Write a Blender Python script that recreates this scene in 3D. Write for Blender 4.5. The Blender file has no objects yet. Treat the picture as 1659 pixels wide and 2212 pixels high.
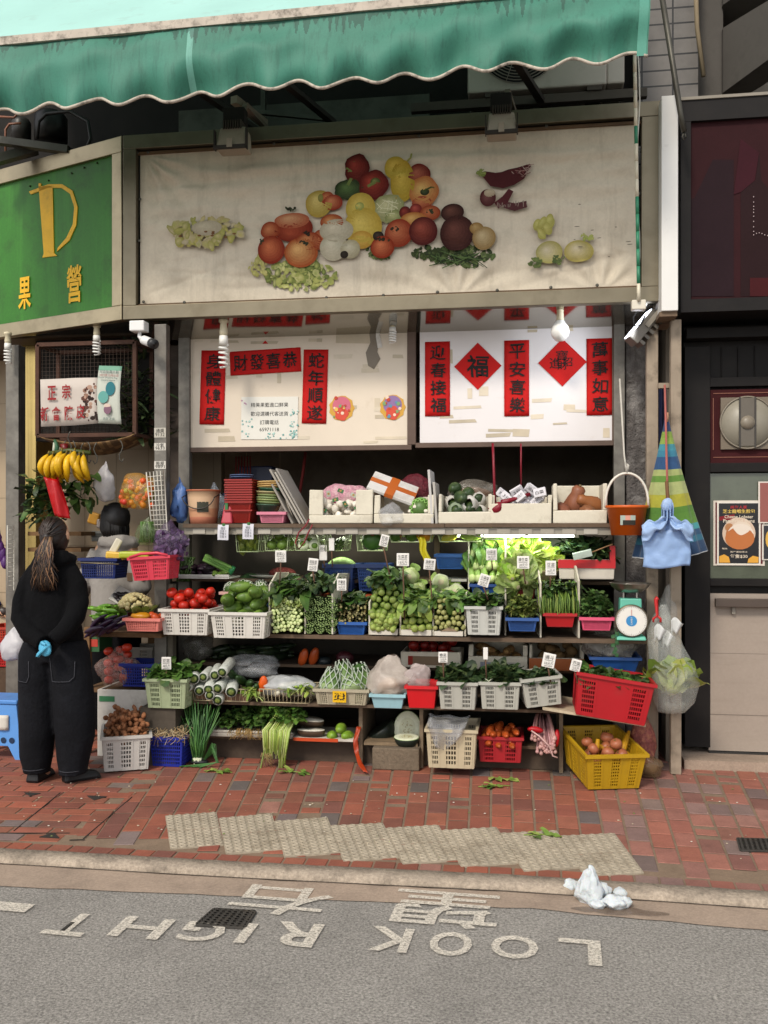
import bpy,math,random
from mathutils import Vector as V,Matrix as MX,noise
R=math.radians
PI=math.pi
S=bpy.context.scene
COL=S.collection
rng=random.Random(7)
U=rng.uniform
CH=1.55
TH=math.atan(296/2000)
SN,CS=math.sin(TH),math.cos(TH)
def ray(u,v):
 a,b=(u-829.5)/2000,(1140-v)/2000
 return V((-SN+a*CS,CS+a*SN,b))
def at(u,v,Y):
 r=ray(u,v);t=Y/r.y
 return V((r.x*t,Y,CH+r.z*t))
def gnd(u,v,z=0.0):
 r=ray(u,v);t=(z-CH)/r.z
 return V((r.x*t,r.y*t,z))
def px(n,Y):
 return n*Y/2000*1.005
def lin(h):
 if not isinstance(h,str):return tuple(h[:3])
 h=h.lstrip('#')
 o=[]
 for i in(0,2,4):
  c=int(h[i:i+2],16)/255
  o.append(c/12.92 if c<=.04045 else((c+.055)/1.055)**2.4)
 return tuple(o)
def mixc(a,b,t):
 a,b=lin(a),lin(b)
 return tuple(x+(y-x)*t for x,y in zip(a,b))
def vary(c,d=.15):
 c=lin(c);k=1+U(-d,d)
 return tuple(max(0,x*k*(1+U(-d,d)*.35))for x in c)
MATS={}
def nd(nt,t,**k):
 n=nt.nodes.new(t)
 for a,b in k.items():
  if a.startswith('i_'):
   n.inputs[a[2:].replace('_',' ')].default_value=b
  else:setattr(n,a,b)
 return n
def mat(name,col='VC',rough=.6,metal=0.0,n=(6,.12),fine=None,bump=None,spec=.4,trans=0,emit=None,est=1.0,dirt=None,streak=None,rnd=0.0,alpha=1.0,sub=0.0,sheen=0,aniso=None,translucent=0,coat=0):
 if name in MATS:return MATS[name]
 m=bpy.data.materials.new(name);m.use_nodes=True
 nt=m.node_tree;L=nt.links.new
 b=nt.nodes['Principled BSDF']
 tc=nd(nt,'ShaderNodeTexCoord')
 if col=='VC':
  c=nd(nt,'ShaderNodeAttribute',attribute_name='Col').outputs['Color']
 else:
  q=nd(nt,'ShaderNodeRGB');q.outputs[0].default_value=(*lin(col),1);c=q.outputs[0]
 def nz(scale,detail=4,rough_=.6,vec=None,sc=None):
  x=nd(nt,'ShaderNodeTexNoise',i_Scale=scale,i_Detail=detail,i_Roughness=rough_)
  src=tc.outputs['Object']
  if sc:
   mp=nd(nt,'ShaderNodeMapping');mp.inputs['Scale'].default_value=sc
   L(src,mp.inputs['Vector']);src=mp.outputs[0]
  L(src,x.inputs['Vector']);return x.outputs['Fac']
 def mul(c,fac,amt):
  mr=nd(nt,'ShaderNodeMapRange',i_From_Min=.25,i_From_Max=.75,i_To_Min=1-amt,i_To_Max=1+amt)
  L(fac,mr.inputs['Value'])
  h=nd(nt,'ShaderNodeHueSaturation');L(c,h.inputs['Color']);L(mr.outputs[0],h.inputs['Value'])
  return h.outputs[0]
 if n:c=mul(c,nz(n[0]),n[1])
 if fine:c=mul(c,nz(fine[0],2,.7),fine[1])
 if rnd:
  oi=nd(nt,'ShaderNodeObjectInfo')
  mr=nd(nt,'ShaderNodeMapRange',i_From_Min=0,i_From_Max=1,i_To_Min=1-rnd,i_To_Max=1+rnd)
  L(oi.outputs['Random'],mr.inputs['Value'])
  h=nd(nt,'ShaderNodeHueSaturation');L(c,h.inputs['Color']);L(mr.outputs[0],h.inputs['Value']);c=h.outputs[0]
 for dd,sc in((dirt,None),(streak,(1,1,.08))):
  if not dd:continue
  s,lo,hi,dc,amt=dd[:5]
  f=nz(s,6,.65,sc=dd[5]if len(dd)>5 else sc)
  mr=nd(nt,'ShaderNodeMapRange',i_From_Min=lo,i_From_Max=hi,i_To_Min=0,i_To_Max=amt)
  L(f,mr.inputs['Value'])
  mx=nd(nt,'ShaderNodeMix',data_type='RGBA')
  L(mr.outputs[0],mx.inputs['Factor']);L(c,mx.inputs[6]);mx.inputs[7].default_value=(*lin(dc),1)
  c=mx.outputs[2]
 L(c,b.inputs['Base Color'])
 b.inputs['Roughness'].default_value=rough
 b.inputs['Metallic'].default_value=metal
 b.inputs['Specular IOR Level'].default_value=spec
 if trans:b.inputs['Transmission Weight'].default_value=trans;b.inputs['IOR'].default_value=1.1
 if coat:b.inputs['Coat Weight'].default_value=coat
 if sheen:b.inputs['Sheen Weight'].default_value=sheen
 if sub:
  b.inputs['Subsurface Weight'].default_value=sub;b.inputs['Subsurface Radius'].default_value=(.02,.01,.005)
 if emit:b.inputs['Emission Color'].default_value=(*lin(emit),1);b.inputs['Emission Strength'].default_value=est
 if bump:
  bp=nd(nt,'ShaderNodeBump',i_Strength=bump[1],i_Distance=bump[2]if len(bump)>2 else.01)
  L(nz(bump[0],5,.65,sc=bump[3]if len(bump)>3 else None),bp.inputs['Height']);L(bp.outputs[0],b.inputs['Normal'])
 out=nt.nodes['Material Output']
 if translucent:
  tr=nd(nt,'ShaderNodeBsdfTranslucent');L(c,tr.inputs['Color'])
  ms=nd(nt,'ShaderNodeMixShader');ms.inputs[0].default_value=translucent
  L(b.outputs[0],ms.inputs[1]);L(tr.outputs[0],ms.inputs[2]);L(ms.outputs[0],out.inputs['Surface'])
 if alpha<1:
  tp=nd(nt,'ShaderNodeBsdfTransparent');ms=nd(nt,'ShaderNodeMixShader')
  src=out.inputs['Surface'].links[0].from_socket
  f=nz(14,3)
  mr=nd(nt,'ShaderNodeMapRange',i_From_Min=.3,i_From_Max=.7,i_To_Min=max(0,alpha-.1),i_To_Max=min(1,alpha+.1))
  L(f,mr.inputs['Value']);L(mr.outputs[0],ms.inputs[0])
  L(tp.outputs[0],ms.inputs[1]);L(src,ms.inputs[2]);L(ms.outputs[0],out.inputs['Surface'])
 MATS[name]=m
 return m
class MB:
 def __init__(s,col='#808080'):
  s.v,s.f,s.m,s.c,s.s=[],[],[],[],[]
  s.col=lin(col);s.mi=0;s.sm=False;s.X=None;s.jit=None
 def paint(s,c,mi=None):
  s.col=lin(c)
  if mi is not None:s.mi=mi
  return s
 def raw(s,vs,fs,sm=None,cols=None):
  o=len(s.v)
  for p in vs:
   p=V(p)
   if s.X is not None:p=s.X@p
   if s.jit:p=p+noise.noise_vector(p*s.jit[0])*s.jit[1]
   s.v.append(p)
  sm=s.sm if sm is None else sm
  for i,f in enumerate(fs):
   s.f.append(tuple(o+j for j in f));s.m.append(s.mi);s.s.append(sm)
   s.c.append(cols[i]if cols else s.col)
 def box(s,x0,y0,z0,x1,y1,z1):
  vs=[(x,y,z)for z in(z0,z1)for y in(y0,y1)for x in(x0,x1)]
  s.raw(vs,[(0,2,3,1),(4,5,7,6),(0,1,5,4),(2,6,7,3),(0,4,6,2),(1,3,7,5)],sm=False)
  return s
 def cbox(s,c,d):return s.box(c[0]-d[0]/2,c[1]-d[1]/2,c[2]-d[2]/2,c[0]+d[0]/2,c[1]+d[1]/2,c[2]+d[2]/2)
 def hexa(s,p):
  s.raw(p,[(3,2,1,0),(4,5,6,7),(0,1,5,4),(1,2,6,5),(2,3,7,6),(3,0,4,7)],sm=False);return s
 def beam(s,a,b,w,h=None,up=(0,0,1)):
  a,b=V(a),V(b);d=(b-a).normalized();up=V(up)
  if abs(d.dot(up))>.98:up=V((0,1,0))
  x=d.cross(up).normalized()*(w/2);y=x.cross(d).normalized()*((h or w)/2)
  return s.hexa([a-x-y,a+x-y,a+x+y,a-x+y,b-x-y,b+x-y,b+x+y,b-x+y])
 def tube(s,pts,r,n=6,cap=True,closed=False):
  pts=[V(p)for p in pts];N=len(pts)
  rs=r if isinstance(r,(list,tuple))else[r]*N
  vs=[];ref=None
  for i,p in enumerate(pts):
   if closed:d=pts[(i+1)%N]-pts[i-1]
   else:d=pts[min(i+1,N-1)]-pts[max(i-1,0)]
   d=d.normalized()if d.length>1e-9 else V((0,0,1))
   if ref is None:ref=V((0,0,1))if abs(d.z)<.9 else V((1,0,0))
   x=(ref-d*ref.dot(d))
   x=x.normalized()if x.length>1e-6 else d.orthogonal().normalized()
   ref=x;y=d.cross(x)
   for k in range(n):
    a=2*PI*k/n
    vs.append(p+(x*math.cos(a)+y*math.sin(a))*rs[i])
  fs=[]
  for i in range(N if closed else N-1):
   j=(i+1)%N
   for k in range(n):
    k2=(k+1)%n
    fs.append((i*n+k,i*n+k2,j*n+k2,j*n+k))
  if cap and not closed:
   fs.append(tuple(reversed(range(n))));fs.append(tuple(range((N-1)*n,N*n)))
  s.raw(vs,fs,sm=True);return s
 def lathe(s,prof,n=16,wob=None,cols=None,sm=True,sq=None):
  vs,fs,cc=[],[],[];idx=[]
  for i,(r,z)in enumerate(prof):
   if r<=1e-6:
    idx.append([len(vs)]);vs.append((0,0,z));continue
   row=[]
   for k in range(n):
    a=2*PI*k/n;q=r
    if wob:q=r*wob(a,i/max(1,len(prof)-1))
    x,y=q*math.cos(a),q*math.sin(a)
    if sq:x*=sq[0];y*=sq[1]
    row.append(len(vs));vs.append((x,y,z))
   idx.append(row)
  for i in range(len(idx)-1):
   a,b=idx[i],idx[i+1]
   for k in range(n):
    k2=(k+1)%n
    if len(a)==1 and len(b)==1:continue
    if len(a)==1:f=(a[0],b[k2],b[k])
    elif len(b)==1:f=(a[k],a[k2],b[0])
    else:f=(a[k],a[k2],b[k2],b[k])
    fs.append(f);cc.append(lin(cols[i])if cols else s.col)
  s.raw(vs,fs,sm=sm,cols=cc);return s
 def grid(s,fn,nu,nv,sm=True,colfn=None):
  vs=[fn(i/nu,j/nv)for j in range(nv+1)for i in range(nu+1)]
  fs,cc=[],[]
  for j in range(nv):
   for i in range(nu):
    a=j*(nu+1)+i
    fs.append((a,a+1,a+nu+2,a+nu+1))
    cc.append(lin(colfn((i+.5)/nu,(j+.5)/nv))if colfn else s.col)
  s.raw(vs,fs,sm=sm,cols=cc);return s
 def plate(s,pts,t,d=(0,1,0)):
  d=V(d)*t;n=len(pts);P=[V(p)for p in pts]
  vs=P+[p+d for p in P]
  fs=[tuple(range(n)),tuple(reversed(range(n,2*n)))]
  fs+=[(i,i+n,(i+1)%n+n,(i+1)%n)for i in range(n)]
  s.raw(vs,fs,sm=False);return s
 def leaf(s,p,d,up,L,W,bend=.3,n=4,c2=None,fold=.15):
  p,d,up=V(p),V(d).normalized(),V(up)
  sd=d.cross(up);sd=sd.normalized()if sd.length>1e-5 else d.orthogonal().normalized()
  nn=sd.cross(d)
  vs,fs,cc=[],[],[];c2=lin(c2)if c2 else s.col
  for i in range(n+1):
   t=i/n
   w=W*.56*math.sin(PI*(.1+t*.76))**.6*(1+.12*math.sin(t*9+L*900))if i<n else W*.2
   q=p+d*(L*t*(1-.25*abs(bend)*t))-nn*(bend*L*t*t)
   wv=W*.13*math.sin(t*6.5+W*3000);vs+=[q-sd*w+nn*(fold*w+wv),q,q+sd*w+nn*(fold*w-wv)]
   if i<n:
    a=3*i
    fs+=[(a,a+1,a+4,a+3),(a+1,a+2,a+5,a+4)]
    cc+=[s.col,c2 if i<n-1 else s.col]
  s.raw(vs,fs,sm=True,cols=cc);return s
 def ball(s,c,r,n=10,sc=(1,1,1),jit=0.0,M=None,cols=None):
  m=max(4,n//2+1)
  o=s.X;T=MX.Translation(V(c))@(M or MX())@MX.Diagonal((*sc,1))
  s.X=(o@T)if o is not None else T
  k=U(0,99)
  pr=[(r*math.sin(PI*i/m),-r*math.cos(PI*i/m))for i in range(m+1)]
  pr[0]=(0,-r);pr[-1]=(0,r)
  w=(lambda a,t:1+jit*noise.noise(V((math.cos(a)*1.7+k,math.sin(a)*1.7,t*4))))if jit else None
  s.lathe(pr,n,w,cols);s.X=o;return s
 def build(s,name,mats,parent=None,loc=None,rot=None,solid=None,bev=None,sub=0):
  me=bpy.data.meshes.new(name)
  me.from_pydata([tuple(v)for v in s.v],[],s.f)
  ms=mats if isinstance(mats,(list,tuple))else[mats]
  for m in ms:me.materials.append(m)
  if s.f:
   me.polygons.foreach_set('material_index',s.m);me.polygons.foreach_set('use_smooth',s.s)
   at_=me.color_attributes.new('Col','FLOAT_COLOR','CORNER')
   arr=[]
   for f,c in zip(s.f,s.c):arr+=[c[0],c[1],c[2],1.0]*len(f)
   at_.data.foreach_set('color',arr)
  me.update()
  o=bpy.data.objects.new(name,me);COL.objects.link(o)
  if parent is not None:o.parent=parent
  if loc is not None:o.location=loc
  if rot is not None:o.rotation_euler=rot
  if solid:md=o.modifiers.new('thick','SOLIDIFY');md.thickness=solid;md.offset=0
  if bev:md=o.modifiers.new('edge','BEVEL');md.width=bev;md.segments=2;md.limit_method='ANGLE'
  if sub:md=o.modifiers.new('sub','SUBSURF');md.levels=md.render_levels=sub
  return o
def tag(o,label=None,cat=None,group=None,kind=None):
 if label:o['label']=label
 if cat:o['category']=cat
 if group:o['group']=group
 if kind:o['kind']=kind
 return o
def thing(name,label,cat,loc=(0,0,0),rot=(0,0,0),group=None):
 o=bpy.data.objects.new(name,None);COL.objects.link(o)
 o.location=loc;o.rotation_euler=rot
 return tag(o,label,cat,group)
def struct(o):o['kind']='structure';return o
def dup(o,loc=None,rot=None,label=None,scale=None,group=None,parent=None):
 c=o.copy();COL.objects.link(c)
 if parent is not None:c.parent=parent
 if loc is not None:c.location=loc
 if rot is not None:c.rotation_euler=rot
 if scale is not None:c.scale=scale if isinstance(scale,(tuple,list))else(scale,)*3
 if label:c['label']=label
 if group:c['group']=group
 for ch in list(o.children):dup(ch,parent=c)
 return c
_tc={}
def text_mesh(s,name,m,w=None,h=None,parent=None,loc=(0,0,0),rot=(PI/2,0,0),thick=0.0,bold=0.0,rough=0.0,stack=False,gap=1.0):
 """writing as flat mesh, centred, fitted into w x h; stack = one glyph under the other"""
 cu=bpy.data.curves.new(name,'FONT')
 cu.body='\n'.join(s)if stack else s
 cu.align_x='CENTER';cu.space_line=gap;cu.offset=bold;cu.extrude=thick;cu.resolution_u=3
 t=bpy.data.objects.new(name,cu);COL.objects.link(t)
 bpy.context.view_layer.update()
 me=bpy.data.meshes.new_from_object(t.evaluated_get(bpy.context.evaluated_depsgraph_get()))
 bpy.data.objects.remove(t)
 xs=[v.co.x for v in me.vertices];ys=[v.co.y for v in me.vertices]
 if not xs:xs=ys=[0,1]
 cx,cy=(min(xs)+max(xs))/2,(min(ys)+max(ys))/2
 sx=w/(max(xs)-min(xs))if w else None;sy=h/(max(ys)-min(ys))if h else None
 sx=sx or sy;sy=sy or sx
 for v in me.vertices:
  x,y=(v.co.x-cx)*sx,(v.co.y-cy)*sy
  if rough:
   q=noise.noise_vector(V((x,y,3.3))/(rough*4))*rough
   x+=q.x;y+=q.y
  v.co=V((x,y,v.co.z))
 me.materials.clear();me.materials.append(m);me.name=name
 o=bpy.data.objects.new(name,me);COL.objects.link(o)
 if parent is not None:o.parent=parent
 o.location=loc;o.rotation_euler=rot
 return o
cam=bpy.data.cameras.new('camera');co=bpy.data.objects.new('camera',cam);COL.objects.link(co)
co.location=(0,0,CH);co.rotation_euler=(PI/2,0,TH)
cam.sensor_fit='VERTICAL';cam.sensor_height=36;cam.sensor_width=27;cam.lens=36*2000/2212
cam.shift_y=34/2212;cam.clip_start=.05;cam.clip_end=500
S.camera=co
w=bpy.data.worlds.new('World');S.world=w;w.use_nodes=True
nt=w.node_tree;bg=nt.nodes['Background']
sky=nt.nodes.new('ShaderNodeTexSky');sky.sky_type='NISHITA';sky.sun_disc=False
SUN_EL,SUN_AZ=R(44),R(200)
sky.sun_elevation=SUN_EL;sky.sun_rotation=SUN_AZ
hs=nt.nodes.new('ShaderNodeHueSaturation');hs.inputs['Saturation'].default_value=.15
nt.links.new(sky.outputs[0],hs.inputs['Color']);nt.links.new(hs.outputs[0],bg.inputs['Color'])
bg.inputs['Strength'].default_value=.125
sl=bpy.data.lights.new('sun','SUN');sl.energy=1.5;sl.angle=R(11);sl.color=(1,.91,.79)
so=bpy.data.objects.new('sun',sl);COL.objects.link(so)
d=V((math.sin(SUN_AZ)*math.cos(SUN_EL),math.cos(SUN_AZ)*math.cos(SUN_EL),math.sin(SUN_EL)))
so.rotation_euler=d.to_track_quat('Z','Y').to_euler();so.location=d*30
S.view_settings.view_transform='Standard';S.view_settings.look='None'
S.view_settings.exposure=.76;S.view_settings.gamma=1
try:
 S.cycles.max_bounces=8;S.cycles.transparent_max_bounces=16;S.cycles.caustics_reflective=False;S.cycles.caustics_refractive=False
 S.cycles.use_denoising=True
except Exception:pass
plast=mat('plastic',rough=.42,n=(5,.08),spec=.45,dirt=(9,.55,.8,'#4a4036',.25))
plastT=mat('plastic_clear',rough=.4,n=(5,.06),alpha=.72)
matte=mat('matte',rough=.85,n=(8,.12))
paper=mat('paper',rough=.9,n=(4,.05))
foam=mat('foam',rough=.85,n=(30,.05),bump=(60,.3,.004),dirt=(7,.52,.75,'#6b5a40',.5))
wood=mat('wood',rough=.8,n=(4,.25),fine=(30,.15),streak=(20,.5,.8,'#2a2018',.5,(.15,1,1)))
veg=mat('vegetable',rough=.42,n=(16,.2),spec=.4,rnd=.16,dirt=(34,.56,.75,'#4f4426',.4),bump=(40,.15,.004))
leafm=mat('leaf',rough=.5,n=(18,.2),spec=.4,translucent=.25)
stemm=mat('stem',rough=.45,n=(20,.18),spec=.4)
root=mat('root',rough=.8,n=(24,.3),bump=(40,.5,.004),rnd=.12)
metal=mat('steel',col='#746c5b',rough=.45,metal=.8,n=(3,.15),dirt=(4,.5,.8,'#4a4030',.5))
metalD=mat('steel_dark',col='#55534c',rough=.5,metal=.6,n=(4,.2),dirt=(5,.5,.75,'#2a241c',.6))
galv=mat('galvanised',col='#716d66',rough=.55,metal=.5,n=(14,.3),dirt=(6,.5,.8,'#3a342c',.5))
wire=mat('wire',rough=.45,n=(8,.08),spec=.5)
ink=mat('ink',col='#14110f',rough=.8,n=None)
bagm=mat('bag',rough=.22,n=(12,.08),spec=.6,alpha=.5,bump=(26,.6,.01))
bagc=mat('bag_clear',rough=.15,n=(12,.08),spec=.8,alpha=.28,bump=(30,.8,.01))
bago=mat('bag_opaque',rough=.35,n=(12,.06),spec=.5,translucent=.3,bump=(22,.5,.01))
cloth=mat('cloth',rough=.9,n=(30,.12),bump=(14,.35,.02),sheen=.2)
def rect(u0,v0,u1,v1,Y):
 um,vm=(u0+u1)/2,(v0+v1)/2
 return at(u0,vm,Y).x,at(u1,vm,Y).x,at(um,v1,Y).z,at(um,v0,Y).z
asph=mat('asphalt',col='#8c8882',rough=.9,n=(1.3,.12),fine=(95,.6),bump=(140,.9,.006),dirt=(2.2,.5,.8,'#53504d',.35))
conc=mat('concrete',col='#9a8878',rough=.9,n=(3,.16),fine=(90,.18),bump=(90,.5,.004),dirt=(5,.5,.8,'#5d5148',.55))
kerbm=mat('kerb_stone',col='#a09282',rough=.95,n=(5,.2),fine=(70,.3),bump=(60,.9,.01),dirt=(9,.5,.75,'#4c443b',.6))
brickm=mat('paver',rough=.85,n=(9,.14),fine=(90,.14),bump=(70,.5,.004),dirt=(3.5,.52,.8,'#3a2620',.45))
tilem=mat('tactile',col='#9f9482',rough=.85,n=(4,.14),fine=(60,.14),bump=(70,.4,.003),dirt=(6,.48,.78,'#5a4c38',.6))
road=MB()
road.raw([(-150,-150,-.03),(150,-150,-.03),(150,150,-.03),(-150,150,-.03)],[(0,1,2,3)])
struct(road.build('road',asph))
KB=[(-700,1803),(-350,1818),(-80,1830),(0,1835),(165,1844),(330,1854),(548,1866),(820,1879),(1097,1892),(1380,1910),(1659,1929),(1900,1948),(2300,1982)]
kin=[gnd(u,v,0)for u,v in KB]
def off(pts,d):
 o=[]
 for i,p in enumerate(pts):
  t=(pts[min(i+1,len(pts)-1)]-pts[max(i-1,0)]).normalized()
  o.append(p+V((t.y,-t.x,0))*d)
 return o
kout=off(kin,.105)
def refine(pts,k):
 o=[]
 for a,b in zip(pts,pts[1:]):
  for i in range(k):o.append(a.lerp(b,i/k))
 return o+[pts[-1]]
ki,ko=refine(kin,8),refine(kout,8)
kb=MB();N=len(ki)
prof=[(0,-.01),(0.0,.004),(.012,.008),(.85,.005),(1.0,-.006),(1.06,-.022),(1.06,-.04)]
vs=[]
for i in range(N):
 for q,z in prof:
  p=ki[i].lerp(ko[i],q);vs.append((p.x,p.y,z+.003*noise.noise(V((i*.7,q*3,0)))))
m_=len(prof)
kb.raw(vs,[(i*m_+k,i*m_+k+1,(i+1)*m_+k+1,(i+1)*m_+k)for i in range(N-1)for k in range(m_-1)],sm=True)
struct(kb.build('kerb',kerbm))
g=MB();GL=[(-700,1880),(0,1914),(329,1928),(548,1937),(1146,1962),(1371,1984),(1659,2010),(2300,2065)]
gl=refine([gnd(u,v,-.026)for u,v in GL],6)
gin=refine([p.lerp(q,1.0)for p,q in zip(kin,kout)],4)
def interp(pts,x):
 for a,b in zip(pts,pts[1:]):
  if a.x<=x<=b.x:return a.lerp(b,(x-a.x)/max(1e-6,b.x-a.x))
 return pts[0]if x<pts[0].x else pts[-1]
xs=[-7+i*.11 for i in range(120)]
vs=[]
for x in xs:
 a,b=interp(gin,x),interp(gl,x)
 vs+=[(x,a.y+.02,-.026),(x,b.y+.012*noise.noise(V((x*6,0,0))),-.026)]
g.raw(vs,[(2*i,2*i+1,2*i+3,2*i+2)for i in range(len(xs)-1)])
g.mi=1;vs=[]
for x in xs:
 a=interp(gin,x);vs+=[(x,a.y+.004,-.0225),(x,a.y-.012-.012*max(0,noise.noise(V((x*9,3,0)))),-.0225)]
g.raw(vs,[(2*i,2*i+1,2*i+3,2*i+2)for i in range(len(xs)-1)])
struct(g.build('gutter',[conc,mat('kerb_foot_line',col='#3d342b',rough=.95,n=(12,.3))]))  # second material is a thin dark line along the kerb foot
pv=MB('#7d6a58')
kx=refine(kin,6)
xs=[-7.5+i*.25 for i in range(48)]
vs=[]
for x in xs:
 a=interp(kx,x);vs+=[(x,a.y-.01,-.0045),(x,30,-.0045)]
pv.raw(vs,[(2*i,2*i+2,2*i+3,2*i+1)for i in range(len(xs)-1)])
BR=['#8e5340','#8a4f3e','#864d3d','#7f4a3b','#945440','#7a4a3d','#754b40','#8c5442','#84513f']
GY=['#6c605b','#5f5652','#75655f','#8f6457']
def paver(c,w,l,ang,tone=0.0):
 """one brick: centre c, width w across, length l along heading ang"""
 col=vary(rng.choice(GY if U(0,1)<.045+tone*.5 else BR),.1)
 if tone>.1:col=mixc(col,'#9a736a',U(.15,.5))
 ca,sa=math.cos(ang),math.sin(ang)
 z=U(-.0015,.0015);tx,ty=U(-.004,.004),U(-.004,.004)
 def P(a,b,z):return(c.x+a*ca-b*sa,c.y+a*sa+b*ca,z+tx*a+ty*b)
 a,b=w/2-.0035,l/2-.005;e=.003
 v8=[P(-a,-b,z-.003),P(a,-b,z-.003),P(a,b,z-.003),P(-a,b,z-.003),P(-a+e,-b+e,z),P(a-e,-b+e,z),P(a-e,b-e,z),P(-a+e,b-e,z)]
 pv.paint(col).raw(v8,[(4,5,6,7),(0,1,5,4),(1,2,6,5),(2,3,7,6),(3,0,4,7)])
TQ=[]
TL=[(355,1763,1755,366,1835),(470,1768,1757,486,1846),(590,1775,1766,612,1852),(710,1784,1778,740,1862),(830,1790,1783,868,1868),(950,1794,1787,994,1874),(1075,1800,1794,1130,1884),(1205,1806,1800,1262,1896),(1330,1806,1806,1395,1886)]
tp=[gnd(355+i*122,1760+i*6.4)for i in range(9)]
bt=[gnd(366+i*128.5,1838+i*6.4)for i in range(9)]
def in_poly(p,poly):
 c=False
 for i in range(len(poly)):
  a,b=poly[i],poly[i-1]
  if(a.y>p.y)!=(b.y>p.y)and p.x<(b.x-a.x)*(p.y-a.y)/(b.y-a.y)+a.x:c=not c
 return c
tactile_poly=tp+bt[::-1]
LP=[gnd(150,1822),gnd(345,1640),gnd(-60,1560),gnd(-700,1650),gnd(-700,1790),gnd(-60,1815)]
manhole=[gnd(20,1800),gnd(110,1712),gnd(262,1722),gnd(170,1808)]
acc=0
for a,b in zip(kx,kx[1:]):
 d=b-a;Ln=d.length
 if not-6<a.x<3:continue
 ang=math.atan2(d.y,d.x);acc_t=acc
 while acc_t<Ln:
  p=a+d*(acc_t/Ln);nrm=V((-d.y,d.x,0)).normalized()
  paver(p+nrm*.055,.104,.108,ang,.05 if p.x<.4 else.5);acc_t+=.106
 acc=acc_t-Ln
QA,QB=gnd(150,1822),gnd(345,1640)
def leftside(c):return(QB.x-QA.x)*(c.y-QA.y)-(QB.y-QA.y)*(c.x-QA.x)>0
x=-3.6
while x<3.6:
 a=interp(kx,x);t=min(1.2,max(-.3,(x+1.75)/2.6))
 ang=R(-11+15*t)
 dirv=V((math.sin(ang),math.cos(ang),0));s0=.12+U(0,.18)
 y=s0+.1;wd=.106
 while y<2.6:
  c=a+dirv*y
  w_=wd*(1+.05*y)
  if not leftside(c)and c.y<6.9:
   paver(c,w_,.205 if U(0,1)<.93 else.1,-ang,max(0,min(.6,(c.x-.2)*.55)))
  y+=.207
 x+=.1066
a0=gnd(150,1800);la=R(5)
for r in range(60):
 for k in range(34):
  c=a0+V((-5+k*.208+(r%2)*.104,-.6+r*.106,0))
  rel=c-a0;ca,sa=math.cos(la),math.sin(la)
  c=a0+V((rel.x*ca-rel.y*sa,rel.x*sa+rel.y*ca,0))
  if leftside(c)and c.x>-6.6 and(c.y<7.2 or c.x<-2.9):
   if interp(kx,c.x).y+.16<c.y:paver(c,.205,.104,la,.02)
pv.paint('#2b2723')
for q in((gnd(0,1800),gnd(150,1800)),(gnd(30,1795),gnd(130,1713)),(gnd(180,1812),gnd(285,1722)),(gnd(150,1815),gnd(183,1814))):
 pv.beam(q[0]+V((0,0,.001)),q[1]+V((0,0,.001)),.004,.004)
for tri in([(85,1807),(117,1798),(128,1809)],[(188,1718),(232,1720),(203,1728)],[(52,1711),(88,1713),(65,1719)]):
 pv.plate([gnd(u,v,.004)for u,v in tri],.006,(0,0,-1))
struct(pv.build('pavement',brickm))
tc_=MB()
for i in range(8):
 for j in range(2):
  q=[];T0,T1=TL[i],TL[i+1];cs4=(gnd(T0[0],T0[1]),gnd(T1[0]-1,T0[2]),gnd(T1[3]-1,T0[4]-9),gnd(T0[3],T0[4]))
  for(e,f)in((0,0),(1,0),(1,1),(0,1)):
   p=cs4[e].lerp(cs4[3-e],(j+f)/2);q.append(p)
  ce=sum(q,V())/4;dz=U(-.001,.001)
  q=[ce+(p-ce)*.968+V((0,0,.003+dz))for p in q]
  tc_.plate([q[0],q[3],q[2],q[1]],.01,(0,0,-1))
  for a in range(6):
   for b in range(6):
    fa,fb=(a+.5)/6,(b+.5)/6
    p=q[0].lerp(q[1],fa).lerp(q[3].lerp(q[2],fa),fb)
    tc_.X=MX.Translation(p);tc_.lathe([(.019,0),(.0175,.0045),(.012,.005),(.0105,.0032),(0,.003)],10);tc_.X=None
struct(tc_.build('tactile_paving',tilem))
def paint_mat():
 m=mat('road_paint',col='#d0c8ba',rough=.85,n=(6,.12))
 nt=m.node_tree;out=nt.nodes['Material Output'];src=out.inputs['Surface'].links[0].from_socket
 tcn=nt.nodes.new('ShaderNodeTexCoord');nz=nd(nt,'ShaderNodeTexNoise',i_Scale=70,i_Detail=8,i_Roughness=.85)
 mp=nd(nt,'ShaderNodeMapping');mp.inputs['Scale'].default_value=(.9,1.1,1)
 nt.links.new(tcn.outputs['Object'],mp.inputs['Vector']);nt.links.new(mp.outputs[0],nz.inputs['Vector'])
 mr=nd(nt,'ShaderNodeMapRange',i_From_Min=.44,i_From_Max=.62);mr.inputs['To Min'].default_value=1;mr.inputs['To Max'].default_value=.1
 nt.links.new(nz.outputs['Fac'],mr.inputs['Value'])
 tp_=nt.nodes.new('ShaderNodeBsdfTransparent');ms=nt.nodes.new('ShaderNodeMixShader')
 nt.links.new(mr.outputs[0],ms.inputs[0]);nt.links.new(tp_.outputs[0],ms.inputs[1]);nt.links.new(src,ms.inputs[2])
 nt.links.new(ms.outputs[0],out.inputs['Surface']);return m
rp=paint_mat()
def road_text(ch,u0,v0,u1,v1,bold=.02):
 uc,vc=(u0+u1)/2,(v0+v1)/2
 c=gnd(uc,vc,-.0215)
 ww=(gnd(u1,vc,-.0215)-gnd(u0,vc,-.0215)).length*.9
 hh=(gnd(uc,v0,-.0215)-gnd(uc,v1,-.0215)).length
 o=text_mesh(ch,'road_marking',rp,w=ww,h=hh,loc=c,rot=(0,0,PI-R(2.5)),bold=bold)
 struct(o);return o
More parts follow.
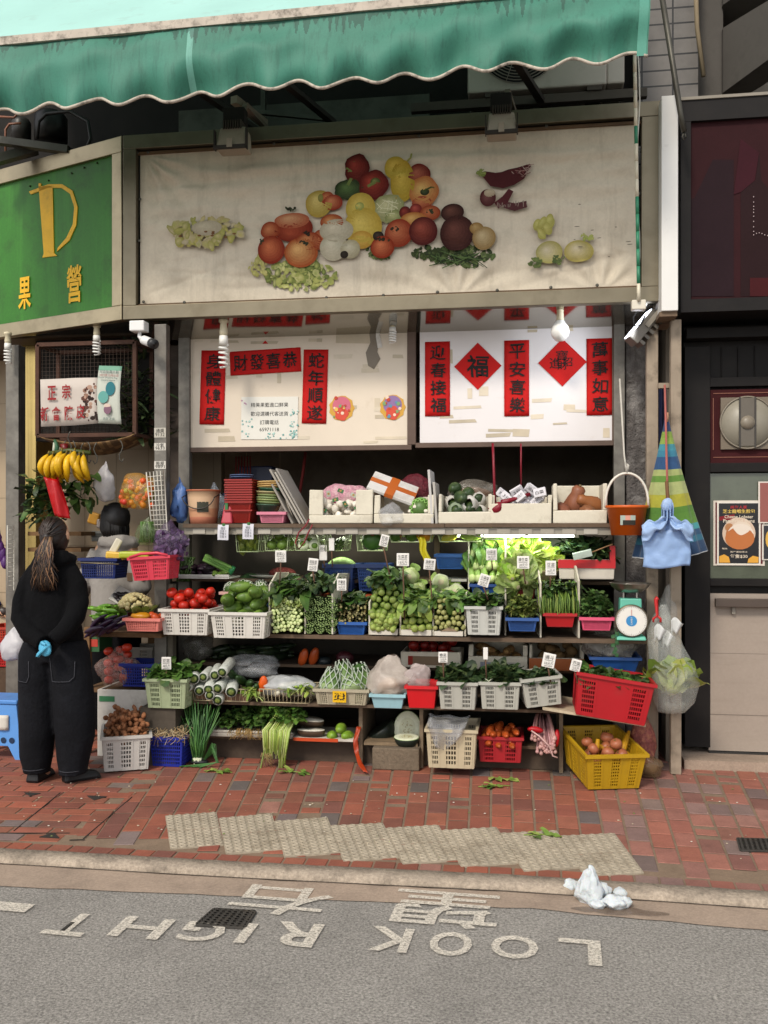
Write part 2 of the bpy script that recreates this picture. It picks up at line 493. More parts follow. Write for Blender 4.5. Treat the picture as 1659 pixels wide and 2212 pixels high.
for ch,b in(('L',(1202,2028,1303,2082)),('O',(1055,2020,1168,2070)),('O',(923,2012,1025,2064)),('K',(788,2002,893,2054)),('R',(580,1992,695,2042)),('I',(518,1994,545,2036)),('G',(385,1990,492,2032)),('H',(243,1982,370,2024)),('T',(105,1974,210,2018))):
 road_text(ch,*b,bold=.02)
road_text('望',832,1925,1089,2000,.01);road_text('右',489,1914,728,1974,.01);road_text('一',-40,1950,75,1966,.03)
iron=mat('cast_iron',col='#4a4743',rough=.7,metal=.5,n=(12,.2),dirt=(10,.5,.8,'#6b5f50',.5))
def cover(name,label,q,z,n):
 b=MB();A,B,C,D=[gnd(u,v,z)for u,v in q]
 b.plate([A,D,C,B],.02,(0,0,-1))
 up=V((0,0,.004))
 for i in range(n+1):
  t=i/n
  b.beam(A.lerp(B,t)+up,D.lerp(C,t)+up,.012,.008)
  b.beam(A.lerp(D,t)+up,B.lerp(C,t)+up,.012,.008)
 tag(b.build(name,iron),label,'drain cover')
cover('drain_cover','square cast iron drain cover set in the road beside the white lettering',[(462,1966),(551,1971),(528,2006),(425,1999)],-.026,7)
cover('drain_cover','small perforated metal cover in the brick pavement near the right shop',[(1593,1813),(1680,1816),(1690,1840),(1600,1838)],.004,8)
icem=mat('ice',col='#d3d9dc',rough=.25,n=(30,.06),spec=.6,trans=.12,sub=.2,bump=(60,.8,.01))
for(u,v,s_,sc,lb)in((1275,1948,.064,(1,.8,1.35),'tallest pointed lump of melting ice in the gutter'),(1234,1926,.035,(1,1,.9),'small round lump of ice nearest the left of the ice heap'),(1330,1960,.047,(1.25,.9,.62),'wide low lump of crushed ice on the right of the ice heap'),(1303,1940,.034,(.9,.9,1.1),'small ice lump wedged behind between the two big lumps'),(1340,1938,.028,(1.1,1,.8),'little ice lump at the kerb edge behind the wide lump'),(1290,1960,.026,(1.3,1,.6),'flat ice chip at the foot of the tallest lump')):
 b=MB('#eef2f5');b.jit=(48,s_*.22);b.ball((0,0,s_*sc[2]*.75),s_,34,sc,.35)
 if s_>.06:
  b.jit=None
  for k,q in enumerate(b.v):
   t=max(0,(q.z-.035)/.11);b.v[k]=V((q.x*(1-.62*min(1,t)),q.y*(1-.5*min(1,t)),q.z))
 tag(b.build('ice_lump',icem,loc=gnd(u,v,-.026)),lb,'ice','melting ice in the gutter')
wet=mat('wet_concrete',col='#5d5046',rough=.3,n=(4,.2),spec=.5,alpha=.42)
b=MB();c=gnd(1306,1966,-.0215)
b.raw([c+V((math.cos(a/24*2*PI)*.2*(1+.9*noise.noise(V((a,1,0))))+.06,math.sin(a/24*2*PI)*.035*(1+.9*noise.noise(V((a*.9,5,0)))),0))for a in range(24)],[tuple(range(24))])
struct(b.build('puddle',wet))
YS,YP,ZS0,ZS1=6.0,6.4,2.972,4.232
P1=at(262,690,YS);P1=V((P1.x,YS,0));P0=V((-3.858,6.43,0));PD=(P0-P1).normalized()
PE=P1+PD*2.6
XR=at(1427,400,YS).x
darkw=mat('dark_wall',col='#201d1a',rough=.9,n=(3,.3),dirt=(4,.45,.8,'#15120f',.7))
intw=mat('stall_wall',col='#6a6155',rough=.9,n=(2,.2),dirt=(3,.45,.8,'#2a241e',.6))
tilew=mat('beige_tile',rough=.5,n=(3,.08),spec=.4)
soff=mat('soffit_steel',col='#aaa69c',rough=.1,metal=.95,n=(3,.08),dirt=(3,.5,.8,'#6a6050',.25))
b=MB()
b.box(-2.9,8.2,-.02,1.6,8.4,3.2)
b.box(.95,6.35,-.02,1.05,8.2,3.0)
b.box(-2.9,6.5,2.99,1.6,8.4,3.1)
bm_=b.build('stall_interior',intw);tag(bm_,'dim grubby back wall and ceiling inside the vegetable stall','building')
b=MB();b.box(-7,7.0,3.1,1.3,7.2,9)
tag(b.build('upper_wall',darkw),'dark upper wall of the building above the stall sign','wall')
sg=thing('banner_sign','wide steel framed box sign with a faded vegetable banner above the stall','sign',(0,0,0))
b=MB();fw=.095
x0,x1=P1.x+.01,XR
for a in((x0,ZS0,x1,ZS0+fw),(x0,ZS1-fw,x1,ZS1)):b.box(a[0],YS,a[1],a[2],YS+.06,a[3])
for a in((x0,x0+fw),(x1-fw-.02,x1)):b.box(a[0],YS+.001,ZS0+fw,a[1],YS+.06,ZS1-fw)
b.build('frame',metal,sg,bev=.004)
b=MB();b.box(x0+fw,YS+.03,ZS1-fw-.03,x1-fw,YS+.05,ZS1-fw-.012);b.box(x0+fw,YS+.03,ZS0+fw+.004,x1-fw,YS+.05,ZS0+fw+.016)
b.build('inner_trim',mat('rust_trim',col='#5c4630',rough=.7,n=(6,.3)),sg)
b=MB();b.hexa([(x0+.002,YS+.062,ZS0+.01),(x1,YS+.062,ZS0+.01),(x1,YP,ZS0-.065),(x0+.002,YP,ZS0-.065),(x0+.002,YS+.062,ZS0+.03),(x1,YS+.062,ZS0+.03),(x1,YP,ZS0-.045),(x0+.002,YP,ZS0-.045)]);b.build('soffit',soff,sg)
b=MB();b.box(x0+.01,YS+.062,ZS1-.04,x1,YP+.2,ZS1-.02);b.box(x1-.02,YS+.07,ZS0+.03,x1-.003,YP+.2,ZS1-.045);b.build('casing',metalD,sg)
bx0,bx1,bz0,bz1=x0+fw+.012,x1-fw-.035,ZS0+fw+.018,ZS1-fw-.03
creases=[(U(.0,1),U(0,1),U(-.9,.9),U(.08,.3),U(.004,.010))for _ in range(46)]
def wr(x,z):
 s_,t_=(x-bx0)/(bx1-bx0),(z-bz0)/(bz1-bz0)
 y=.012*noise.noise(V((x*1.6,z*3.2,1)))+.007*noise.noise(V((x*2.2+z*4,z*9,4)))
 y+=.007*math.sin(z*52+4*noise.noise(V((x*1.1,z*1.5,9))))*max(0,.55-abs(t_-.85))*1.2
 dx,dz=s_-.01,1-t_
 rr=math.hypot(dx*3,dz);an=math.atan2(dz,dx*3)
 y+=.013*math.exp(-rr*2.0)*math.sin(an*15)
 for q in((.655,-.05),(.93,-.05)):
  dx,dz=s_-q[0],t_-q[1];rr=math.hypot(dx*3,dz);an=math.atan2(dz,dx*3)
  y+=.014*math.exp(-rr*2.4)*math.sin(an*11+1)
 for(a,bb,sl,ln,am)in creases[:30]:
  d_=(t_-bb)-sl*.4*(s_-a)*3
  if abs(s_-a)<ln:y+=am*.6*math.exp(-(d_/.018)**2)*(1-abs(s_-a)/ln)
 e=min(1,min(s_,1-s_)*30)*min(1,min(t_,1-t_)*10)
 return YS+.046+y*e*1.55
banm=mat('banner_cloth',col='#c8bca8',rough=.75,n=(1.5,.08),fine=(60,.05),dirt=(5,.5,.78,'#7a6b54',.35),streak=(14,.52,.8,'#6d5f4a',.35,(1,1,.1)))
b=MB();b.grid(lambda s_,t_:(bx0+(bx1-bx0)*s_,wr(bx0+(bx1-bx0)*s_,bz0+(bz1-bz0)*t_),bz0+(bz1-bz0)*t_),260,96)
ban=b.build('banner',banm,sg)
prm=mat('print',rough=.8,n=(3,.06),fine=(60,.1),spec=.2)
pr=MB();lay=[0]
def pp(u,v):
 q=at(u,v,YS+.04);return q.x,q.z
def blob(u,v,w,h,c,c2=None,rot=0,n=26,lob=0,jag=0.0,hx=-.25,hz=.3):
 """printed round fruit: rings from rim tone c to inner tone c2 about an off-centre point"""
 lay[0]+=.00006;cx,cz=pp(u,v);W,H=px(w,YS)/2,px(h,YS)/2;k0=U(0,50)
 c2=mixc(c2 or c,'#ada08a',.05);c=mixc(c,'#200c06',.22);rings=7;vs,fs,cc=[],[],[]
 for r in range(rings+1):
  q=1-r/(rings+.0)
  for k in range(n):
   a=2*PI*k/n;rad=q*(1+jag*noise.noise(V((math.cos(a)*3+k0,math.sin(a)*3,1)))+lob*abs(math.cos(a*2.5)))
   x,z=math.cos(a)*rad*W+hx*W*(1-q),math.sin(a)*rad*H+hz*H*(1-q)
   x,z=x*math.cos(rot)-z*math.sin(rot),x*math.sin(rot)+z*math.cos(rot)
   vs.append((cx+x,wr(cx+x,cz+z)-.0012-lay[0],cz+z))
 for r in range(rings):
  for k in range(n):
   fs.append((r*n+k,r*n+(k+1)%n,(r+1)*n+(k+1)%n,(r+1)*n+k));cc.append(mixc(c,c2,((r+.5)/rings)**1.2))
 pr.raw(vs,fs,cols=cc)
def frill(u,v,w,h,cols,n=70,sz=16):
 for _ in range(n):
  a,r_=U(0,2*PI),U(0,1)**.6
  q=U(.4,1)*sz
  blob(u+math.cos(a)*r_*w/2,v+math.sin(a)*r_*h/2,q,q*U(.4,.9),rng.choice(cols),rng.choice(cols),U(0,3),9,.2,.5)
def stroke(pts,w,c):
 lay[0]+=.00006
 P=[pp(u,v)for u,v in pts];vs=[]
 for i,p in enumerate(P):
  a,b_=P[max(0,i-1)],P[min(len(P)-1,i+1)];dx,dz=b_[0]-a[0],b_[1]-a[1];l=math.hypot(dx,dz)or 1
  ww=px(w[i]if isinstance(w,list)else w,YS)/2
  for s_ in(-1,1):
   x,z=p[0]-dz/l*ww*s_,p[1]+dx/l*ww*s_
   vs.append((x,wr(x,z)-.0012-lay[0],z))
 pr.paint(c).raw(vs,[(2*i,2*i+1,2*i+3,2*i+2)for i in range(len(P)-1)])
DR,RD,OR,YE,CRM,GN,DG='#5e1712','#8c2a1a','#b0683a','#c0a447','#bdb196','#4e5d2c','#2c351f'
frill(1000,552,130,46,['#3b4a2a','#55683a','#2c3622','#6f7d4c'],90,18);frill(930,548,80,26,['#33401f','#48592e','#24301c'],46,15);frill(815,548,60,26,['#55683a','#33401f','#73834d'],30,13)
frill(650,595,150,62,['#7d8847','#a0a35c','#5d6a33','#b5b478'],130,20);frill(560,575,44,40,['#a3a05a','#b5ae70'],26,16)
for _ in range(26):stroke([(930+U(0,110),540+U(0,20)),(925+U(0,130),560+U(0,22))],U(1,2.2),rng.choice(['#2c3a22','#4c6036','#23301d']))
blob(772,366,52,62,'#4d120f','#8c2a22',n=18,lob=.12);stroke([(763,365),(766,352),(763,340)],6,GN)
blob(812,385,30,34,'#5b1512','#7c231b');blob(905,380,52,50,'#651a16','#a85a44')
blob(754,412,60,44,'#27351d','#4f6a37',lob=.12);stroke([(752,402),(760,388),(758,372),(748,366)],7,'#66753d')
blob(808,402,62,62,'#5b1512','#9a3325',lob=.1);blob(812,396,22,18,'#3f4a24','#7b8548');stroke([(812,396),(795,405)],6,'#6b7640')
blob(690,442,60,62,'#a98f3d','#c4b16a');blob(708,430,30,30,'#9a3c22','#b26a43');blob(720,440,44,34,RD,'#c07a52');blob(694,430,12,18,'#7d7a3c')
blob(870,394,52,88,'#a98d2c','#c9ae4c',n=24,lob=.04);blob(855,366,48,50,'#b39936','#c9ae4c');stroke([(880,352),(888,345),(890,334)],4,'#8b8a48')
blob(916,415,62,62,OR,'#c9a560',lob=.08);blob(918,416,20,16,'#27301c','#3f4a26');stroke([(915,414),(932,405),(940,408)],4,'#3c4722');blob(912,440,44,30,'#96402a','#b46a42')
blob(840,452,70,60,'#8f9161','#bdb98f',jag=.15);blob(852,470,40,28,'#7c8550','#b3b27f',jag=.3)
for k in range(14):stroke([(840+U(-28,28),452+U(-22,22)),(840+U(-32,32),455+U(-22,22))],1.2,'#cdc9a6')
blob(876,462,26,28,'#4d1210','#84261f');blob(899,454,26,24,'#701d18','#a5443a')
blob(780,452,66,66,'#b79c40','#c9b35a');blob(785,492,84,84,'#b79a3c','#cdb75e');blob(782,520,50,40,'#b58a35','#c6a450');blob(778,448,20,18,'#8f9a50','#c0b96a')
blob(635,495,88,62,'#74210f','#93391e',hz=-.3);blob(632,478,80,34,'#a4573a','#b78a63');frill(629,452,22,10,[DG,'#1f1a12'],10,9)
blob(585,500,44,40,'#8a3318','#b57048');blob(588,542,62,62,'#7c230f','#b8633c');frill(566,524,10,12,['#20180f',DG],6,8)
blob(694,520,40,46,'#8c3a1e','#b86f45');blob(668,522,60,40,'#8a3115','#ba7749');blob(652,548,76,66,'#9a471f','#cfa266');frill(656,528,20,12,[DG,'#1c1710'],8,9);frill(664,506,16,8,['#20180f'],6,8)
blob(718,482,52,34,'#96401f','#b8814f');blob(728,500,76,50,'#b0a78f','#c2b8a2');blob(722,536,62,60,'#b3aa92','#c5bca6');blob(758,540,44,42,'#a9a081','#c3baa2',jag=.06);blob(745,552,18,16,'#221c15')
blob(930,462,44,34,'#8c3a1e','#b4683f');frill(930,458,18,12,[DG],7,8);blob(895,478,60,34,'#a8632f','#c39a59');blob(862,505,62,60,'#8a2f18','#b86a45');frill(852,496,18,12,[DG,'#2a2014'],8,8)
blob(818,512,24,22,'#1f1a15','#30251b');blob(827,536,52,50,'#86280f','#c06a42');frill(828,518,30,10,['#33381d','#20180f'],9,9)
blob(915,502,62,62,'#491111','#8c3a2c');blob(978,462,50,40,'#2e1512','#5b3027');blob(988,506,74,76,'#331512','#5c2c25',jag=.05);blob(1030,496,30,26,'#8c6a3a','#a5895a');blob(1046,516,50,50,'#937749','#b8a57f')
stroke([(1045,378),(1065,390),(1085,392),(1105,385),(1125,376),(1146,358)],[12,30,36,36,28,6],'#441a1c')
for k in range(26):
 t=U(.3,.98);stroke([(1050+95*t,392-26*t*t+U(-13,13)),(1062+95*t,388-26*t*t+U(-11,11))],1.3,rng.choice(['#8a6a64','#6d3a3a','#a08a80']))
frill(1040,376,18,14,['#8a9550','#6d7a3c'],12,9)
blob(1054,430,34,36,'#4a1d1f','#6b4040');blob(1058,420,24,16,'#b3a58c');stroke([(1072,446),(1092,432),(1104,414)],[16,17,12],'#4c2024');stroke([(1090,444),(1112,450),(1138,444)],[14,17,14],'#4d2a2c')
for k in range(22):u_=U(1072,1138);stroke([(u_,440+U(-5,6)),(u_+U(-2,2),450)],1.4,'#8d7c72')
for k in range(9):blob(1176+U(-16,16),500+U(-24,20),U(12,22),U(16,34),'#a5a054','#b2ac68',U(-.6,.6))
blob(1186,548,56,50,'#a29a5a','#b8ac92');blob(1250,546,62,46,'#a79a52','#b8ac92');frill(1160,570,34,18,['#43532c','#5c6a38'],14,14);frill(1205,562,26,20,['#43532c','#5c6a38'],12,12);frill(1265,515,30,14,['#a8ab62','#94a04e'],10,12)
frill(448,505,150,62,['#b1a45e','#a5a05a','#b7a98a','#9c9a55','#b5a878'],90,26);blob(450,495,70,34,'#b0a58d','#b5aa92')
for k in range(8):blob(400+U(-10,110),508+U(-10,12),8,4,'#6f4a2a')
for k in range(10):blob(1255+U(-20,110),440+U(0,120),U(4,12),1.6,'#5c5347')
pr.build('picture',prm,ban)
b=MB('#2a241c')
for(u,v)in((297,330),(320,329),(592,310),(692,306),(798,300),(905,294),(1180,272),(1378,264),(1381,328),(1381,418),(310,652),(398,653),(705,643),(828,638),(945,631),(1074,627),(1190,621),(1290,616),(300,520),(302,430)):
 q=at(u,v,YS+.03);b.ball(q,.011,8,(1,.4,1))
b.build('pin',metalD,sg)
gs=thing('corner_sign','green board sign with yellow writing in a steel frame at the left corner','sign',(0,0,0))
gl_=(PE-P1).length;ga=math.atan2(-PD.y,-PD.x)
def gp(d,z,o=0.0):
 p=P1+PD*d+V((PD.y,-PD.x,0))*o*(1 if V((PD.y,-PD.x,0)).y<0 else-1);return V((p.x,p.y,z))
def gbox(mb,d0,z0,d1,z1,o0,o1):
 mb.hexa([gp(d0,z0,o0),gp(d1,z0,o0),gp(d1,z0,o1),gp(d0,z0,o1),gp(d0,z1,o0),gp(d1,z1,o0),gp(d1,z1,o1),gp(d0,z1,o1)])
b=MB();gbox(b,.0,ZS0,gl_,ZS0+.1,0,-.06);gbox(b,.0,ZS1-.11,gl_,ZS1,0,-.06);gbox(b,.0,ZS0+.1,.09,ZS1-.11,.0,-.06)
b.build('frame',mat('steel_warm_reflect',col='#a3957a',rough=.34,metal=.85,n=(3,.15),dirt=(4,.5,.8,'#4a4030',.5)),gs,bev=.004)  # steel base colour warmed to stand for golden reflections on this frame
b=MB();gbox(b,.09,ZS0+.1,gl_,ZS1-.11,-.025,-.04)
b.build('board',mat('green_board',col='#2f7019',rough=.5,n=(2,.16),fine=(50,.1),dirt=(5,.5,.8,'#24380f',.7),streak=(10,.5,.8,'#458f2c',.6,(1,1,.06))),gs)
b=MB();gbox(b,.0,ZS0+.012,gl_,ZS0+.03,-.062,-.5);b.build('soffit',soff,gs)
yel=mat('yellow_paint',col='#e0ad10',rough=.5,n=(9,.12),dirt=(14,.55,.8,'#8a6a10',.5))
def gat(u,v):
 r=ray(u,v);n_=V((PD.y,-PD.x,0));t=(P1-V((0,0,CH))).dot(n_)/r.dot(n_)
 p=V((0,0,CH))+r*t;return(V((p.x,p.y,0))-P1).dot(PD),p.z
def gpoly(pts,name):
 b=MB();b.plate([gp(*gat(u,v),-.018)for u,v in pts],.006,(gp(0,0,-1)-gp(0,0,0)));b.build(name,yel,gs)
gpoly([(79,400),(109,400),(112,545),(119,551),(87,555),(90,546)],'lettering')
cv=[(58,412),(100,396),(130,396),(152,410),(163,445),(160,485),(145,518),(118,542)]
cvi=[(62,418),(100,404),(128,404),(147,417),(156,446),(153,482),(139,512),(120,534)]
for i in range(len(cv)-1):gpoly([cv[i],cv[i+1],cvi[i+1],cvi[i]],'lettering')
gpoly([(79,394),(84,394),(84,404),(79,404)],'lettering')
for ch,u,v,w_,h_ in(('果',49,632,38,74),('營',156,612,42,84)):
 d_,z_=gat(u,v);p=gp(d_,z_,-.016);t=6.0/.94
 text_mesh(ch,'lettering',yel,w=w_*t/2000*1.1,h=h_*t/2000,parent=gs,loc=p,rot=(PI/2,0,math.atan2(-PD.y,-PD.x)),bold=.02,rough=.003)
b=MB('#2f3a1c')
for(u,v)in((150,372),(177,360),(205,350),(240,340),(246,460),(247,560),(247,650),(130,686),(190,676),(60,400),(100,388)):
 d_,z_=gat(u,v);b.ball(gp(d_,z_,-.02),.007,6)
b.build('pin',matte,gs)
pan=mat('panel_board',col='#d3c6b4',rough=.7,n=(2,.06),dirt=(5,.58,.85,'#a08a68',.5))
panw=mat('panel_board_white',col='#d6d1d0',rough=.65,n=(2,.05),dirt=(5,.6,.85,'#a08a68',.4))
frm=mat('brown_frame',col='#5d4c42',rough=.6,metal=.3,n=(6,.2))
TAPE=['#c6b9a3','#b8ab95','#cdc1ad','#b5a994']
def panel(name,label,u0,v0,u1,v1,m,tapes):
 t=thing(name,label,'panel');x0,x1,z0,z1=rect(u0,v0,u1,v1,YP)
 b=MB();b.box(x0,YP,z0,x1,YP+.02,z1);b.build('board',m,t)
 b=MB();b.box(x0-.03,YP-.012,z0-.035,x1+.03,YP+.03,z0);b.box(x1,YP-.01,z0,x1+.06,YP+.03,z1+.06);b.build('frame',frm,t,bev=.003)
 b=MB()
 for i,(u,v,w_,h_)in enumerate(tapes):
  q=at(u,v,YP);a=U(-.05,.05);W,H=px(w_,YP)/2,px(h_,YP)/2
  b.paint(rng.choice(TAPE)).plate([q+V((dx*W*math.cos(a)-dz*H*math.sin(a),-.0016-i*.00002,dx*W*math.sin(a)+dz*H*math.cos(a)))for dx,dz in((-1,-1),(1,-1),(1+U(-.2,.2),1),(-1,1))],.001)
 b.build('tape',matte,t);return t,(x0,x1,z0,z1)
tp1=[(430,735,20,7),(465,736,22,7),(498,738,40,6),(570,740,60,6),(680,735,28,7),(720,706,30,7),(490,815,52,8),(560,812,14,7),(603,815,9,26),(475,855,9,60),(455,908,18,8),(470,930,60,8),(490,948,40,12),(740,770,40,9),(800,790,34,8),(815,872,12,24),(800,800,40,9),(850,862,10,14),(770,720,90,44),(838,885,60,9),(860,770,24,8),(845,946,70,6),(760,880,22,8),(690,735,12,8),(820,900,20,8),(800,955,30,5),(650,946,40,7)]
lp,_=panel('message_panel','cream board with red couplets and a floral notice, left of the middle post',405,712,880,964,pan,tp1)
tp2=[(950,745,26,5),(975,770,6,30),(1010,880,60,6),(1000,910,60,7),(1130,880,10,40),(1160,900,26,10),(1170,865,40,8),(1100,700,40,5),(1050,700,50,4),(1000,695,60,5),(1075,940,50,8),(1125,935,34,16),(1230,880,24,12),(1255,888,60,6),(1085,930,60,6),(965,900,30,7),(1045,845,20,20),(1015,850,10,22),(935,780,18,8),(1210,915,30,4),(1150,715,20,6),(1230,712,16,7),(1310,935,14,20)]
rp_,_=panel('message_panel','white board with red couplets and two diamonds, right of the middle post',907,694,1322,954,panw,tp2)
b=MB('#7d7468');q=[(795,700),(815,690),(822,730),(815,760),(822,775),(808,798),(795,790),(790,762),(800,740)]
b.plate([at(u,v,YP-.003)for u,v in q[::-1]],.002);b.paint('#d8d4ce').plate([at(u,v,YP-.006)for u,v in((812,692),(826,700),(820,722),(826,750),(816,752),(812,728))][::-1],.002)
b.build('torn_patch',foam,lp)
redp=mat('red_paper',col='#b3120f',rough=.75,n=(3,.08),spec=.25)
def couplet(s,label,u0,v0,u1,v1,across=False,tilt=0.0,host=None):
 Y=YP-.004;x0,x1,z0,z1=rect(u0,v0,u1,v1,Y);W,H=x1-x0,z1-z0
 t=thing('red_couplet',label,'couplet',((x0+x1)/2,Y,(z0+z1)/2),(0,tilt,0),'red New Year couplets on the boards')
 b=MB();b.grid(lambda a,c:((a-.5)*W,-.001-.004*max(0,noise.noise(V((a*2,c*3,W*9)))),(c-.5)*H),6,12);b.build('paper',redp,t,solid=.0008)
 n=len(s)
 for i,ch in enumerate(s):
  f=(i+.5)/n
  loc=((f-.5)*W*.93,-.008,0)if across else(W*.03,-.008,(.5-f)*H*.94)
  sz=(W/n*.8,H*.66)if across else(W*.62,H/n*.78)
  text_mesh(ch,'character',ink,w=sz[0],h=sz[1],parent=t,loc=loc,bold=.01,rough=.005,rot=(PI/2,U(-.06,.06),0))
couplet('身體健康','red strip lettered 身體健康 at the left end of the cream board',433,757,486,917,tilt=.03)
couplet('財發喜恭','wide red strip lettered 財發喜恭 lying across the cream board',497,755,650,807,True,-.035)
couplet('蛇年順遂','red strip lettered 蛇年順遂 right of the floral notice',654,755,707,915,tilt=.03)
couplet('迎春接福','red strip lettered 迎春接福 at the left of the white board',918,738,972,899)
couplet('平安喜樂','red strip lettered 平安喜樂 between the two diamonds',1089,735,1143,899)
couplet('萬事如意','red strip lettered 萬事如意 at the right end of the white board',1267,731,1322,897)
def diamond(s,label,u,v,w_):
 t=thing('red_diamond',label,'couplet',at(u,v,YP-.005),group='red New Year couplets on the boards');h=px(w_,YP)/2
 b=MB();b.plate([(0,0,-h),(h,0,0),(0,0,h),(-h,0,0)],.0015);b.build('paper',redp,t)
 if len(s)==1:text_mesh(s,'character',ink,w=h*.95,h=h*.95,parent=t,loc=(0,-.003,0),bold=.02,rough=.008)
 else:
  for ch,x,z,sz in(('招',.2,.02,.42),('財',.0,-.12,.4),('進',-.28,-.02,.5),('寶',-.02,.28,.5)):
   text_mesh(ch,'character',ink,w=h*sz,h=h*sz*.9,parent=t,loc=(h*x,-.003,h*z),bold=.0)
diamond('福','red diamond with one large character 福',1032,791,101)
diamond('招財','red diamond with a merged lucky character under the round bulb',1215,783,101)
b=MB();q=at(573,739,YP-.002);b.plate([q+V(p)for p in((-.022,0,-.012),(.022,0,-.012),(0,0,.012))],.001)
tag(b.build('red_scrap',redp),'tiny red paper triangle left stuck above the wide couplet','paper scrap')
t=thing('floral_notice','white laminated order notice with pink and green flower border','notice',at(582,903,YP-.004),(0,.012,0));W,H=px(129,YP),px(94,YP)
b=MB('#d5d2c8');b.box(-W/2,-.001,-H/2,W/2,.001,H/2);b.build('paper',mat('laminate',rough=.3,n=(4,.04)),t)
b=MB()
for _ in range(60):
 e=rng.choice([0,1,2]);x,z=(U(-.5,-.3),U(-.45,.45))if e==0 else((U(.36,.5),U(-.45,.2))if e==1 else(U(-.45,.45),U(-.48,-.36)))
 c=rng.choice(['#c99bb5','#b983a8','#d8b7c9'])if(z>.1 and x<0)else rng.choice(['#8fb5ae','#6b9d98','#a9c7bf'])
 b.paint(c).ball((x*W,-.0025,z*H),U(.004,.009),6,(1,.15,1))
b.build('flowers',paper,t)
for s_,z,w_ in(('精美果籃進口鮮果',.31,.66),('歡迎選購代客送貨',.1,.66),('訂購電話',-.1,.33),('65971118',-.27,.34)):
 text_mesh(s_,'lettering',ink,w=W*w_,parent=t,loc=(0,-.002,H*z))
for u,v,a,b_,lb in((738,882,'#c46a7c','#c8503f','pink and gold round New Year sticker beside the couplet'),(848,880,'#8a6f9a','#c8503f','purple and gold round New Year sticker nearest the middle post')):
 t=thing('paper_sticker',lb,'sticker',at(u,v,YP-.003),group='New Year stickers');s_=px(30,YP)
 m=MB('#c79a45');m.lathe([(s_*.92,0),(0,.001)],20,lambda q,t_:1+.06*math.cos(q*9));m.paint(a);m.X=MX.Translation((0,s_*.18,.0015));m.lathe([(s_*.68,0),(0,.001)],20)
 m.X=MX.Translation((0,-s_*.4,.003));m.paint(b_).lathe([(s_*.5,0),(0,.001)],16,lambda q,t_:1+.1*math.cos(q*5))
 for k in range(14):m.X=MX.Translation((U(-.6,.6)*s_,U(-.7,.8)*s_,.005));m.paint(rng.choice(['#d9b45a','#b84a3a','#5f8aa0','#e0c7b0','#7a9a6a'])).lathe([(s_*U(.06,.16),0),(0,.001)],8)
 m.X=MX.Translation((0,s_*1.0,-.0));m.build('disc',paper,t,rot=(PI/2,0,0))
YA=5.2
aw=thing('awning','teal green fabric awning with a scalloped white edged valance','awning')
A0,A1=at(-260,122,YA),at(1405,-36,YA)
awm=mat('awning_cloth',rough=.6,n=(2,.1),fine=(80,.06),spec=.35,translucent=.12,streak=(30,.5,.85,'#1d2f29',.55,(1,1,.1)))
awt=mat('awning_top_skylit',col='#a9d6cd',rough=.7,n=(1.5,.08),translucent=.15,dirt=(6,.55,.8,'#8fa8a0',.5))  # canopy cloth coloured paler than the valance to stand for skylight on it
trimm=mat('piping',col='#b9aea0',rough=.8,n=(10,.15),dirt=(25,.48,.72,'#3a332c',.8))
tt=[U(0,1)for _ in range(200)]
def drip(u,t):
 k=noise.noise(V((u*170,2.2,0)))*.5+.5;k2=noise.noise(V((u*34,7.7,0)))*1.4
 ln=.05+max(0,k-.42)*.9*max(0,.55+k2)
 return 1 if(1-t)<ln and k>.3 else 0
NSC=15
def valp(u,t):
 p=A0.lerp(A1,u);s=(A1.x-A0.x)*u
 sc=math.sin((u*NSC+.12)*2*PI)
 drop=.415-.02*u+.036*sc+.02*noise.noise(V((u*9,0,3)))
 d=1-t
 y=-.05*math.sin(d*PI*.9)-.03*d*d*math.sin((u*NSC+.12)*2*PI)
 y+=.02*noise.noise(V((u*10,d*2,0)))+.024*math.sin(d*9+u*26+2*noise.noise(V((u*5,d,2))))*d*(.3+.7*u)
 y+=.012*math.sin(u*150)*max(0,d-.55)
 return(p.x-(.022*d if u>.995 else 0),p.y+y,p.z-drop*d)
b=MB()
def vcol(u,t):
 c=mixc('#468673','#33705d',noise.noise(V((u*14,t*3,0)))*.5+.5)
 if abs(u-.436)<.0035:c=mixc('#76b3a2','#55907f',.3)
 if drip(u,t):c=mixc(c,'#1c2b26',.5)
 if t>.975:c=mixc(c,'#1c2b26',.6)
 return c
b.grid(valp,900,56,colfn=vcol);b.build('valance',awm,aw)
b=MB('#4f8f7d');b.grid(lambda a,c:(lambda p:(p[0]-.05*a,p[1]-.003,p[2]))(valp(.9985,c)),1,20);b.build('side_hem',awm,aw)
b=MB();b.tube([V(valp(i/300,0))for i in range(301)],.0095,6);b.build('piping',trimm,aw)
b=MB();b.beam(A0+V((0,.01,.015)),A1+V((0,.01,.015)),.06,.05);b.build('front_bar',trimm,aw)
B0,B1=V((A0.x,6.98,A0.z+1.75)),V((A1.x,6.98,A1.z+1.75))
b=MB();b.grid(lambda u,t:(lambda p:(p.x,p.y,p.z+.04-.06*math.sin(t*PI)+.015*noise.noise(V((u*12,t*4,0)))))((A0.lerp(A1,u)).lerp(B0.lerp(B1,u),t)),80,20);b.build('canopy',awt,aw)
b=MB()
for u in(.34,.47,.8):
 p=A0.lerp(A1,u);b.beam(p+V((0,.04,-.01)),V((p.x+.5,6.95,4.5)),.05,.035)
b.build('arm',mat('arm_paint',col='#2f2b26',rough=.6,n=(6,.2)),aw)
t=thing('awning_crank','slim white and green crank pole hanging in front of the banner edge','pole')
b=MB('#cfc6b0');p0,p1=at(1371,118,5.72),at(1380,650,5.86);n_=14
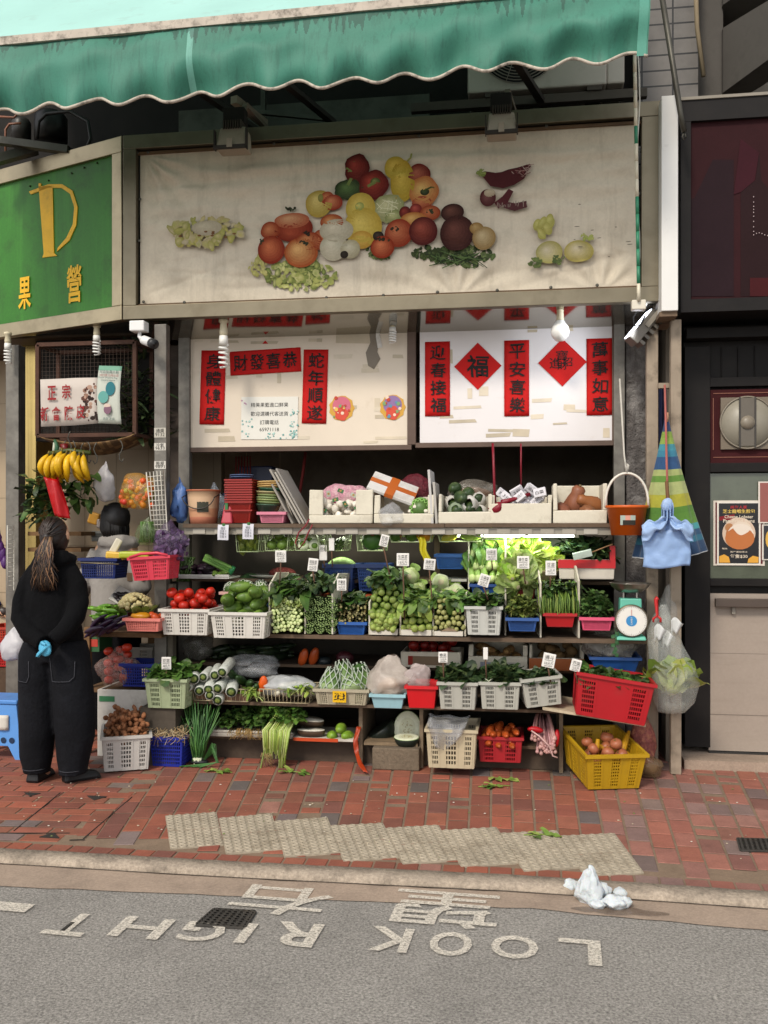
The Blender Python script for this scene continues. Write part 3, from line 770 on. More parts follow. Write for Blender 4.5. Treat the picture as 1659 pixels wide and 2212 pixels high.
for i in range(n_):
 b.paint('#2c7a5a' if i in(4,8,9,10,11,12)else '#cfc6b0').tube([p0.lerp(p1,i/n_),p0.lerp(p1,(i+1)/n_)],.011,8)
b.build('pole',plast,t)
b=MB('#d8d4c8');b.tube([at(1378+4*math.sin(i*.9),120+i*48,5.80+.006*i)for i in range(12)],.004,5);b.build('cord',plast,t)
b=MB('#cfc8b8');q=at(1379,660,5.9);b.cbox(q,(.085,.06,.06));b.build('gear_box',plast,t,bev=.006)
acm=mat('ac_paint',col='#b5aea2',rough=.5,n=(3,.1),dirt=(6,.5,.8,'#5d564c',.5))
t=thing('air_conditioner','dusty white outdoor air conditioner on a bracket behind the awning edge','air conditioner')
x0,x1,z0,z1=rect(1010,60,1350,190,6.45)
b=MB();b.box(x0,6.45,z0,x1-.12,6.8,z1+.1);b.box(x1-.118,6.47,z0+.01,x1,6.8,z1+.1);b.build('casing',acm,t,bev=.012)
fc=at(1122,92,6.44);fr=px(88,6.44)
b=MB('#1a1a1a');b.X=MX.Translation(fc)@MX.Rotation(PI/2,4,'X');b.lathe([(fr*.96,0),(0,0.001)],36);b.build('fan_opening',matte,t)
b=MB('#8a8378')
for k in range(3,15):b.tube([fc+V((math.cos(a)*fr*k/14,-.018,math.sin(a)*fr*k/14))for a in[2*PI*i/40 for i in range(40)]],.0035,4,closed=True)
for k in range(12):a=2*PI*k/12+.2;b.tube([fc+V((math.cos(a)*fr*.2,-.02,math.sin(a)*fr*.2)),fc+V((math.cos(a)*fr,-.02,math.sin(a)*fr))],.003,4)
b.build('grille',plast,t)
b=MB('#4a443c');b.beam((x0-.4,6.5,z0-.06),(x1+.15,6.5,z0-.06),.05,.06);b.beam((x0-.9,6.52,z0-.22),(x1+.15,6.52,z0-.22),.04,.05)
for xx in(x0+.12,x1-.25):b.box(xx,6.46,z0-.03,xx+.1,6.7,z0)
b.build('bracket',matte,t)
b=MB('#1f1c19');b.box(-2.6,6.8,4.25,x0-.3,6.84,4.75);b.beam((-1.6,6.6,4.32),(.9,6.55,4.36),.05,.06);b.beam((-2.0,6.6,4.62),(-.9,6.62,4.45),.03);b.beam((.0,6.75,4.3),(.25,6.75,4.9),.06);b.beam((-1.9,6.7,4.2),(-1.9,6.7,5.2),.035)
tag(b.build('steel_rack',metalD),'dark rusty steel rack in the gap above the banner sign','rack')
def floodlamp(u0,v0,u1,v1,label,tint):
 Y=5.74;x0,x1,z0,z1=rect(u0,v0,u1,v1,Y);W,H=x1-x0,z1-z0;c=V(((x0+x1)/2,Y,z0))
 t=thing('flood_light',label,'flood light',c,(0,0,0),'flood lights over the banner')
 b=MB(tint);w,h=W/2,H
 b.hexa([(-w,-.03,0),(w,-.03,0),(w,.12,.0),(-w,.12,.0),(-w*.82,.02,h*.8),(w*.82,.02,h*.8),(w*.75,.16,h*.82),(-w*.75,.16,h*.82)])
 b.build('housing',foam,t,bev=.012)
 b=MB('#3a342c')
 for k in range(8):q=-w*.55+w*1.1*k/7;b.box(q-.004,.0,h*.72,q+.004,.15,h*1.0)
 b.build('cooling_fins',matte,t)
 b=MB('#2d2823');b.box(-w*1.05,-.045,-.012,w*1.05,-.03,.012);b.box(-w*1.05,-.04,-.01,-w*.98,.0,h*.6);b.box(w*.98,-.04,-.01,w*1.05,.0,h*.6)
 b.build('glass_frame',matte,t)
 b=MB('#8a8070');b.box(-.018,-.052,-.005,.018,-.046,.05);b.build('clip',plast,t)
 b=MB('#17140f');b.box(-w*.75,.05,h*1.0,w*.65,.14,h*1.55);b.build('junction_box',matte,t,bev=.008)
 b=MB('#756b5c');b.beam((w*.2,.1,h*1.0),(w*.35,.18,h*1.9),.035,.02);b.beam((w*.35,.18,h*1.9),(w*.35+.1,.9,h*1.75),.035,.03);b.build('bracket',matte,t)
floodlamp(467,258,534,322,'old flood light with flaking paint over the left part of the banner','#978c7b')
floodlamp(1050,226,1117,290,'grey flood light over the right part of the banner','#a39889')
b=MB('#8a7f6e');b.beam(at(505,215,5.9),at(572,268,6.25),.05,.05);tag(b.build('steel_strut',plast),'diagonal painted steel strut beside the old flood light','strut')
t=thing('compressor','dark compressor drums with copper pipes above the green sign','compressor')
for i,(u,v0,v1,w_,c)in enumerate(((46,250,305,44,'#2f2c29'),(110,235,305,74,'#171514'))):
 p=at(u,v1,6.6);h_=px(v1-v0,6.6);r_=px(w_,6.6)/2
 b=MB(c);b.lathe([(0,0),(r_,0),(r_,h_*.75),(r_*.8,h_*.9),(0,h_)],18);b.build('drum',plast,t,loc=p)
b=MB('#8a5a44')
for pts in([(0,252),(30,254),(45,240)],[(12,340),(12,280),(20,268),(45,266)],[(0,335),(10,352),(30,340)]):b.tube([at(u,v,6.45)for u,v in pts],.009,6)
b.build('copper_pipe',plast,t)
b=MB('#1d1a18');b.tube([at(u,v,6.4)for u,v in((80,300),(84,262),(100,246),(150,240),(190,262),(196,300),(185,325))],.014,6);b.build('hose',plast,t)
b=MB('#5b5347');b.beam(at(-30,300,6.2),at(150,325,6.2),.07,.05);b.beam(at(-30,352,6.15),at(80,322,6.3),.08,.06);tag(b.build('angle_iron',metalD),'painted angle iron bars crossing behind the green sign','bar')
def tile_wall():
 m=mat('grey_tile',col='#6a6560',rough=.45,n=(3,.15),spec=.4,dirt=(5,.5,.8,'#35302c',.5))
 nt=m.node_tree;L=nt.links.new;b=nt.nodes['Principled BSDF'];c=b.inputs['Base Color'].links[0].from_socket
 tcn=nt.nodes.new('ShaderNodeTexCoord');mp=nd(nt,'ShaderNodeMapping');mp.inputs['Rotation'].default_value=(PI/2,0,0)
 br=nd(nt,'ShaderNodeTexBrick',offset=0.0);br.inputs['Scale'].default_value=1
 br.inputs['Brick Width'].default_value=.21;br.inputs['Row Height'].default_value=.108;br.inputs['Mortar Size'].default_value=.006;br.inputs['Mortar Smooth'].default_value=0
 br.inputs['Mortar'].default_value=(0,0,0,1);br.inputs['Color1'].default_value=(1,1,1,1);br.inputs['Color2'].default_value=(.86,.86,.86,1)
 L(tcn.outputs['Object'],mp.inputs['Vector']);L(mp.outputs[0],br.inputs['Vector'])
 mx=nd(nt,'ShaderNodeMix',data_type='RGBA',blend_type='MULTIPLY');mx.inputs['Factor'].default_value=.97
 L(c,mx.inputs[6]);L(br.outputs['Color'],mx.inputs[7]);L(mx.outputs[2],b.inputs['Base Color']);return m
gt=tile_wall()
x0=at(1378,100,6.7).x;x1=at(1508,100,6.7).x
b=MB();b.box(x0,6.7,-.02,x1,7.6,9);tag(b.build('tiled_pier',gt),'grey tiled pier with dark joints between the two shops','pier')
b=MB('#7d6f58');b.tube([at(1503,-20,6.6),at(1506,60,6.6),at(1520,165,6.6)],.016,6);tag(b.build('drain_pipe',matte),'thin beige pipe running down the edge of the tiled pier','pipe')
gy=mat('grey_concrete',col='#55514c',rough=.9,n=(3,.2),dirt=(6,.5,.8,'#26231f',.5))
b=MB();q=at(1530,0,6.9);b.box(x1+.01,6.9,3.9,at(1562,100,6.9).x,7.4,9)
b.box(at(1562,100,6.9).x,7.45,3.9,8,7.6,9)
for(u0,va,vb,u1,vc,vd)in((1562,60,200,1760,-60,55),(1562,235,330,1760,120,240),(1562,-110,10,1760,-260,-120)):
 A,Bq,C,D=at(u0,vb,6.85),at(u1,vd,6.0),at(u1,vc,6.0),at(u0,va,6.85);o=V((0,.5,0))
 b.hexa([A,Bq,Bq+o,A+o,D,C,C+o,D+o])
tag(b.build('stair_structure',gy),'dark grey concrete stair underside above the burgundy sign','building')
b=MB('#6b655c');b.beam(at(1786*.93,60,6.2),at(1790*.93,210,6.2),.04,.04)
b=MB('#6f6a62');b.tube([at(1428,-20,5.7),at(1470,245,5.8),at(1478,285,5.82)],.017,8);b.tube([at(1478,284,5.82),at(1474,296,5.82),at(1478,302,5.82),at(1482,296,5.82),at(1478,285,5.82)],.005,6)
tag(b.build('awning_rod',metalD),'slanting steel rod with a hook end beside the white light box','rod')
x0,x1,z0,z1=rect(1429,206,1465,671,5.88)
t=thing('light_box','narrow plain white vertical light box sign end','sign');b=MB('#d8d6d4');b.box(x0,5.88,z0,x1,6.3,z1);b.build('body',mat('white_paint',rough=.55,n=(6,.03),col='#d9d7d3',dirt=(14,.62,.8,'#9a958c',.4)),t,bev=.004)
b=MB('#6d5a48');b.box(x0-.01,5.9,z0-.03,x1-.002,6.3,z0-.002);b.build('base',wood,t)
blk=mat('black_frame',col='#181514',rough=.6,n=(4,.2),spec=.2,dirt=(6,.5,.8,'#2c2823',.4))
burg=mat('burgundy_board',rough=.7,n=(3,.15),fine=(60,.08),spec=.12)
x0,z0,z1=at(1471,400,6.0).x,at(1560,672,6.0).z,at(1560,212,6.0).z
bs=thing('shop_sign','dark burgundy shop sign board in a black frame','sign')
b=MB();X2=3.6
b.box(x0,6.0,z1-.13,X2,6.1,z1);b.box(x0,6.0,z0,X2,6.1,z0+.08);b.box(x0,6.002,z0+.08,x0+.06,6.1,z1-.13);b.box(x0,6.1,z1-.05,X2,6.6,z1-.02);b.box(x0,6.1,z0+.01,X2,6.6,z0+.04);b.build('frame',blk,bs)
b=MB('#8a8378');b.box(x0,5.99,z1,X2,6.02,z1+.018);b.build('top_edge',matte,bs)
b=MB('#2e1316');b.box(x0+.06,6.03,z0+.08,X2,6.06,z1-.13)
Y=6.028
for c,pts in(('#241315',[(1600,640),(1600,410),(1632,390),(1640,330),(1645,390),(1670,420),(1670,640)]),('#24151a',[(1490,640),(1490,430),(1500,428),(1540,345),(1585,345),(1585,640)]),('#34121a',[(1585,420),(1600,300),(1640,330),(1630,390),(1600,415)]),('#3d1417',[(1620,600),(1700,600),(1700,640),(1620,640)])):
 b.paint(c).plate([at(u,v,Y)for u,v in pts][::-1]if pts[0][1]>500 else[at(u,v,Y)for u,v in pts],.001);Y-=.001
b.paint('#b8a6a6')
for k in range(16):b.ball(at(1628+(k>9)*(k-9)*6,425+min(k,9)*9+3*math.sin(k),6.02),.0035,5,(1,.3,1))
b.build('board',burg,bs)
sh=thing('restaurant_front','black timber restaurant front with fan vent, glass and pale panel','building')
YW=6.38
xa,xb=at(1478,1200,YW).x,at(1533,1200,YW).x
b=MB('#1f1d1c');b.box(xa,YW+.04,.1,3.6,YW+.3,z0);b.box(xa,YW-.02,.1,xb,YW+.04,2.75)
b.box(xb,YW-.015,at(1600,1266,YW).z,3.6,YW+.04,at(1600,1250,YW).z);b.box(xb,YW-.018,at(1600,1020,YW).z,3.6,YW+.04,at(1600,1000,YW).z);b.box(xb,YW-.015,at(1600,835,YW).z,3.6,YW+.04,at(1600,815,YW).z)
b.box(xa,YW-.09,at(1560,735,YW).z,3.6,YW+.04,at(1560,712,YW).z)
for k in range(5):q=at(1488+k*36,780,YW).x;b.box(q,YW+.03,2.1,q+.008,YW+.045,2.75)
b.build('wall',blk,sh,bev=.003)
b=MB();xw0,xw1,zw0,zw1=rect(1533,840,1760,1000,YW);b.box(xw0,YW+.0,zw0,xw1,YW+.035,zw1);b.paint('#7a4a34')
b2=MB('#7d4c38')
for(a0,c0,a1,c1)in((1541,847,1760,848.6),(1541,986,1760,987.6),(1540,860,1541.6,972)):
 q=rect(a0,c0,a1,c1,YW-.004);b2.box(q[0],YW-.004,q[2],q[1],YW-.001,q[3])
b2.build('gilt_line',plast,sh)
b.m=[0]*len(b.m);b.c=[lin('#3a1618')]*len(b.c);b.build('window_panel',burg,sh)
q=rect(1557,858,1670,970,YW-.02);fvt=MB('#6e6252');fvt.box(q[0],YW-.02,q[2],q[1],YW-.001,q[3]);o_=fvt.build('vent_plate',plast,sh)
c=at(1614,913,YW-.026);r_=px(53,YW)
b=MB('#8c8678');b.X=MX.Translation(c)@MX.Rotation(PI/2,4,'X');b.lathe([(r_,0),(r_,.004),(0,.005)],40);b.paint('#35302a')
b.X=None
for s_ in(-1,1):
 b.box(c.x+s_*.048-.006,c.y-.014,c.z-r_*.98,c.x+s_*.048+.006,c.y-.006,c.z+r_*.98)
b.paint('#5d564c');b.box(c.x-.042,c.y-.012,c.z-r_*.9,c.x+.042,c.y-.006,c.z+r_*.95)
b.X=MX.Translation(c+V((0,-.014,0)))@MX.Rotation(PI/2,4,'X');b.paint('#7d7466').lathe([(.045,0),(.045,.006),(0,.008)],20);b.X=None
b.tube([c+V((math.cos(a)*r_,-.006,math.sin(a)*r_))for a in[2*PI*i/40 for i in range(40)]],.006,6,closed=True)
b.build('vent_fan',plast,sh)
glm=mat('dark_glass',col='#4c5244',rough=.12,n=(3,.25),spec=.6,dirt=(2,.5,.75,'#23261e',.8))
q=rect(1534,1022,1760,1250,YW);b=MB();b.box(q[0],YW+.01,q[2],q[1],YW+.03,q[3]);b.build('window_pane',glm,sh)
lam=mat('pale_laminate',col='#978a7e',rough=.6,n=(2,.05),fine=(50,.05),streak=(30,.5,.8,'#84786c',.4,(.1,1,1)))
q=rect(1531,1283,1760,1624,YW);b=MB();b.box(q[0],YW-.005,q[2],q[1],YW+.035,q[3])
zj=at(1600,1545,YW).z;b.build('lower_panel',lam,sh)
b=MB('#6e645a');b.box(q[0],YW-.0065,zj,q[1],YW-.005,zj+.004);zj=at(1600,1412,YW).z;b.box(q[0],YW-.006,zj,q[1],YW-.005,zj+.002);b.build('panel_joint',matte,sh)
b=MB('#4c4038');zz=at(1600,1310,YW).z;b.box(q[0]+.03,YW-.07,zz,q[1],YW-.03,zz+.055);b.paint('#8a8378').box(q[0]+.14,YW-.03,zz-.05,q[0]+.165,YW-.005,zz);b.build('counter_rail',plast,sh,bev=.004)
b=MB('#2c2a28');q2=rect(1531,1626,1760,1650,YW);b.box(q2[0],YW-.012,q2[2],q2[1],YW+.03,q2[3]);b.build('kick_plate',plast,sh)
b=MB();b.box(at(1476,1660,6.2).x,6.16,-.006,3.6,6.7,.06);struct(b.build('doorstep_ground',conc))
def poster(label,u0,v0,u1,v1,Y,edge,face):
 x0,x1,z0,z1=rect(u0,v0,u1,v1,Y);W,H=x1-x0,z1-z0
 t=thing('poster',label,'poster',((x0+x1)/2,Y,(z0+z1)/2));b=MB(edge);b.box(-W/2,0,-H/2,W/2,.002,H/2);b.paint(face).box(-W*.46,-.0012,-H*.47,W*.46,-.0002,H*.47);b.build('sheet',mat('poster_sheet',rough=.25,n=(4,.05)),t);return t,W,H
p_,W,H=poster('maroon bordered poster mostly covered by the black bun poster',1541,1081,1652,1222,YW+.006,'#c9bfb2','#5a1a1c')
p_,W,H=poster('black poster with a round picture of fried buns and a price',1549,1083,1643,1221,YW,'#d6cfc4','#17161a')
b=MB('#c8b09c');b.X=MX.Rotation(PI/2,4,'X');rr=W*.38;b.lathe([(rr,.0025),(0,.003)],32)
for(x,z,r_,c,sx)in((-.1,-.02,.2,'#a86a42',1),(.02,-.12,.27,'#b06a3c',1.25),(.04,-.02,.25,'#d8cbbd',1.2),(.02,.0,.17,'#9a4a40',1.2),(.06,.13,.15,'#d2c2b0',1.5),(-.22,.14,.1,'#a9764e',1)):
 b.X=MX.Translation((x*W,-.003-.0004*abs(hash(c))%5*0,z*W))@MX.Rotation(PI/2,4,'X');b.paint(c).lathe([(r_*W,.0008+r_*.002),(0,.001+r_*.002)],18,sq=(sx,1))
b.X=None;b.paint('#d29a3c').plate([(-W*.45,-.002,-H*.46),(-W*.2,-.002,-H*.46),(-W*.23,-.002,-H*.37),(-W*.34,-.002,-H*.33),(-W*.45,-.002,-H*.36)],.0008)
b.plate([(W*.2,-.002,-H*.46),(W*.45,-.002,-H*.46),(W*.45,-.002,-H*.37),(W*.32,-.002,-H*.35),(W*.22,-.002,-H*.4)],.0008)
b.paint('#7a1f26').plate([(-W*.45,-.002,H*.2),(-W*.1,-.002,H*.22),(-W*.1,-.002,H*.3),(-W*.45,-.002,H*.26)],.0006)
b.build('printed_picture',paper,p_)
gold=mat('gold_ink',col='#d8b85a',rough=.7,n=None);redi=mat('red_ink',col='#b02a30',rough=.7,n=None);pale=mat('pale_ink',col='#d2c4b0',rough=.7,n=None)
for s_,m,z,w_,h_ in(('尚海人家',redi,.41,.38,.05),('芝士龍蝦生煎包',gold,.345,.74,.062),('Cheese Lobster',pale,.26,.66,.05),('Pan-Fried Buns',pale,.195,.72,.055),('每隻$30',pale,-.36,.4,.062),('蝦肉',pale,-.24,.12,.025),('馬蘇里拉芝士',pale,-.29,.4,.026)):
 text_mesh(s_,'lettering',m,w=W*w_,h=H*h_,parent=p_,loc=(0 if s_!='蝦肉' else-W*.33,-.0028,z*H),bold=.012)
p_,W,H=poster('brown pink poster cut by the right edge of the picture',1638,1040,1730,1130,YW-.004,'#d0c6bc','#8a4f48')
p_,W,H=poster('dark poster with a yellow snack under the pink one',1646,1133,1736,1210,YW-.003,'#c9c2b8','#2a2a30')
b=MB('#c9a04c');b.X=MX.Translation((-W*.32,-.003,.02))@MX.Rotation(PI/2,4,'X');b.lathe([(W*.14,0),(0,.001)],14,sq=(.7,1.6));b.build('printed_picture',paper,p_)
def post(name,label,u0,u1,v0,v1,Y,d,m,cat='post',z0=None):
 x0,x1,a,c=rect(u0,v0,u1,v1,Y);b=MB();b.box(x0,Y,a if z0 is None else z0,x1,Y+d,c)
 return tag(b.build(name,m,bev=.004),label,cat)
oldw=mat('old_wood',col='#938574',rough=.85,n=(5,.2),dirt=(9,.5,.75,'#4a3f33',.7),streak=(18,.5,.8,'#5c5044',.6,(1,1,.06)))
gwood=mat('grey_wood',col='#6d6559',rough=.85,n=(5,.25),streak=(20,.48,.8,'#3a342c',.7,(1,1,.06)),dirt=(7,.55,.8,'#2a251f',.6))
post('steel_post','grey steel post with small stickers at the left end of the stall',333,359,700,1262,YS+.02,.07,galv,z0=.62)
post('timber_post','grey timber post carrying the left end of the shelves',341,373,1262,1655,YS+.05,.07,gwood,z0=0)
post('steel_post','galvanised post at the left edge of the cream board',385,409,715,1135,YP-.03,.06,galv,z0=0)
post('steel_post','galvanised post at the right edge of the white board',1326,1350,690,1140,YP-.03,.06,galv,z0=0)
x0,x1,a,c=rect(1352,690,1396,1500,6.42)
rgh=mat('rough_pillar',col='#625d5a',rough=.95,n=(6,.25),bump=(18,1,.05),dirt=(5,.5,.62,'#8d8985',.8))
b=MB();b.grid(lambda s_,t_:(x0+(x1-x0)*s_,6.42-.02*max(0,noise.noise(V((s_*4,t_*22,0)))),2.97*t_),12,90);b.box(x0,6.44,0,x1,6.6,2.97)
tag(b.build('plaster_pillar',rgh),'rough grey pillar with flaking plaster behind the orange bucket','pillar')
post('timber_post','worn pale timber post between the flaking pillar and the umbrella',1397,1422,700,1630,6.1,.06,oldw,z0=0)
post('timber_post','worn pale timber post beside the black restaurant front',1449,1472,690,1672,6.02,.06,oldw,z0=0)
b=MB();q=rect(1422,827,1450,838,6.08);b.box(q[0],6.08,q[2],q[1],6.12,q[3]);tag(b.build('cross_rail',oldw),'short timber rail joining the two right posts','rail')
b=MB('#222a55');x0,x1,z0,z1=rect(1420,838,1446,1140,6.3)
b.grid(lambda s_,t_:(x0+(x1-x0)*s_*(1-.2*t_),6.3+.02*math.sin(s_*14),z0+(z1-z0)*t_),14,6);tag(b.build('navy_cloth',cloth),'navy blue folded cloth hanging behind the striped umbrella','cloth')
for i,(v0,v1,s_,c)in enumerate(((924,945,'通渠 9132','#b5b0a4'),(957,973,'冷氣 9633','#c4c0b6'),(996,1013,'搬屋 9891','#c4c0b6'))):
 q=rect(333,v0,358,v1,YS+.015);t=thing('advert_sticker',('small worn advert sticker highest on the left steel post','white advert sticker with a phone number, middle one on the left steel post','white advert sticker lowest on the left steel post')[i],'sticker',((q[0]+q[1])/2,YS+.016,(q[2]+q[3])/2))
 W,H=q[1]-q[0],q[3]-q[2];b=MB(c);b.box(-W/2,0,-H/2,W/2,.002,H/2);b.build('paper',paper,t)
 a_,c_=s_.split();text_mesh(a_,'lettering',ink,w=W*.7,parent=t,loc=(0,-.001,H*.2));text_mesh(c_,'lettering',ink,w=W*.8,h=H*.36,parent=t,loc=(0,-.001,-H*.2))
sock=mat('socket',col='#c9bfa2',rough=.5,n=(6,.1));glow=mat('white_glass',col='#e3e2dd',rough=.25,n=None,spec=.5)
def cfl(u,v0,v1,Y,r_,label,big=False):
 p=at(u,v0,Y);z0=ZS0+.01-p.z;H=px(v1-v0,Y)
 t=thing('spiral_bulb',label,'light bulb',(p.x,Y,0),group='spiral bulbs under the sign');zt=ZS0+.012;zb=at(u,v1,Y).z;h=zt-zb
 b=MB();b.X=MX.Translation((0,0,zt-h));b.lathe([(0,h),(r_*.95,h),(r_*.9,h*.93),(r_*.6,h*.9),(r_*.8,h*.72),(r_*.7,h*.66),(0,h*.65)],14);b.build('socket',sock,t)
 b=MB('#e3e1da');b.X=MX.Translation((0,0,zb));b.lathe([(0,h*.66),(r_*.8,h*.65),(r_*.85,h*.48),(0,h*.46)],14);b.build('ballast',plast,t)
 b=MB('#ecebe6');n=46;b.tube([(math.cos(i*.62)*r_*.8,math.sin(i*.62)*r_*.8,zb+h*.47-h*.46*i/n)for i in range(n)],r_*.22,6);b.build('glass_tube',glow,t)
cfl(483,706,795,6.12,.037,'large spiral bulb hanging in front of the red couplets');cfl(848,690,741,6.3,.028,'small spiral bulb near the middle post');cfl(209,712,767,6.18,.03,'spiral bulb above the caged dried peel sign');cfl(17,735,786,6.32,.03,'spiral bulb at the left edge over the steel column')
p=at(1210,662,6.15);t=thing('round_bulb','big round white bulb hanging in front of the white board','light bulb',(p.x,6.15,0));zt=ZS0+.012;zb=at(1210,738,6.15).z;h=zt-zb
b=MB();b.X=MX.Translation((0,0,zb));b.lathe([(0,h),(.032,h),(.032,h*.93),(.022,h*.9),(.026,h*.62),(.024,h*.58),(0,h*.58)],16);b.build('socket',sock,t)
b=MB('#f0f1f4');b.X=MX.Translation((0,0,zb));b.lathe([(0,0),(.03,.006),(.055,.035),(.062,.065),(.055,.095),(.036,h*.55),(.028,h*.62)],22);b.build('glass',glow,t)
wp=mat('camera_white',col='#d9d8d6',rough=.4,n=(8,.04))
p=at(302,708,5.94);t=thing('security_camera','white bullet security camera under the sign corner','camera',(p.x,5.94,p.z))
b=MB();b.box(-.055,-.05,-.03,.05,.04,.04);b.build('mount_box',wp,t,bev=.008)
b=MB();b.tube([(0,0,-.03),(.0,-.005,-.06),(.02,-.01,-.085),(.045,-.02,-.085)],.014,8);b.build('arm',wp,t)
mm=V((.8,-.55,-.35)).normalized();c=V((.03,-.02,-.085))
b=MB();b.tube([c,c+mm*.015,c+mm*.11],[.025,.031,.031],16);b.build('body',wp,t)
b=MB('#2a2a2c');b.tube([c+mm*.108,c+mm*.15],[.0325,.033],16);b.paint('#0c0c0d').tube([c+mm*.15,c+mm*.152],.014,12);b.build('lens',plast,t)
p=at(1384,705,6.1);t=thing('led_flood_light','grey LED flood light, lit, aimed left at the white board','flood light',p,(0,R(40),R(12)))
b=MB('#6a655d');b.box(-.02,-.06,-.12,.05,.06,.12);b.build('housing',plast,t,bev=.006)
b=MB('#5a554d')
for k in range(5):b.box(.05,-.055,-.1+k*.045,.085,.055,-.08+k*.045)
b.build('cooling_fins',plast,t)
b=MB();b.box(-.026,-.052,-.11,-.021,.052,.11);b.build('lens',mat('led_lens',col='#ffffff',emit='#e8f0ff',est=3,n=None),t)
b=MB('#8d877c');b.beam((.02,-.07,.0),(.02,-.07,.16),.03,.006);b.build('bracket',plast,t)
b=MB('#141312');q0=at(1378,668,6.0);b.tube([q0,q0+V((-.03,0,-.05)),q0+V((-.02,.02,-.1)),q0+V((.02,.03,-.09)),q0+V((.05,.04,-.03))],.005,6);tag(b.build('power_cable',plast),'black looped cable under the crank gear box','cable')
ld=bpy.data.lights.new('led_lamp','SPOT');ld.energy=10;ld.color=(.86,.92,1);ld.spot_size=R(120);ld.spot_blend=.8;ld.shadow_soft_size=.08
lo=bpy.data.objects.new('led_lamp',ld);COL.objects.link(lo);lo.location=p+V((-.06,-.12,-.02));lo.rotation_euler=(V((-1.0,5.9,2.45))-lo.location-V((0,-.5,0))).to_track_quat('-Z','Y').to_euler()
ZT,ZM,ZA,ZL,ZR,ZB=1.577,.857,1.192,.412,.606,.162
def on(u,Y,z=0.0):q=at(u,1140,Y);return V((q.x,Y,z))
st=thing('display_stand','weathered timber display stand with stepped shelves filled with vegetables','display stand')
def shelf(u0,u1,Y0,Y1,z,t=.022,m=None,sag=0.0):
 xa,xb=on(u0,Y0).x,on(u1,Y0).x;b=MB('#5b4a3a')
 n=6
 for i in range(n):
  p,q=xa+(xb-xa)*i/n,xa+(xb-xa)*(i+1)/n
  f=lambda x:-sag*math.sin(PI*(x-xa)/(xb-xa))
  b.hexa([(p,Y0,z-t+f(p)),(q,Y0,z-t+f(q)),(q,Y1,z-t+f(q)),(p,Y1,z-t+f(p)),(p,Y0,z+f(p)),(q,Y0,z+f(q)),(q,Y1,z+f(q)),(p,Y1,z+f(p))])
 b.build('shelf',m or wood,st)
shelf(395,960,5.95,6.6,ZT,.026);shelf(961,1328,5.955,6.6,ZT+.002,.026)
shelf(348,1398,5.90,6.62,ZM,.025,sag=.006)
shelf(372,1338,6.3,6.85,ZA,.022);shelf(398,700,5.86,6.55,ZL,.022);shelf(664,1212,5.83,6.55,ZL+.006,.018)
shelf(400,1290,6.24,6.8,ZR,.02);shelf(402,776,5.96,6.6,ZB,.02);shelf(1030,1212,5.96,6.6,ZB,.02)
b=MB('#8b8578');xa,xb=on(398,5.97).x,on(1328,5.97).x;b.box(xa,5.975,ZT-.072,xb,5.99,ZT-.0265)
for u in range(430,1310,47):q=on(u,5.97,ZT-.05);b.paint(rng.choice(['#a39d90','#989184','#aaa498'])).cbox(q,(.085,.006,.034))
b.build('shelf_edge',plast,st)
b=MB('#463a2f');xa,xb=on(400,6.02).x,on(1235,6.02).x;b.box(xa,6.02,0,xb,6.05,ZB-.03);b.build('base_board',wood,st)
for u,a,c in((400,0,ZL-.03),(779,.0,ZL-.03),(910,.0,ZL-.03),(1212,0,ZL-.03)):
 b=MB('#7a6a56');q=on(u,5.95);b.box(q.x-.012,5.95,a,q.x+.012,6.5,c);b.build('divider',wood,st)
b=MB('#2b2722');xa,xb=on(372,6.86).x,on(1345,6.86).x;b.box(xa,6.86,0,xb,6.9,ZT-.03);b.build('back_board',mat('dark_back',col='#3a352e',rough=.9,n=(3,.3)),st)
for u in(380,940,1335):
 b=MB('#5a4c3d');q=on(u,6.5);b.box(q.x-.02,6.64,0,q.x+.02,6.7,ZT-.03);b.build('upright',wood,st)
t=thing('tube_light','lit fluorescent tube under the right half of the top shelf','tube light')
pa,pb=on(965,6.1,ZT-.075),on(1240,6.1,ZT-.075)
b=MB();b.tube([pa,pb],.013,10);b.build('tube',mat('tube_glow',col='#ffffff',emit='#f6ffe2',est=4,n=None),t)
b=MB('#d5d3c6');b.box(pa.x,6.11,ZT-.06,pb.x,6.15,ZT-.03);b.box(pb.x,6.08,ZT-.09,pb.x+.03,6.12,ZT-.06);b.tube([on(1000,6.04,ZT-.05),on(1050,6.03,ZT-.1),on(1110,6.03,ZT-.105),on(1160,6.04,ZT-.05)],.004,5);b.build('fitting',plast,t)
la=bpy.data.lights.new('tube_lamp','AREA');la.shape='RECTANGLE';la.size=pb.x-pa.x;la.size_y=.03;la.energy=2.8;la.color=(.93,1,.82)
t=thing('tube_light','second fluorescent tube tucked behind the shelf edge over the wire baskets','tube light')
qa,qb=on(590,6.28,ZT-.045),on(930,6.28,ZT-.045)
b=MB();b.tube([qa,qb],.012,10);b.build('tube',MATS['tube_glow'],t);b=MB('#d5d3c6');b.box(qa.x,6.295,ZT-.05,qb.x,6.32,ZT-.028);b.build('fitting',plast,t)
lb2=bpy.data.lights.new('tube_lamp','AREA');lb2.shape='RECTANGLE';lb2.size=qb.x-qa.x;lb2.size_y=.03;lb2.energy=2.2;lb2.color=(.95,1,.78)
lo=bpy.data.objects.new('tube_lamp',lb2);COL.objects.link(lo);lo.location=(qa+qb)/2+V((0,-.005,-.02))
lo=bpy.data.objects.new('tube_lamp',la);COL.objects.link(lo);lo.location=(pa+pb)/2+V((0,-.005,-.02))
P3=dict(panels=[(.07,.22),(.38,.62),(.78,.93)],z=(.1,.86),nx=4,nz=6)
P2=dict(panels=[(.1,.34),(.62,.88)],z=(.08,.88),nx=6,nz=5)
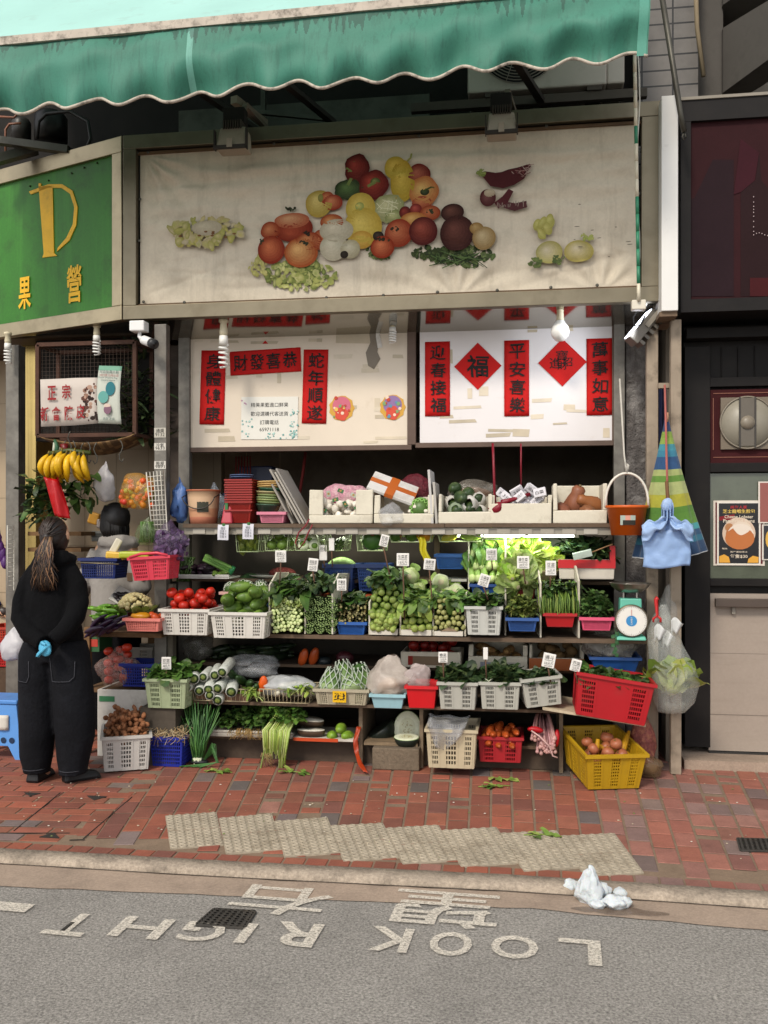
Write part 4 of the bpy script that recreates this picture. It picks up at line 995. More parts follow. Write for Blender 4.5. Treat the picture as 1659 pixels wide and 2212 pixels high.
PM=dict(panels=[(.04,.96)],z=(.08,.84),nx=14,nz=6)
PF=dict(panels=[(.05,.95)],z=(.08,.8),nx=22,nz=9)
PN=dict(panels=[],z=(0,1),nx=1,nz=1)
def crate_mesh(W,D,H,c,pat,k=.88,rim=.012,rimh=.016,ribs=True):
 b=MB(c)
 def wall(w,dd,side,pt):
  br=[0.0];hol=[]
  for a,e in pt['panels']:
   br.append(a);hol.append(False)
   n=pt['nx'];cw=(e-a)/n
   for i in range(n):
    br+=[a+cw*(i+.62),a+cw*(i+1)];hol+=[True,False]
  br.append(1.0);hol.append(False)
  zb,zh=[0.0,pt['z'][0]],[False];n=pt['nz'];cw=(pt['z'][1]-pt['z'][0])/n
  if pt['panels']:
   for i in range(n):zb+=[pt['z'][0]+cw*(i+.68),pt['z'][0]+cw*(i+1)];zh+=[True,False]
  zb.append(1.0);zh.append(False)
  def P(s,z):
   f=k+(1-k)*z;x,y=(s-.5)*w*f,-dd/2*f
   if side==0:return(x,y,z*H)
   if side==1:return(-x,-y,z*H)
   if side==2:return(-y,x,z*H)
   return(y,-x,z*H)
  vs=[P(s,z)for z in zb for s in br];n=len(br);fs=[]
  for j in range(len(zb)-1):
   for i in range(n-1):
    if hol[i]and zh[j]:continue
    fs.append((j*n+i,j*n+i+1,(j+1)*n+i+1,(j+1)*n+i))
  b.raw(vs,fs)
  if ribs and len(pt['panels'])>1:
   for a,e in pt['panels']:
    for s in(a-.02,e+.0):
     p,q=V(P(s+.01,.02)),V(P(s+.01,.97));b.beam(p,q,.008,.008,up=(0,0,1))
 side_pat=dict(pat)
 wall(W,D,0,pat);wall(W,D,1,pat);wall(D,W,2,side_pat);wall(D,W,3,side_pat)
 b.raw([(-W*k/2,-D*k/2,.004),(W*k/2,-D*k/2,.004),(W*k/2,D*k/2,.004),(-W*k/2,D*k/2,.004)],[(0,1,2,3)])
 r=rim
 for s in(-1,1):
  b.box(-W/2-r,s*D/2-(r if s<0 else.002),H-rimh,W/2+r,s*D/2+(r if s>0 else.002),H)
  b.box(s*W/2-(r if s<0 else.002),-D/2,H-rimh+.001,s*W/2+(r if s>0 else.002),D/2,H-.0005)
 return b
class Bin:pass
def crate(name,label,cat,u0,u1,v0,v1,Y,D,c,pat=P3,k=.88,z=None,rz=0.0,ry=0.0,m=None,group=None,rim=.012,tilt=0.0,rimh=.016):
 """crate whose front face spans photo columns u0..u1, rim at row v0, foot at row v1, front at depth Y"""
 um=(u0+u1)/2;W=(at(u1,v0,Y)-at(u0,v0,Y)).length;zb=at(um,v1,Y).z if z is None else z;H=at(um,v0,Y).z-zb
 if z is None:pass
 cpos=V((on(um,Y).x,Y,zb))+V((math.sin(-rz)*D/2*1,math.cos(rz)*D/2,0))
 t=thing(name,label,cat,cpos,(tilt,ry,rz),group)
 crate_mesh(W-2*rim,D,H,c,pat,k,rim,rimh).build('body',m or plast,t,solid=.005)
 o=Bin();o.t,o.W,o.D,o.H,o.M,o.c=t,W-2*rim,D,H,MX.Translation(cpos)@MX.Rotation(rz,4,'Z')@MX.Rotation(ry,4,'Y')@MX.Rotation(tilt,4,'X'),cpos
 return o
def pile(x0,x1,y0,y1,z,r,n,tries=14,squash=.85):
 pts=[]
 for _ in range(n):
  best=None
  for _ in range(tries):
   x,y=U(x0+r,max(x0+r,x1-r)),U(y0+r,max(y0+r,y1-r));h=z+r
   for p in pts:
    dd=(p.x-x)**2+(p.y-y)**2
    if dd<4*r*r:h=max(h,p.z+squash*math.sqrt(4*r*r-dd))
   if best is None or h<best.z:best=V((x,y,h))
  pts.append(best)
 return pts
def scatter(proto,pts,label,cat,group,M=None,lie=False,tilt=.5,sc=(.9,1.1),off=0.0,face=None):
 """proto = finished object; copies of it (whole things) at pts, each an object of its own"""
 for i,p in enumerate(pts):
  p=(M@V(p))if M is not None else V(p)
  if face is not None:rot=(face[0]+U(-tilt,tilt),face[1]+U(-tilt,tilt),face[2]+U(-tilt,tilt))
  elif lie:rot=(PI/2+U(-.25,.25),U(-tilt,tilt),U(0,2*PI))
  else:rot=(U(-tilt,tilt),U(-tilt,tilt),U(0,6.28))
  s=U(*sc)
  if i==0:o=proto;o.location=p;o.rotation_euler=rot;o.scale=(s,s,s);tag(o,label,cat,group)
  else:dup(proto,p,rot,scale=s)
def tomato(r,c='#b3210f',c2=None):
 b=MB(c);c2=c2 or c
 b.lathe([(0,-r*.78),(r*.5,-r*.74),(r*.9,-r*.42),(r,0),(r*.9,r*.45),(r*.55,r*.72),(r*.2,r*.72),(0,r*.62)],16,lambda a,t:1+.04*math.cos(a*5)*t,[c2,c,c,c,c,c,c])
 b.paint('#3f5a22')
 for k in range(5):a=k*1.257;b.leaf((0,0,r*.7),(math.cos(a),math.sin(a),.12),(0,0,1),r*.5,r*.16,.3,2)
 return b.build('tomato',veg)
def long_fruit(name,r,L,c,c2=None,bend=.0,n=12,bulge=.0,tip='#8a8a4a',m=None,cols=None):
 b=MB(c);N=12;pts,rs=[],[]
 for i in range(N+1):
  t=i/N;q=math.sin(PI*min(.985,max(.015,t)))**.45*(1-bulge*(1-t)*.9)
  pts.append((bend*L*(t-.5)**2*4,0,(t-.5)*L));rs.append(max(.002,r*q))
 b.tube(pts,rs,n)
 b.paint(tip).tube([pts[0],(pts[0][0]+bend*.1*L,0,-L*.54)],r*.16,6)
 if c2:
  for i,f in enumerate(b.f):
   if noise.noise(b.v[f[0]]*(9/max(r,.02))*.12+V((r*40,0,0)))>.1:b.c[i]=lin(c2)
 return b.build(name,m or veg)
def garlic_bulb(r):
 b=MB('#d8d0c2');b.lathe([(0,-r*.7),(r*.4,-r*.7),(r*.95,-r*.3),(r,0),(r*.75,r*.45),(r*.25,r*.8),(r*.14,r*1.25),(0,r*1.3)],14,lambda a,t:1+.06*math.cos(a*6))
 return b.build('garlic_bulb',root)
def leaves(name,n,x0,x1,y0,y1,z,h,L,W,cols,up=.35,ridge=.0,stems=0,stemc='#a9b77a',dome=.6,m=None,mb=None,out=None):
 """loose heap of leaves over a footprint"""
 b=mb or MB()
 for _ in range(n):
  x,y=U(x0,x1),U(y0,y1);s=((x-x0)/(x1-x0)-.5)*2;q=((y-y0)/(y1-y0)-.5)*2
  zz=z+h*U(.25,1)*(1-dome*max(s*s,q*q)*.8)
  a=U(0,2*PI);d=V((math.cos(a),math.sin(a)-.35,U(-.25,.5)+up))
  b.paint(vary(rng.choice(cols),.2));l=L*U(.6,1.2)
  b.leaf((x,y,zz),d,V((U(-.4,.4),U(-.5,.2),1)),l,W*U(.6,1.2),U(-.2,.8),4,mixc(b.col,'#a6b56a',.12),U(-.1,.4))
  if stems and U(0,1)<stems:
   b.paint(vary(stemc,.12));b.tube([(x,y,zz),(x-d.x*l*.5,y-d.y*l*.5,zz-.01),(x-d.x*l,y-d.y*l,zz-.03)],[L*.045,L*.055,L*.06],5)
 if mb is None:return b.build(name,m or leafm)
def greens(label,cat,o,n,h,L,W,cols,name='leafy_greens',fill=.75,stems=0,stemc='#a9b77a',up=.35,bed='#2c3a1c'):
 """heap of leaves inside crate o"""
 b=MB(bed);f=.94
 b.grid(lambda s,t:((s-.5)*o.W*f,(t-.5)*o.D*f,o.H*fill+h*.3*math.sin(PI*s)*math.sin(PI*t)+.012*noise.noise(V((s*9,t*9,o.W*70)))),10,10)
 leaves(name,n,-o.W*.4,o.W*.4,-o.D*.4,o.D*.38,o.H*fill,h,L,W,cols,up,stems=stems,stemc=stemc,mb=b)
 q=b.build(name,leafm);q.matrix_world=o.M
 return tag(q,label,cat,kind='stuff')
G_DK=['#1f3018','#2a3f1f','#33492a','#26381c','#3c5230']
G_MD=['#3a5a22','#48692a','#557a33','#2f4a1c']
G_LT=['#7f9a3c','#98ad4c','#6b8834','#a9b95e']
def head_mesh(name,L,r,base='#b8c48a',mid='#7f9a48',tip='#33511f',n=10,nl=6,lobes=5,flare=1.5,leafW=.06):
 """one head of bok choy or lettuce lying along +Y, cut end at the origin facing -Y"""
 b=MB(base);b.X=MX.Rotation(-PI/2,4,'X')
 pr=[(0,0),(r*.55,0),(r*.95,L*.06),(r,L*.2),(r*.85,L*.45),(r*flare,L*.7),(r*flare*.8,L*.92),(0,L)]
 b.lathe(pr,15,lambda a,t:1+.14*abs(math.cos(a*lobes/2))-.07,[mixc(base,'#6b5a3a',.25),base,base,mid,mid,tip,tip])
 b.X=None
 for k in range(nl):
  a=2*PI*k/nl+.3;d=V((math.cos(a)*.45,1,math.sin(a)*.45));b.paint(vary(tip,.25))
  b.leaf((math.cos(a)*r*.8,L*.45,math.sin(a)*r*.8),d,V((math.cos(a),0,math.sin(a))),L*.62,leafW,.35,4,mid)
 return b.build(name,leafm)
def bag_mesh(name,W,D,H,c,m,seed=0,rough=.16,neck=0.0,knots=2.2,n=22,sq=1.0):
 """crumpled plastic bag standing on its base"""
 b=MB(c);pr=[]
 for i in range(15):
  t=i/14;w=math.sin(PI*min(1,.1+t*.86))**.6
  if neck and t>.55:w*=1-(t-.55)/.45*(1-neck)
  pr.append((max(.002,w*.5),t*H))
 pr[0]=(0,0)
 b.lathe(pr,n,sq=(W,D))
 for i,v in enumerate(b.v):
  k=V((v.x/W*knots*1.2,v.y/D*knots*1.2,v.z/H*knots))+V((seed*7.3,seed,0))
  q=noise.noise_vector(k)*rough+noise.noise_vector(k*2.7)*rough*.5
  b.v[i]=V((v.x+q.x*W,v.y+q.y*D,max(0,v.z+q.z*H*.6)))
 return b.build(name,m)
tagm=mat('tag_board',col='#d9d6d0',rough=.8,n=(12,.06),dirt=(9,.58,.8,'#9a9080',.5))
def price(u,v,w_,h_,Y,s1,s2,label,v2=None,du=0,tilt=0.0,thick=.014,tint=None,stickc='#5a4030'):
 c=at(u,v,Y);W,H=px(w_,Y),px(h_,Y)
 t=thing('price_tag',label,'price tag',c,(U(-.08,.08),tilt,U(-.1,.1)),'handwritten price tags')
 b=MB(tint or '#d9d6d0');b.box(-W/2,0,-H/2,W/2,thick,H/2);b.build('board',foam if tint else tagm,t,bev=.003)
 if s1:text_mesh(s1,'lettering',ink,w=W*.74,h=H*.28,parent=t,loc=(0,-.0012,H*.22),rough=.001)
 if s2:
  text_mesh(s2,'lettering',ink,w=W*.7,h=H*.27,parent=t,loc=(W*.03,-.0012,-H*.2),rough=.001)
  b=MB('#1a1614');b.beam((-W*.36,-.001,0),(W*.36,-.001,.002),.0012,.0022);b.beam((-W*.3,-.001,-H*.4),(W*.36,-.001,-H*.38),.0012,.0022);b.build('underline',matte,t)
 if v2:
  q=at(u+du,v2,Y+.02);M=t.matrix_basis.inverted()
  b=MB(stickc);b.tube([V((0,thick*.6,-H*.4)),M@q],.0045,6);b.build('stick',matte,t)
 return t
WHT,CRM,GRY='#cfcbc2','#c9c3b0','#a3a199'
Y0=5.98
p=on(440,6.12,ZT);r1=px(37,6.12);H=px(76,6.1)
t=thing('bucket','faded orange plastic bucket with wire handle at the left end of the top shelf','bucket',p)
b=MB();cs=['#b4735a','#bb8060','#c49a76','#c7a685','#c2a07e','#b06a48','#a85f40']
b.lathe([(0,0),(r1*.8,0),(r1*.84,H*.2),(r1*.9,H*.45),(r1*.95,H*.75),(r1*.98,H*.95),(r1*1.05,H*.96),(r1*1.05,H),(r1*.96,H),(r1*.8,H*.1),(0,H*.08)],28,cols=['#8a4f38','#b4735a','#bd8a68','#c7a685','#c7a685','#a85f40','#a85f40','#a85f40','#8a5a44','#6a4434'])
b.build('body',plast,t)
b=MB('#2c2520');b.tube([(-r1,-.01,H*.86)]+[(r1*1.03*math.cos(PI+PI*i/14),-r1*.98,H*.86-.1*math.sin(PI*i/14))for i in range(1,14)]+[(r1,-.01,H*.86)],.004,6);b.build('handle',plast,t)
b=MB('#3a3a30');b.grid(lambda s,q:(r1*.93*math.sin(-.1+s*.75),-r1*.93*math.cos(-.1+s*.75),H*(.34+.3*q)),6,2);b.build('sticker',paper,t)
t=thing('dust_pan','small pink red plastic scoop beside the faded bucket','scoop',on(487,Y0,ZT));b=MB('#a8303f');b.hexa([(-.035,0,0),(.045,0,0),(.045,.1,0),(-.035,.1,0),(-.02,.03,.13),(.03,.03,.13),(.03,.07,.13),(-.02,.07,.13)]);b.build('body',plast,t,bev=.01)
b=MB('#2f6a35');b.box(-.008,.012,.085,.012,.03,.14);b.build('tie',plast,t)
for k in range(11):
 um=525;Yk=6.0;W=px(56,Yk);z=ZT+.008+(0 if k==0 else.04+.0165*k)
 if k==0:b_=crate_mesh(W,.2,.085,'#8c1f16',PF,.82,.011,.0085);kb_=b_.build('red_basket',plast,solid=.003);kb_.location=on(um,Yk+.1,z);tag(kb_,'bottom red basket of the tall nested stack on the top shelf','basket','nested red baskets')
 else:dup(kb_,on(um+U(-.8,.8),Yk+.1,z),label='red basket nested in the tall stack under the blue basin')
p=on(522,6.1,ZT+.245)
b=MB('#54678c');r_=px(26,6.1);b.lathe([(0,0),(r_*.86,0),(r_*.98,.07),(r_*1.04,.072),(r_,.075),(r_*.9,.01),(0,.012)],24)
o1=b.build('blue_basin',plast,loc=p);tag(o1,'lower blue grey round basin on top of the red basket stack','basin','blue basins');dup(o1,p+V((0,0,.014)),label='topmost blue grey round basin above the red basket stack')
o=crate('pink_basket','pink tray basket under the round green and tan baskets','basket',556,618,1106,1129,5.99,.2,'#c9788c',PF,.85)
cols=['#3f5a48','#7a8a5a','#8f9a62','#8a9a6a','#7d8c58','#a59a70','#2f5a46','#b5945a','#b08f58','#c2a268']
for k,c in enumerate(cols):
 r_=px(28 if k<6 else 27,6.1);hh=.05 if k not in(5,)else.06;b=MB(c)
 b.lathe([(0,0),(r_*.72,0),(r_*.95,hh),(r_*1.03,hh+.002),(r_*1.0,hh+.008),(r_*.92,hh),(r_*.68,.006),(0,.006)],26)
 tag(b.build('round_basket',plast,loc=on(580+U(-1.5,1.5)+(2 if k>5 else 0),6.1,o.H+ZT+.005+k*.0155+(.015 if k>5 else 0)),rot=(U(-.03,.03),.05+(-.08 if k>6 else 0),0)),['lowest dark green round basket resting on the pink basket','olive round basket second up from the pink basket','pale olive round basket third up from the pink basket','olive green round basket fourth up from the pink basket','dull olive round basket just under the khaki one','khaki deep round basket in the middle of the round stack','dark green round basket under the tan ones','lowest of the tan round baskets','tan round basket second from the top of the round stack','topmost tan round basket of the round stack'][k],'basket','round stacked baskets')
for k,(u,lean,h_,c)in enumerate(((624,.5,.3,'#8d877e'),(640,.52,.42,'#9a948b'),(648,.52,.4,'#a8a298'),(655,.52,.43,'#8f8a84'),(628,.35,.17,'#a39c90'))):
 Yb=6.02+.02*k;p=on(u+8,Yb,ZT);L=h_;b=MB(c);b.box(-.006,0,0,.006,.3,L)
 tag(b.build('leaning_board',foam,loc=p,rot=(0,-lean,0),bev=.002),['grey foam board leaning furthest left of the big board pile','second grey foam board in the leaning pile','third leaning grey foam board in the pile','front tallest grey foam board of the leaning pile','short broken foam board at the foot of the leaning pile'][k],'board','foam boards leaning beside the garlic')
b=MB('#8e2430')
b.tube([on(600+x,5.93,ZT-y*.003)for x,y in((68,-10),(60,5),(45,20),(38,42),(46,56),(58,40),(66,20),(75,2))],.005,5);tag(b.build('red_tie',bago),'dark red plastic tie hanging over the top shelf edge','tie')
STY='#cdc6b4'
def sbox(name,label,u0,u1,v0,v1,Y,D,z,c=STY,notch=None,open_=True,group='worn foam boxes on the top shelf'):
 x0,x1=on(u0,Y).x,on(u1,Y).x;zt=at((u0+u1)/2,v0,Y).z;H=zt-z;W=x1-x0;w=.022
 t=thing(name,label,'foam box',V(((x0+x1)/2,Y,z)),group=group);b=MB(c)
 if notch:
  a,e,hh=notch;b.box(-W/2,0,0,W/2,w,H*hh);b.box(-W/2,.0,H*hh,-W/2+W*a,w,H);b.box(-W/2+W*e,0,H*hh,W/2,w,H)
 else:b.box(-W/2,0,0,W/2,w,H)
 b.box(-W/2,D-w,0,W/2,D,H);b.box(-W/2,w,0,-W/2+w,D-w,H);b.box(W/2-w,w,0,W/2,D-w,H);b.box(-W/2+w,w,0,W/2-w,D-w,w)
 for i,v in enumerate(b.v):b.v[i]=v+noise.noise_vector(v*14)*.006
 b.build('body',foam,t,bev=.006)
 o=Bin();o.t,o.W,o.D,o.H,o.M,o.c=t,W,D,H,MX.Translation(t.location),t.location;return o
o=sbox('foam_box','stained foam box with a low front, full of garlic bulbs',668,805,1058,1129,Y0,.36,ZT,notch=(.22,.74,.25))
gb=garlic_bulb(.03);pts=pile(-o.W*.45,o.W*.45,.03,o.D-.05,.03,.027,62)
scatter(gb,pts,'white garlic bulb heaped in the low fronted foam box','garlic','garlic bulbs in the foam box',o.M,tilt=1.2)
for k,(x,z,a)in enumerate(((-.12,.02,.3),(-.05,.09,-.3),(.07,.12,.6),(.02,.06,1),(.1,.04,-.2),(-.1,.13,1.4),(.16,.1,.2),(-.02,.15,.4),(-.15,.08,.9))):
 b=MB(['#2f5a3a','#38653f','#a3a898'][k%3]);b.box(-.02,0,-.013,.02,.003,.013);b.paint('#9a7a45').box(-.007,-.0008,-.007,.007,0,.007)
 tag(b.build('green_label',paper,loc=o.c+V((x,.02+z*.5,.07+z)),rot=(-.4,a,0)),'green paper label lying among the garlic bulbs','label','green labels on the garlic')
t=thing('garlic_sack','pink net sack of garlic lying behind the garlic box','sack',on(745,6.34,ZT+.11));b=MB('#c08a98');b.jit=(16,.018);b.ball((0,0,.07),.1,30,(1.9,.8,.95),.1);b.build('bulbs',mat('pink_net',rough=.6,n=(60,.35),bump=(45,1,.02),dirt=(28,.45,.6,'#d5b7b8',.7)),t)
b=MB('#8f2550');b.jit=(10,.02);b.ball((-.14,-.06,.03),.05,12,(2,.6,.5),.2);b.ball((.1,-.08,.02),.045,12,(2.2,.5,.4),.2);b.build('net_fold',bago,t)
o=sbox('foam_box','worn foam box with a tape bound lid across it and a netted melon',808,937,1070,1129,Y0,.36,ZT,notch=(.1,.9,.35))
b=MB('#c9c6c2');p=on(846,6.12,ZT+.215);W=px(104,6.1)
t=thing('foam_cover','foam lid crossed with orange tape, tilted over the netted melon box','lid',p,(.5,.36,.1));b.box(-W/2,-.1,0,W/2,.16,.022);b.build('board',foam,t,bev=.004)
b=MB('#b0591c');b.box(-W/2-.001,-.0,-.001,W/2+.001,.06,.0235);b.box(-.035,-.101,-.0015,.025,.161,.024);b.box(W/2-.0,-.1,-.001,W/2+.002,.16,.023);b.build('tape',plast,t)
b=MB('#4c6a2f');b.ball((0,0,0),.072,20,(1,1,1));t=thing('netted_melon','green melon in a pale green foam net sleeve in the foam box','melon',o.c+V((.1,.1,.095)));b.build('fruit',veg,t)
b=MB('#7fae5a')
for k in range(14):
 a=2*PI*k/14
 for sgn in(1,-1):b.tube([(.074*math.cos(a+sgn*q*1.2)*math.sin(.75+q*1.7),-.074*math.cos(.75+q*1.7),.074*math.sin(a+sgn*q*1.2)*math.sin(.75+q*1.7))for q in[i/8 for i in range(9)]],.0045,4)
b.build('foam_net',foam,t)
b=bag_mesh('clear_bag',.16,.14,.16,'#cfcfd2',bagc,3,.2);b.location=o.c+V((-.09,.02,-.03));tag(b,'crumpled clear bag spilling over the front of the lid topped foam box','plastic bag')
b=garlic_bulb(.02);scatter(b,[V((.0+.035*i,.05+.03*(i%2),.05+.03*(i%3)))for i in range(7)],'small pale bulb inside the crumpled clear bag','garlic','bulbs in the clear bag',o.M)
t=thing('onion_sack','dark red net sack of onions behind the tape bound lid','sack',on(897,6.4,ZT+.17));b=MB('#5a1420');b.jit=(20,.014);b.ball((0,0,.05),.12,26,(1.05,.8,1.05),.08);b.build('sack',mat('red_net',rough=.55,n=(50,.4),bump=(36,1,.02)),t)
for k,(u,h_,c)in enumerate(((934,.35,'#b9b6b2'),(943,.27,'#a8a49c'))):
 b=MB(c);b.box(-.008,0,0,.008,.3,h_);tag(b.build('foam_divider',foam,loc=on(u,Y0,ZT),rot=(0,-.07,0),bev=.002),('tall white foam board standing beside the wrapped papaya box','shorter white foam board against the tall one')[k],'board')
o=sbox('foam_box','worn foam box of dark green papayas wrapped in newspaper',947,1062,1068,1129,Y0,.36,ZT,notch=(.06,.95,.4))
pf=long_fruit('papaya',.044,.15,'#2d4022','#3f5028');pts=pile(-o.W*.42,o.W*.42,.03,.3,.03,.047,11)
scatter(pf,pts,'dark green papaya bedded in newspaper in the foam box','papaya','papayas in newspaper',o.M,face=(PI/2,0,0),tilt=.35)
for k,q in enumerate(pts[:7]):
 b=MB(rng.choice(['#a9a69e','#bab7b0','#7d8a72']));b.jit=(30,.012);b.lathe([(.03,-.01),(.05,.01),(.056,.05),(.05,.09)],14)
 tag(b.build('paper_wrap',paper,loc=o.M@(q+V((U(-.01,.01),-.05,U(-.01,.02)))),rot=(-PI/2+U(-.3,.3),U(-.4,.4),0),solid=.002),'crumpled newspaper wrap around a papaya in the foam box','newspaper','newspaper wraps')
b=bag_mesh('clear_bag',.36,.24,.17,'#a0988c',bagc,9,.14);b.location=on(1020,6.34,ZT+.13);tag(b,'shiny clear bag of brown goods behind the wrapped papayas','plastic bag')
b=MB('#5a3a24');b.ball((0,0,.08),.07,14,(1.9,1,.9),.2);tag(b.build('potato_heap',root,loc=on(1020,6.36,ZT+.11)),'brown potatoes inside the shiny clear bag','potatoes')
o=sbox('foam_box','chipped foam box piled with loose handwritten price blocks',1060,1192,1070,1129,Y0,.36,ZT,notch=(.02,.98,.72))
pts=pile(-o.W*.42,o.W*.42,.04,.32,.07,.038,20);bl=None
for k,q in enumerate(pts):
 s_=rng.choice(['16元斤','白菜','20元斤','3元','油麥','10元斤'])
 t=thing('price_block','white foam price block lying loose in the chipped box','price tag',o.M@q,(U(-.7,.5),U(-.8,.8),U(-.6,.6)),'loose price blocks in the box')
 b=MB('#cfccd0');b.cbox((0,0,0),(U(.07,.1),.02,U(.05,.06)));b.build('board',foam,t,bev=.003);text_mesh(s_,'lettering',ink,w=.055,h=.024,parent=t,loc=(0,-.0112,0),rough=.001)
b=MB('#8c1a2c');b.jit=(18,.02);b.ball((-.16,.02,.1),.045,12,(1,.7,.8),.4);b.tube([(-.13,.04,.13),(-.05,.08,.16),(.05,.12,.19)],[.02,.014,.01],6);b.jit=(4,.01);b.tube([(-.17,.05,.1),(-.175,.06,.3),(-.18,.07,.52)],.009,5);b.tube([(.0,.1,.25),(.0,.1,.52)],.006,5)
tag(b.build('red_bag',bago,loc=o.c),'knotted dark red plastic bag and strings over the price block box','plastic bag')
o=sbox('foam_box','clean foam box of large brown pumpkins at the right of the top shelf',1195,1312,1044,1129,Y0,.38,ZT,notch=(.08,.92,.33))
def squash(r,L,c):
 b=MB(c);N=12;b.lathe([(0,-L*.5),(r*.3,-L*.5),(r*.85,-L*.38),(r,-L*.16),(r*.8,L*.08),(r*.62,L*.25),(r*.66,L*.4),(r*.4,L*.5),(0,L*.5)],20,lambda a,t:1+.05*math.cos(a*10));b.paint('#6a5a3a').tube([(0,0,L*.49),(0,0,L*.56)],r*.14,6);return b.build('pumpkin',veg)
for k,(x,y,z,rot,r_,L,c,lb)in enumerate(((-.1,.1,.07,(2.0,.3,.6),.056,.17,'#7a4a36','left brown pumpkin curving down at the front of the clean foam box'),(-.02,.2,.15,(.3,.25,.2),.066,.2,'#82513a','upright brown pumpkin highest in the clean foam box'),(.07,.2,.13,(1.2,0,-1.1),.06,.2,'#8a5632','long tan pumpkin lying across the right of the clean foam box'),(.05,.08,.065,(PI/2,0,0),.058,.13,'#8a5a3c','ribbed round pumpkin facing out of the clean foam box'))):
 q=squash(r_,L,c);q.location=o.c+V((x,y,z));q.rotation_euler=rot;tag(q,lb,'pumpkin','pumpkins on the top shelf')
p=on(1354,5.9,at(1354,1156,5.9).z);r1=px(43,5.9);H=px(62,5.9)
t=thing('bucket','bright orange bucket hanging on a white rope by the right post','bucket',p)
b=MB('#c4560f');b.lathe([(0,0),(r1*.74,0),(r1*.95,H*.9),(r1*1.03,H*.91),(r1*1.03,H),(r1*.95,H),(r1*.72,H*.1),(0,H*.08)],28);b.build('body',plast,t)
b=MB('#d2ccc0');b.tube([(r1*1.02*math.cos(PI*i/16),0,H*.93+px(72,5.9)*math.sin(PI*i/16)**.8)for i in range(17)],.008,6);b.build('handle',plast,t)
b=MB('#8a9a94');b.grid(lambda s,q:(r1*.9*math.sin(-.45+s*.8),-r1*.9*math.cos(-.45+s*.8),H*(.34+.32*q)),6,2,colfn=lambda s,q:'#2a2620' if q<.5 and s>.2 else('#c58a78' if.3<s<.7 else '#9aa59a'));b.build('sticker',paper,t)
b=MB('#b5b0a6');q=p+V((0,0,H*.93+px(72,5.9)));b.tube([q,q+V((-.005,.1,.12)),q+V((-.02,.22,.62))],.006,6);b.tube([q+V((-.004,.02,-.01)),q+V((.01,0,.05)),q+V((-.01,0,.07)),q],.008,6);tag(b.build('white_rope',matte),'white rope holding up the bright orange bucket','rope')
for k,(u,Yb,W,H,c,m,lb)in enumerate(((465,6.5,.16,.26,'#8f959c',bagm,'grey plastic bag hanging behind the faded bucket'),(500,6.75,.18,.3,'#56657f',bagm,'bluish plastic bag hanging in the dark behind the red baskets'),(430,6.7,.12,.22,'#4a6a8c',bago,'blue bag in the dark behind the faded bucket'),(600,6.7,.14,.2,'#a39a8f',bagm,'tied clear bag behind the round baskets'))):
 q=bag_mesh('hanging_bag',W,W*.6,H,c,m,k+20,.15,.25);q.location=on(u,Yb,ZT+.03);tag(q,lb,'plastic bag')
b=MB('#1c2748');q=on(560,7.1,1.9);b.cbox(q,(.28,.25,.26));tag(b.build('blue_crate',plast,bev=.01),'dark blue crate hung in the shade behind the red basket stack','crate')
b=MB('#6b1f1c')
for k in range(6):b.tube([on(510+k*6,6.9,2.1),on(508+k*7,6.9,1.7)],.006,4)
b.tube([on(660,6.8,2.12),on(654,6.8,1.95),on(646,6.8,1.78)],.012,5);tag(b.build('red_strings',matte),'bunch of red strings hanging in the dark behind the basket stacks','string')
def hang_basket(label,u0,u1,v1,Y=6.02,D=.2,c='#a9b98a'):
 x0,x1=on(u0,Y).x,on(u1,Y).x;zt=ZT-.03;zb=at((u0+u1)/2,v1,Y).z;W=x1-x0;H=zt-zb
 t=thing('wire_basket',label,'wire basket',V(((x0+x1)/2,Y,zb)),group='wire baskets under the top shelf');b=MB(c);w=W/2;k=.85;r_=.0032
 for y in(0,D):b.tube([(-w,y,H),(-w*k,y,0),(w*k,y,0),(w,y,H)],r_,5)
 for s_ in(-1,1):
  for f in(.25,.5,.75):b.tube([(s_*w,D*f,H),(s_*w*k,D*f,0)],r_,4)
  b.tube([(s_*w*(k+(1-k)*.45),-.001,H*.45),(s_*w*(k+(1-k)*.45),D,H*.45)],r_*1.6,4)
 for i in range(1,9):f=-k+2*k*i/9;b.tube([(w*f,0,0),(w*f,D,0)],r_,4)
 b.tube([(-w*k,D*.5,0),(w*k,D*.5,0)],r_,4);b.tube([(-w*.95,D,H*.4),(w*.95,D,H*.4)],r_,4)
 b.build('wires',wire,t);return V(((x0+x1)/2,Y,zb)),W,D
def rest(o,base,pts,label,cat,group,**k):scatter(o,[V(p)+base for p in pts],label,cat,group,**k)
c0,W,D=hang_basket('wire basket of green mangoes, leftmost under the top shelf',508,562,1192)
rest(long_fruit('mango',.03,.1,'#6d7a2c','#4a5a22',.12),c0,[(-.05,.05,.09),(.0,.06,.04),(.04,.07,.05),(-.02,.1,.03),(.02,.04,.09),(-.06,.08,.03)],'green mango in the leftmost wire basket','mango','mangoes in the wire basket',tilt=.8)
c0,W,D=hang_basket('wire basket of bumpy green custard fruit, second from the left',570,624,1190)
rest(tomato(.04,'#5f7a2f','#6f8a3a'),c0,[(-.045,.05,.04),(.03,.05,.04),(.0,.08,.1),(.055,.1,.06),(-.03,.11,.05)],'green lobed fruit in the second wire basket','fruit','lobed fruit in the wire basket')
c0,W,D=hang_basket('wire basket of guavas in white foam sleeves',634,690,1189)
def sleeved(r,c,net='#cfd6b8'):
 b=MB(c);b.ball((0,0,0),r,14);b.paint(net);b.X=MX.Rotation(PI/2,4,'X');b.lathe([(r*.55,r*.95),(r*1.04,r*.6),(r*1.12,0),(r*1.0,-r*.6),(r*.5,-r)],14,lambda a,t:1+.04*math.cos(a*12));return b.build('sleeved_guava',veg)
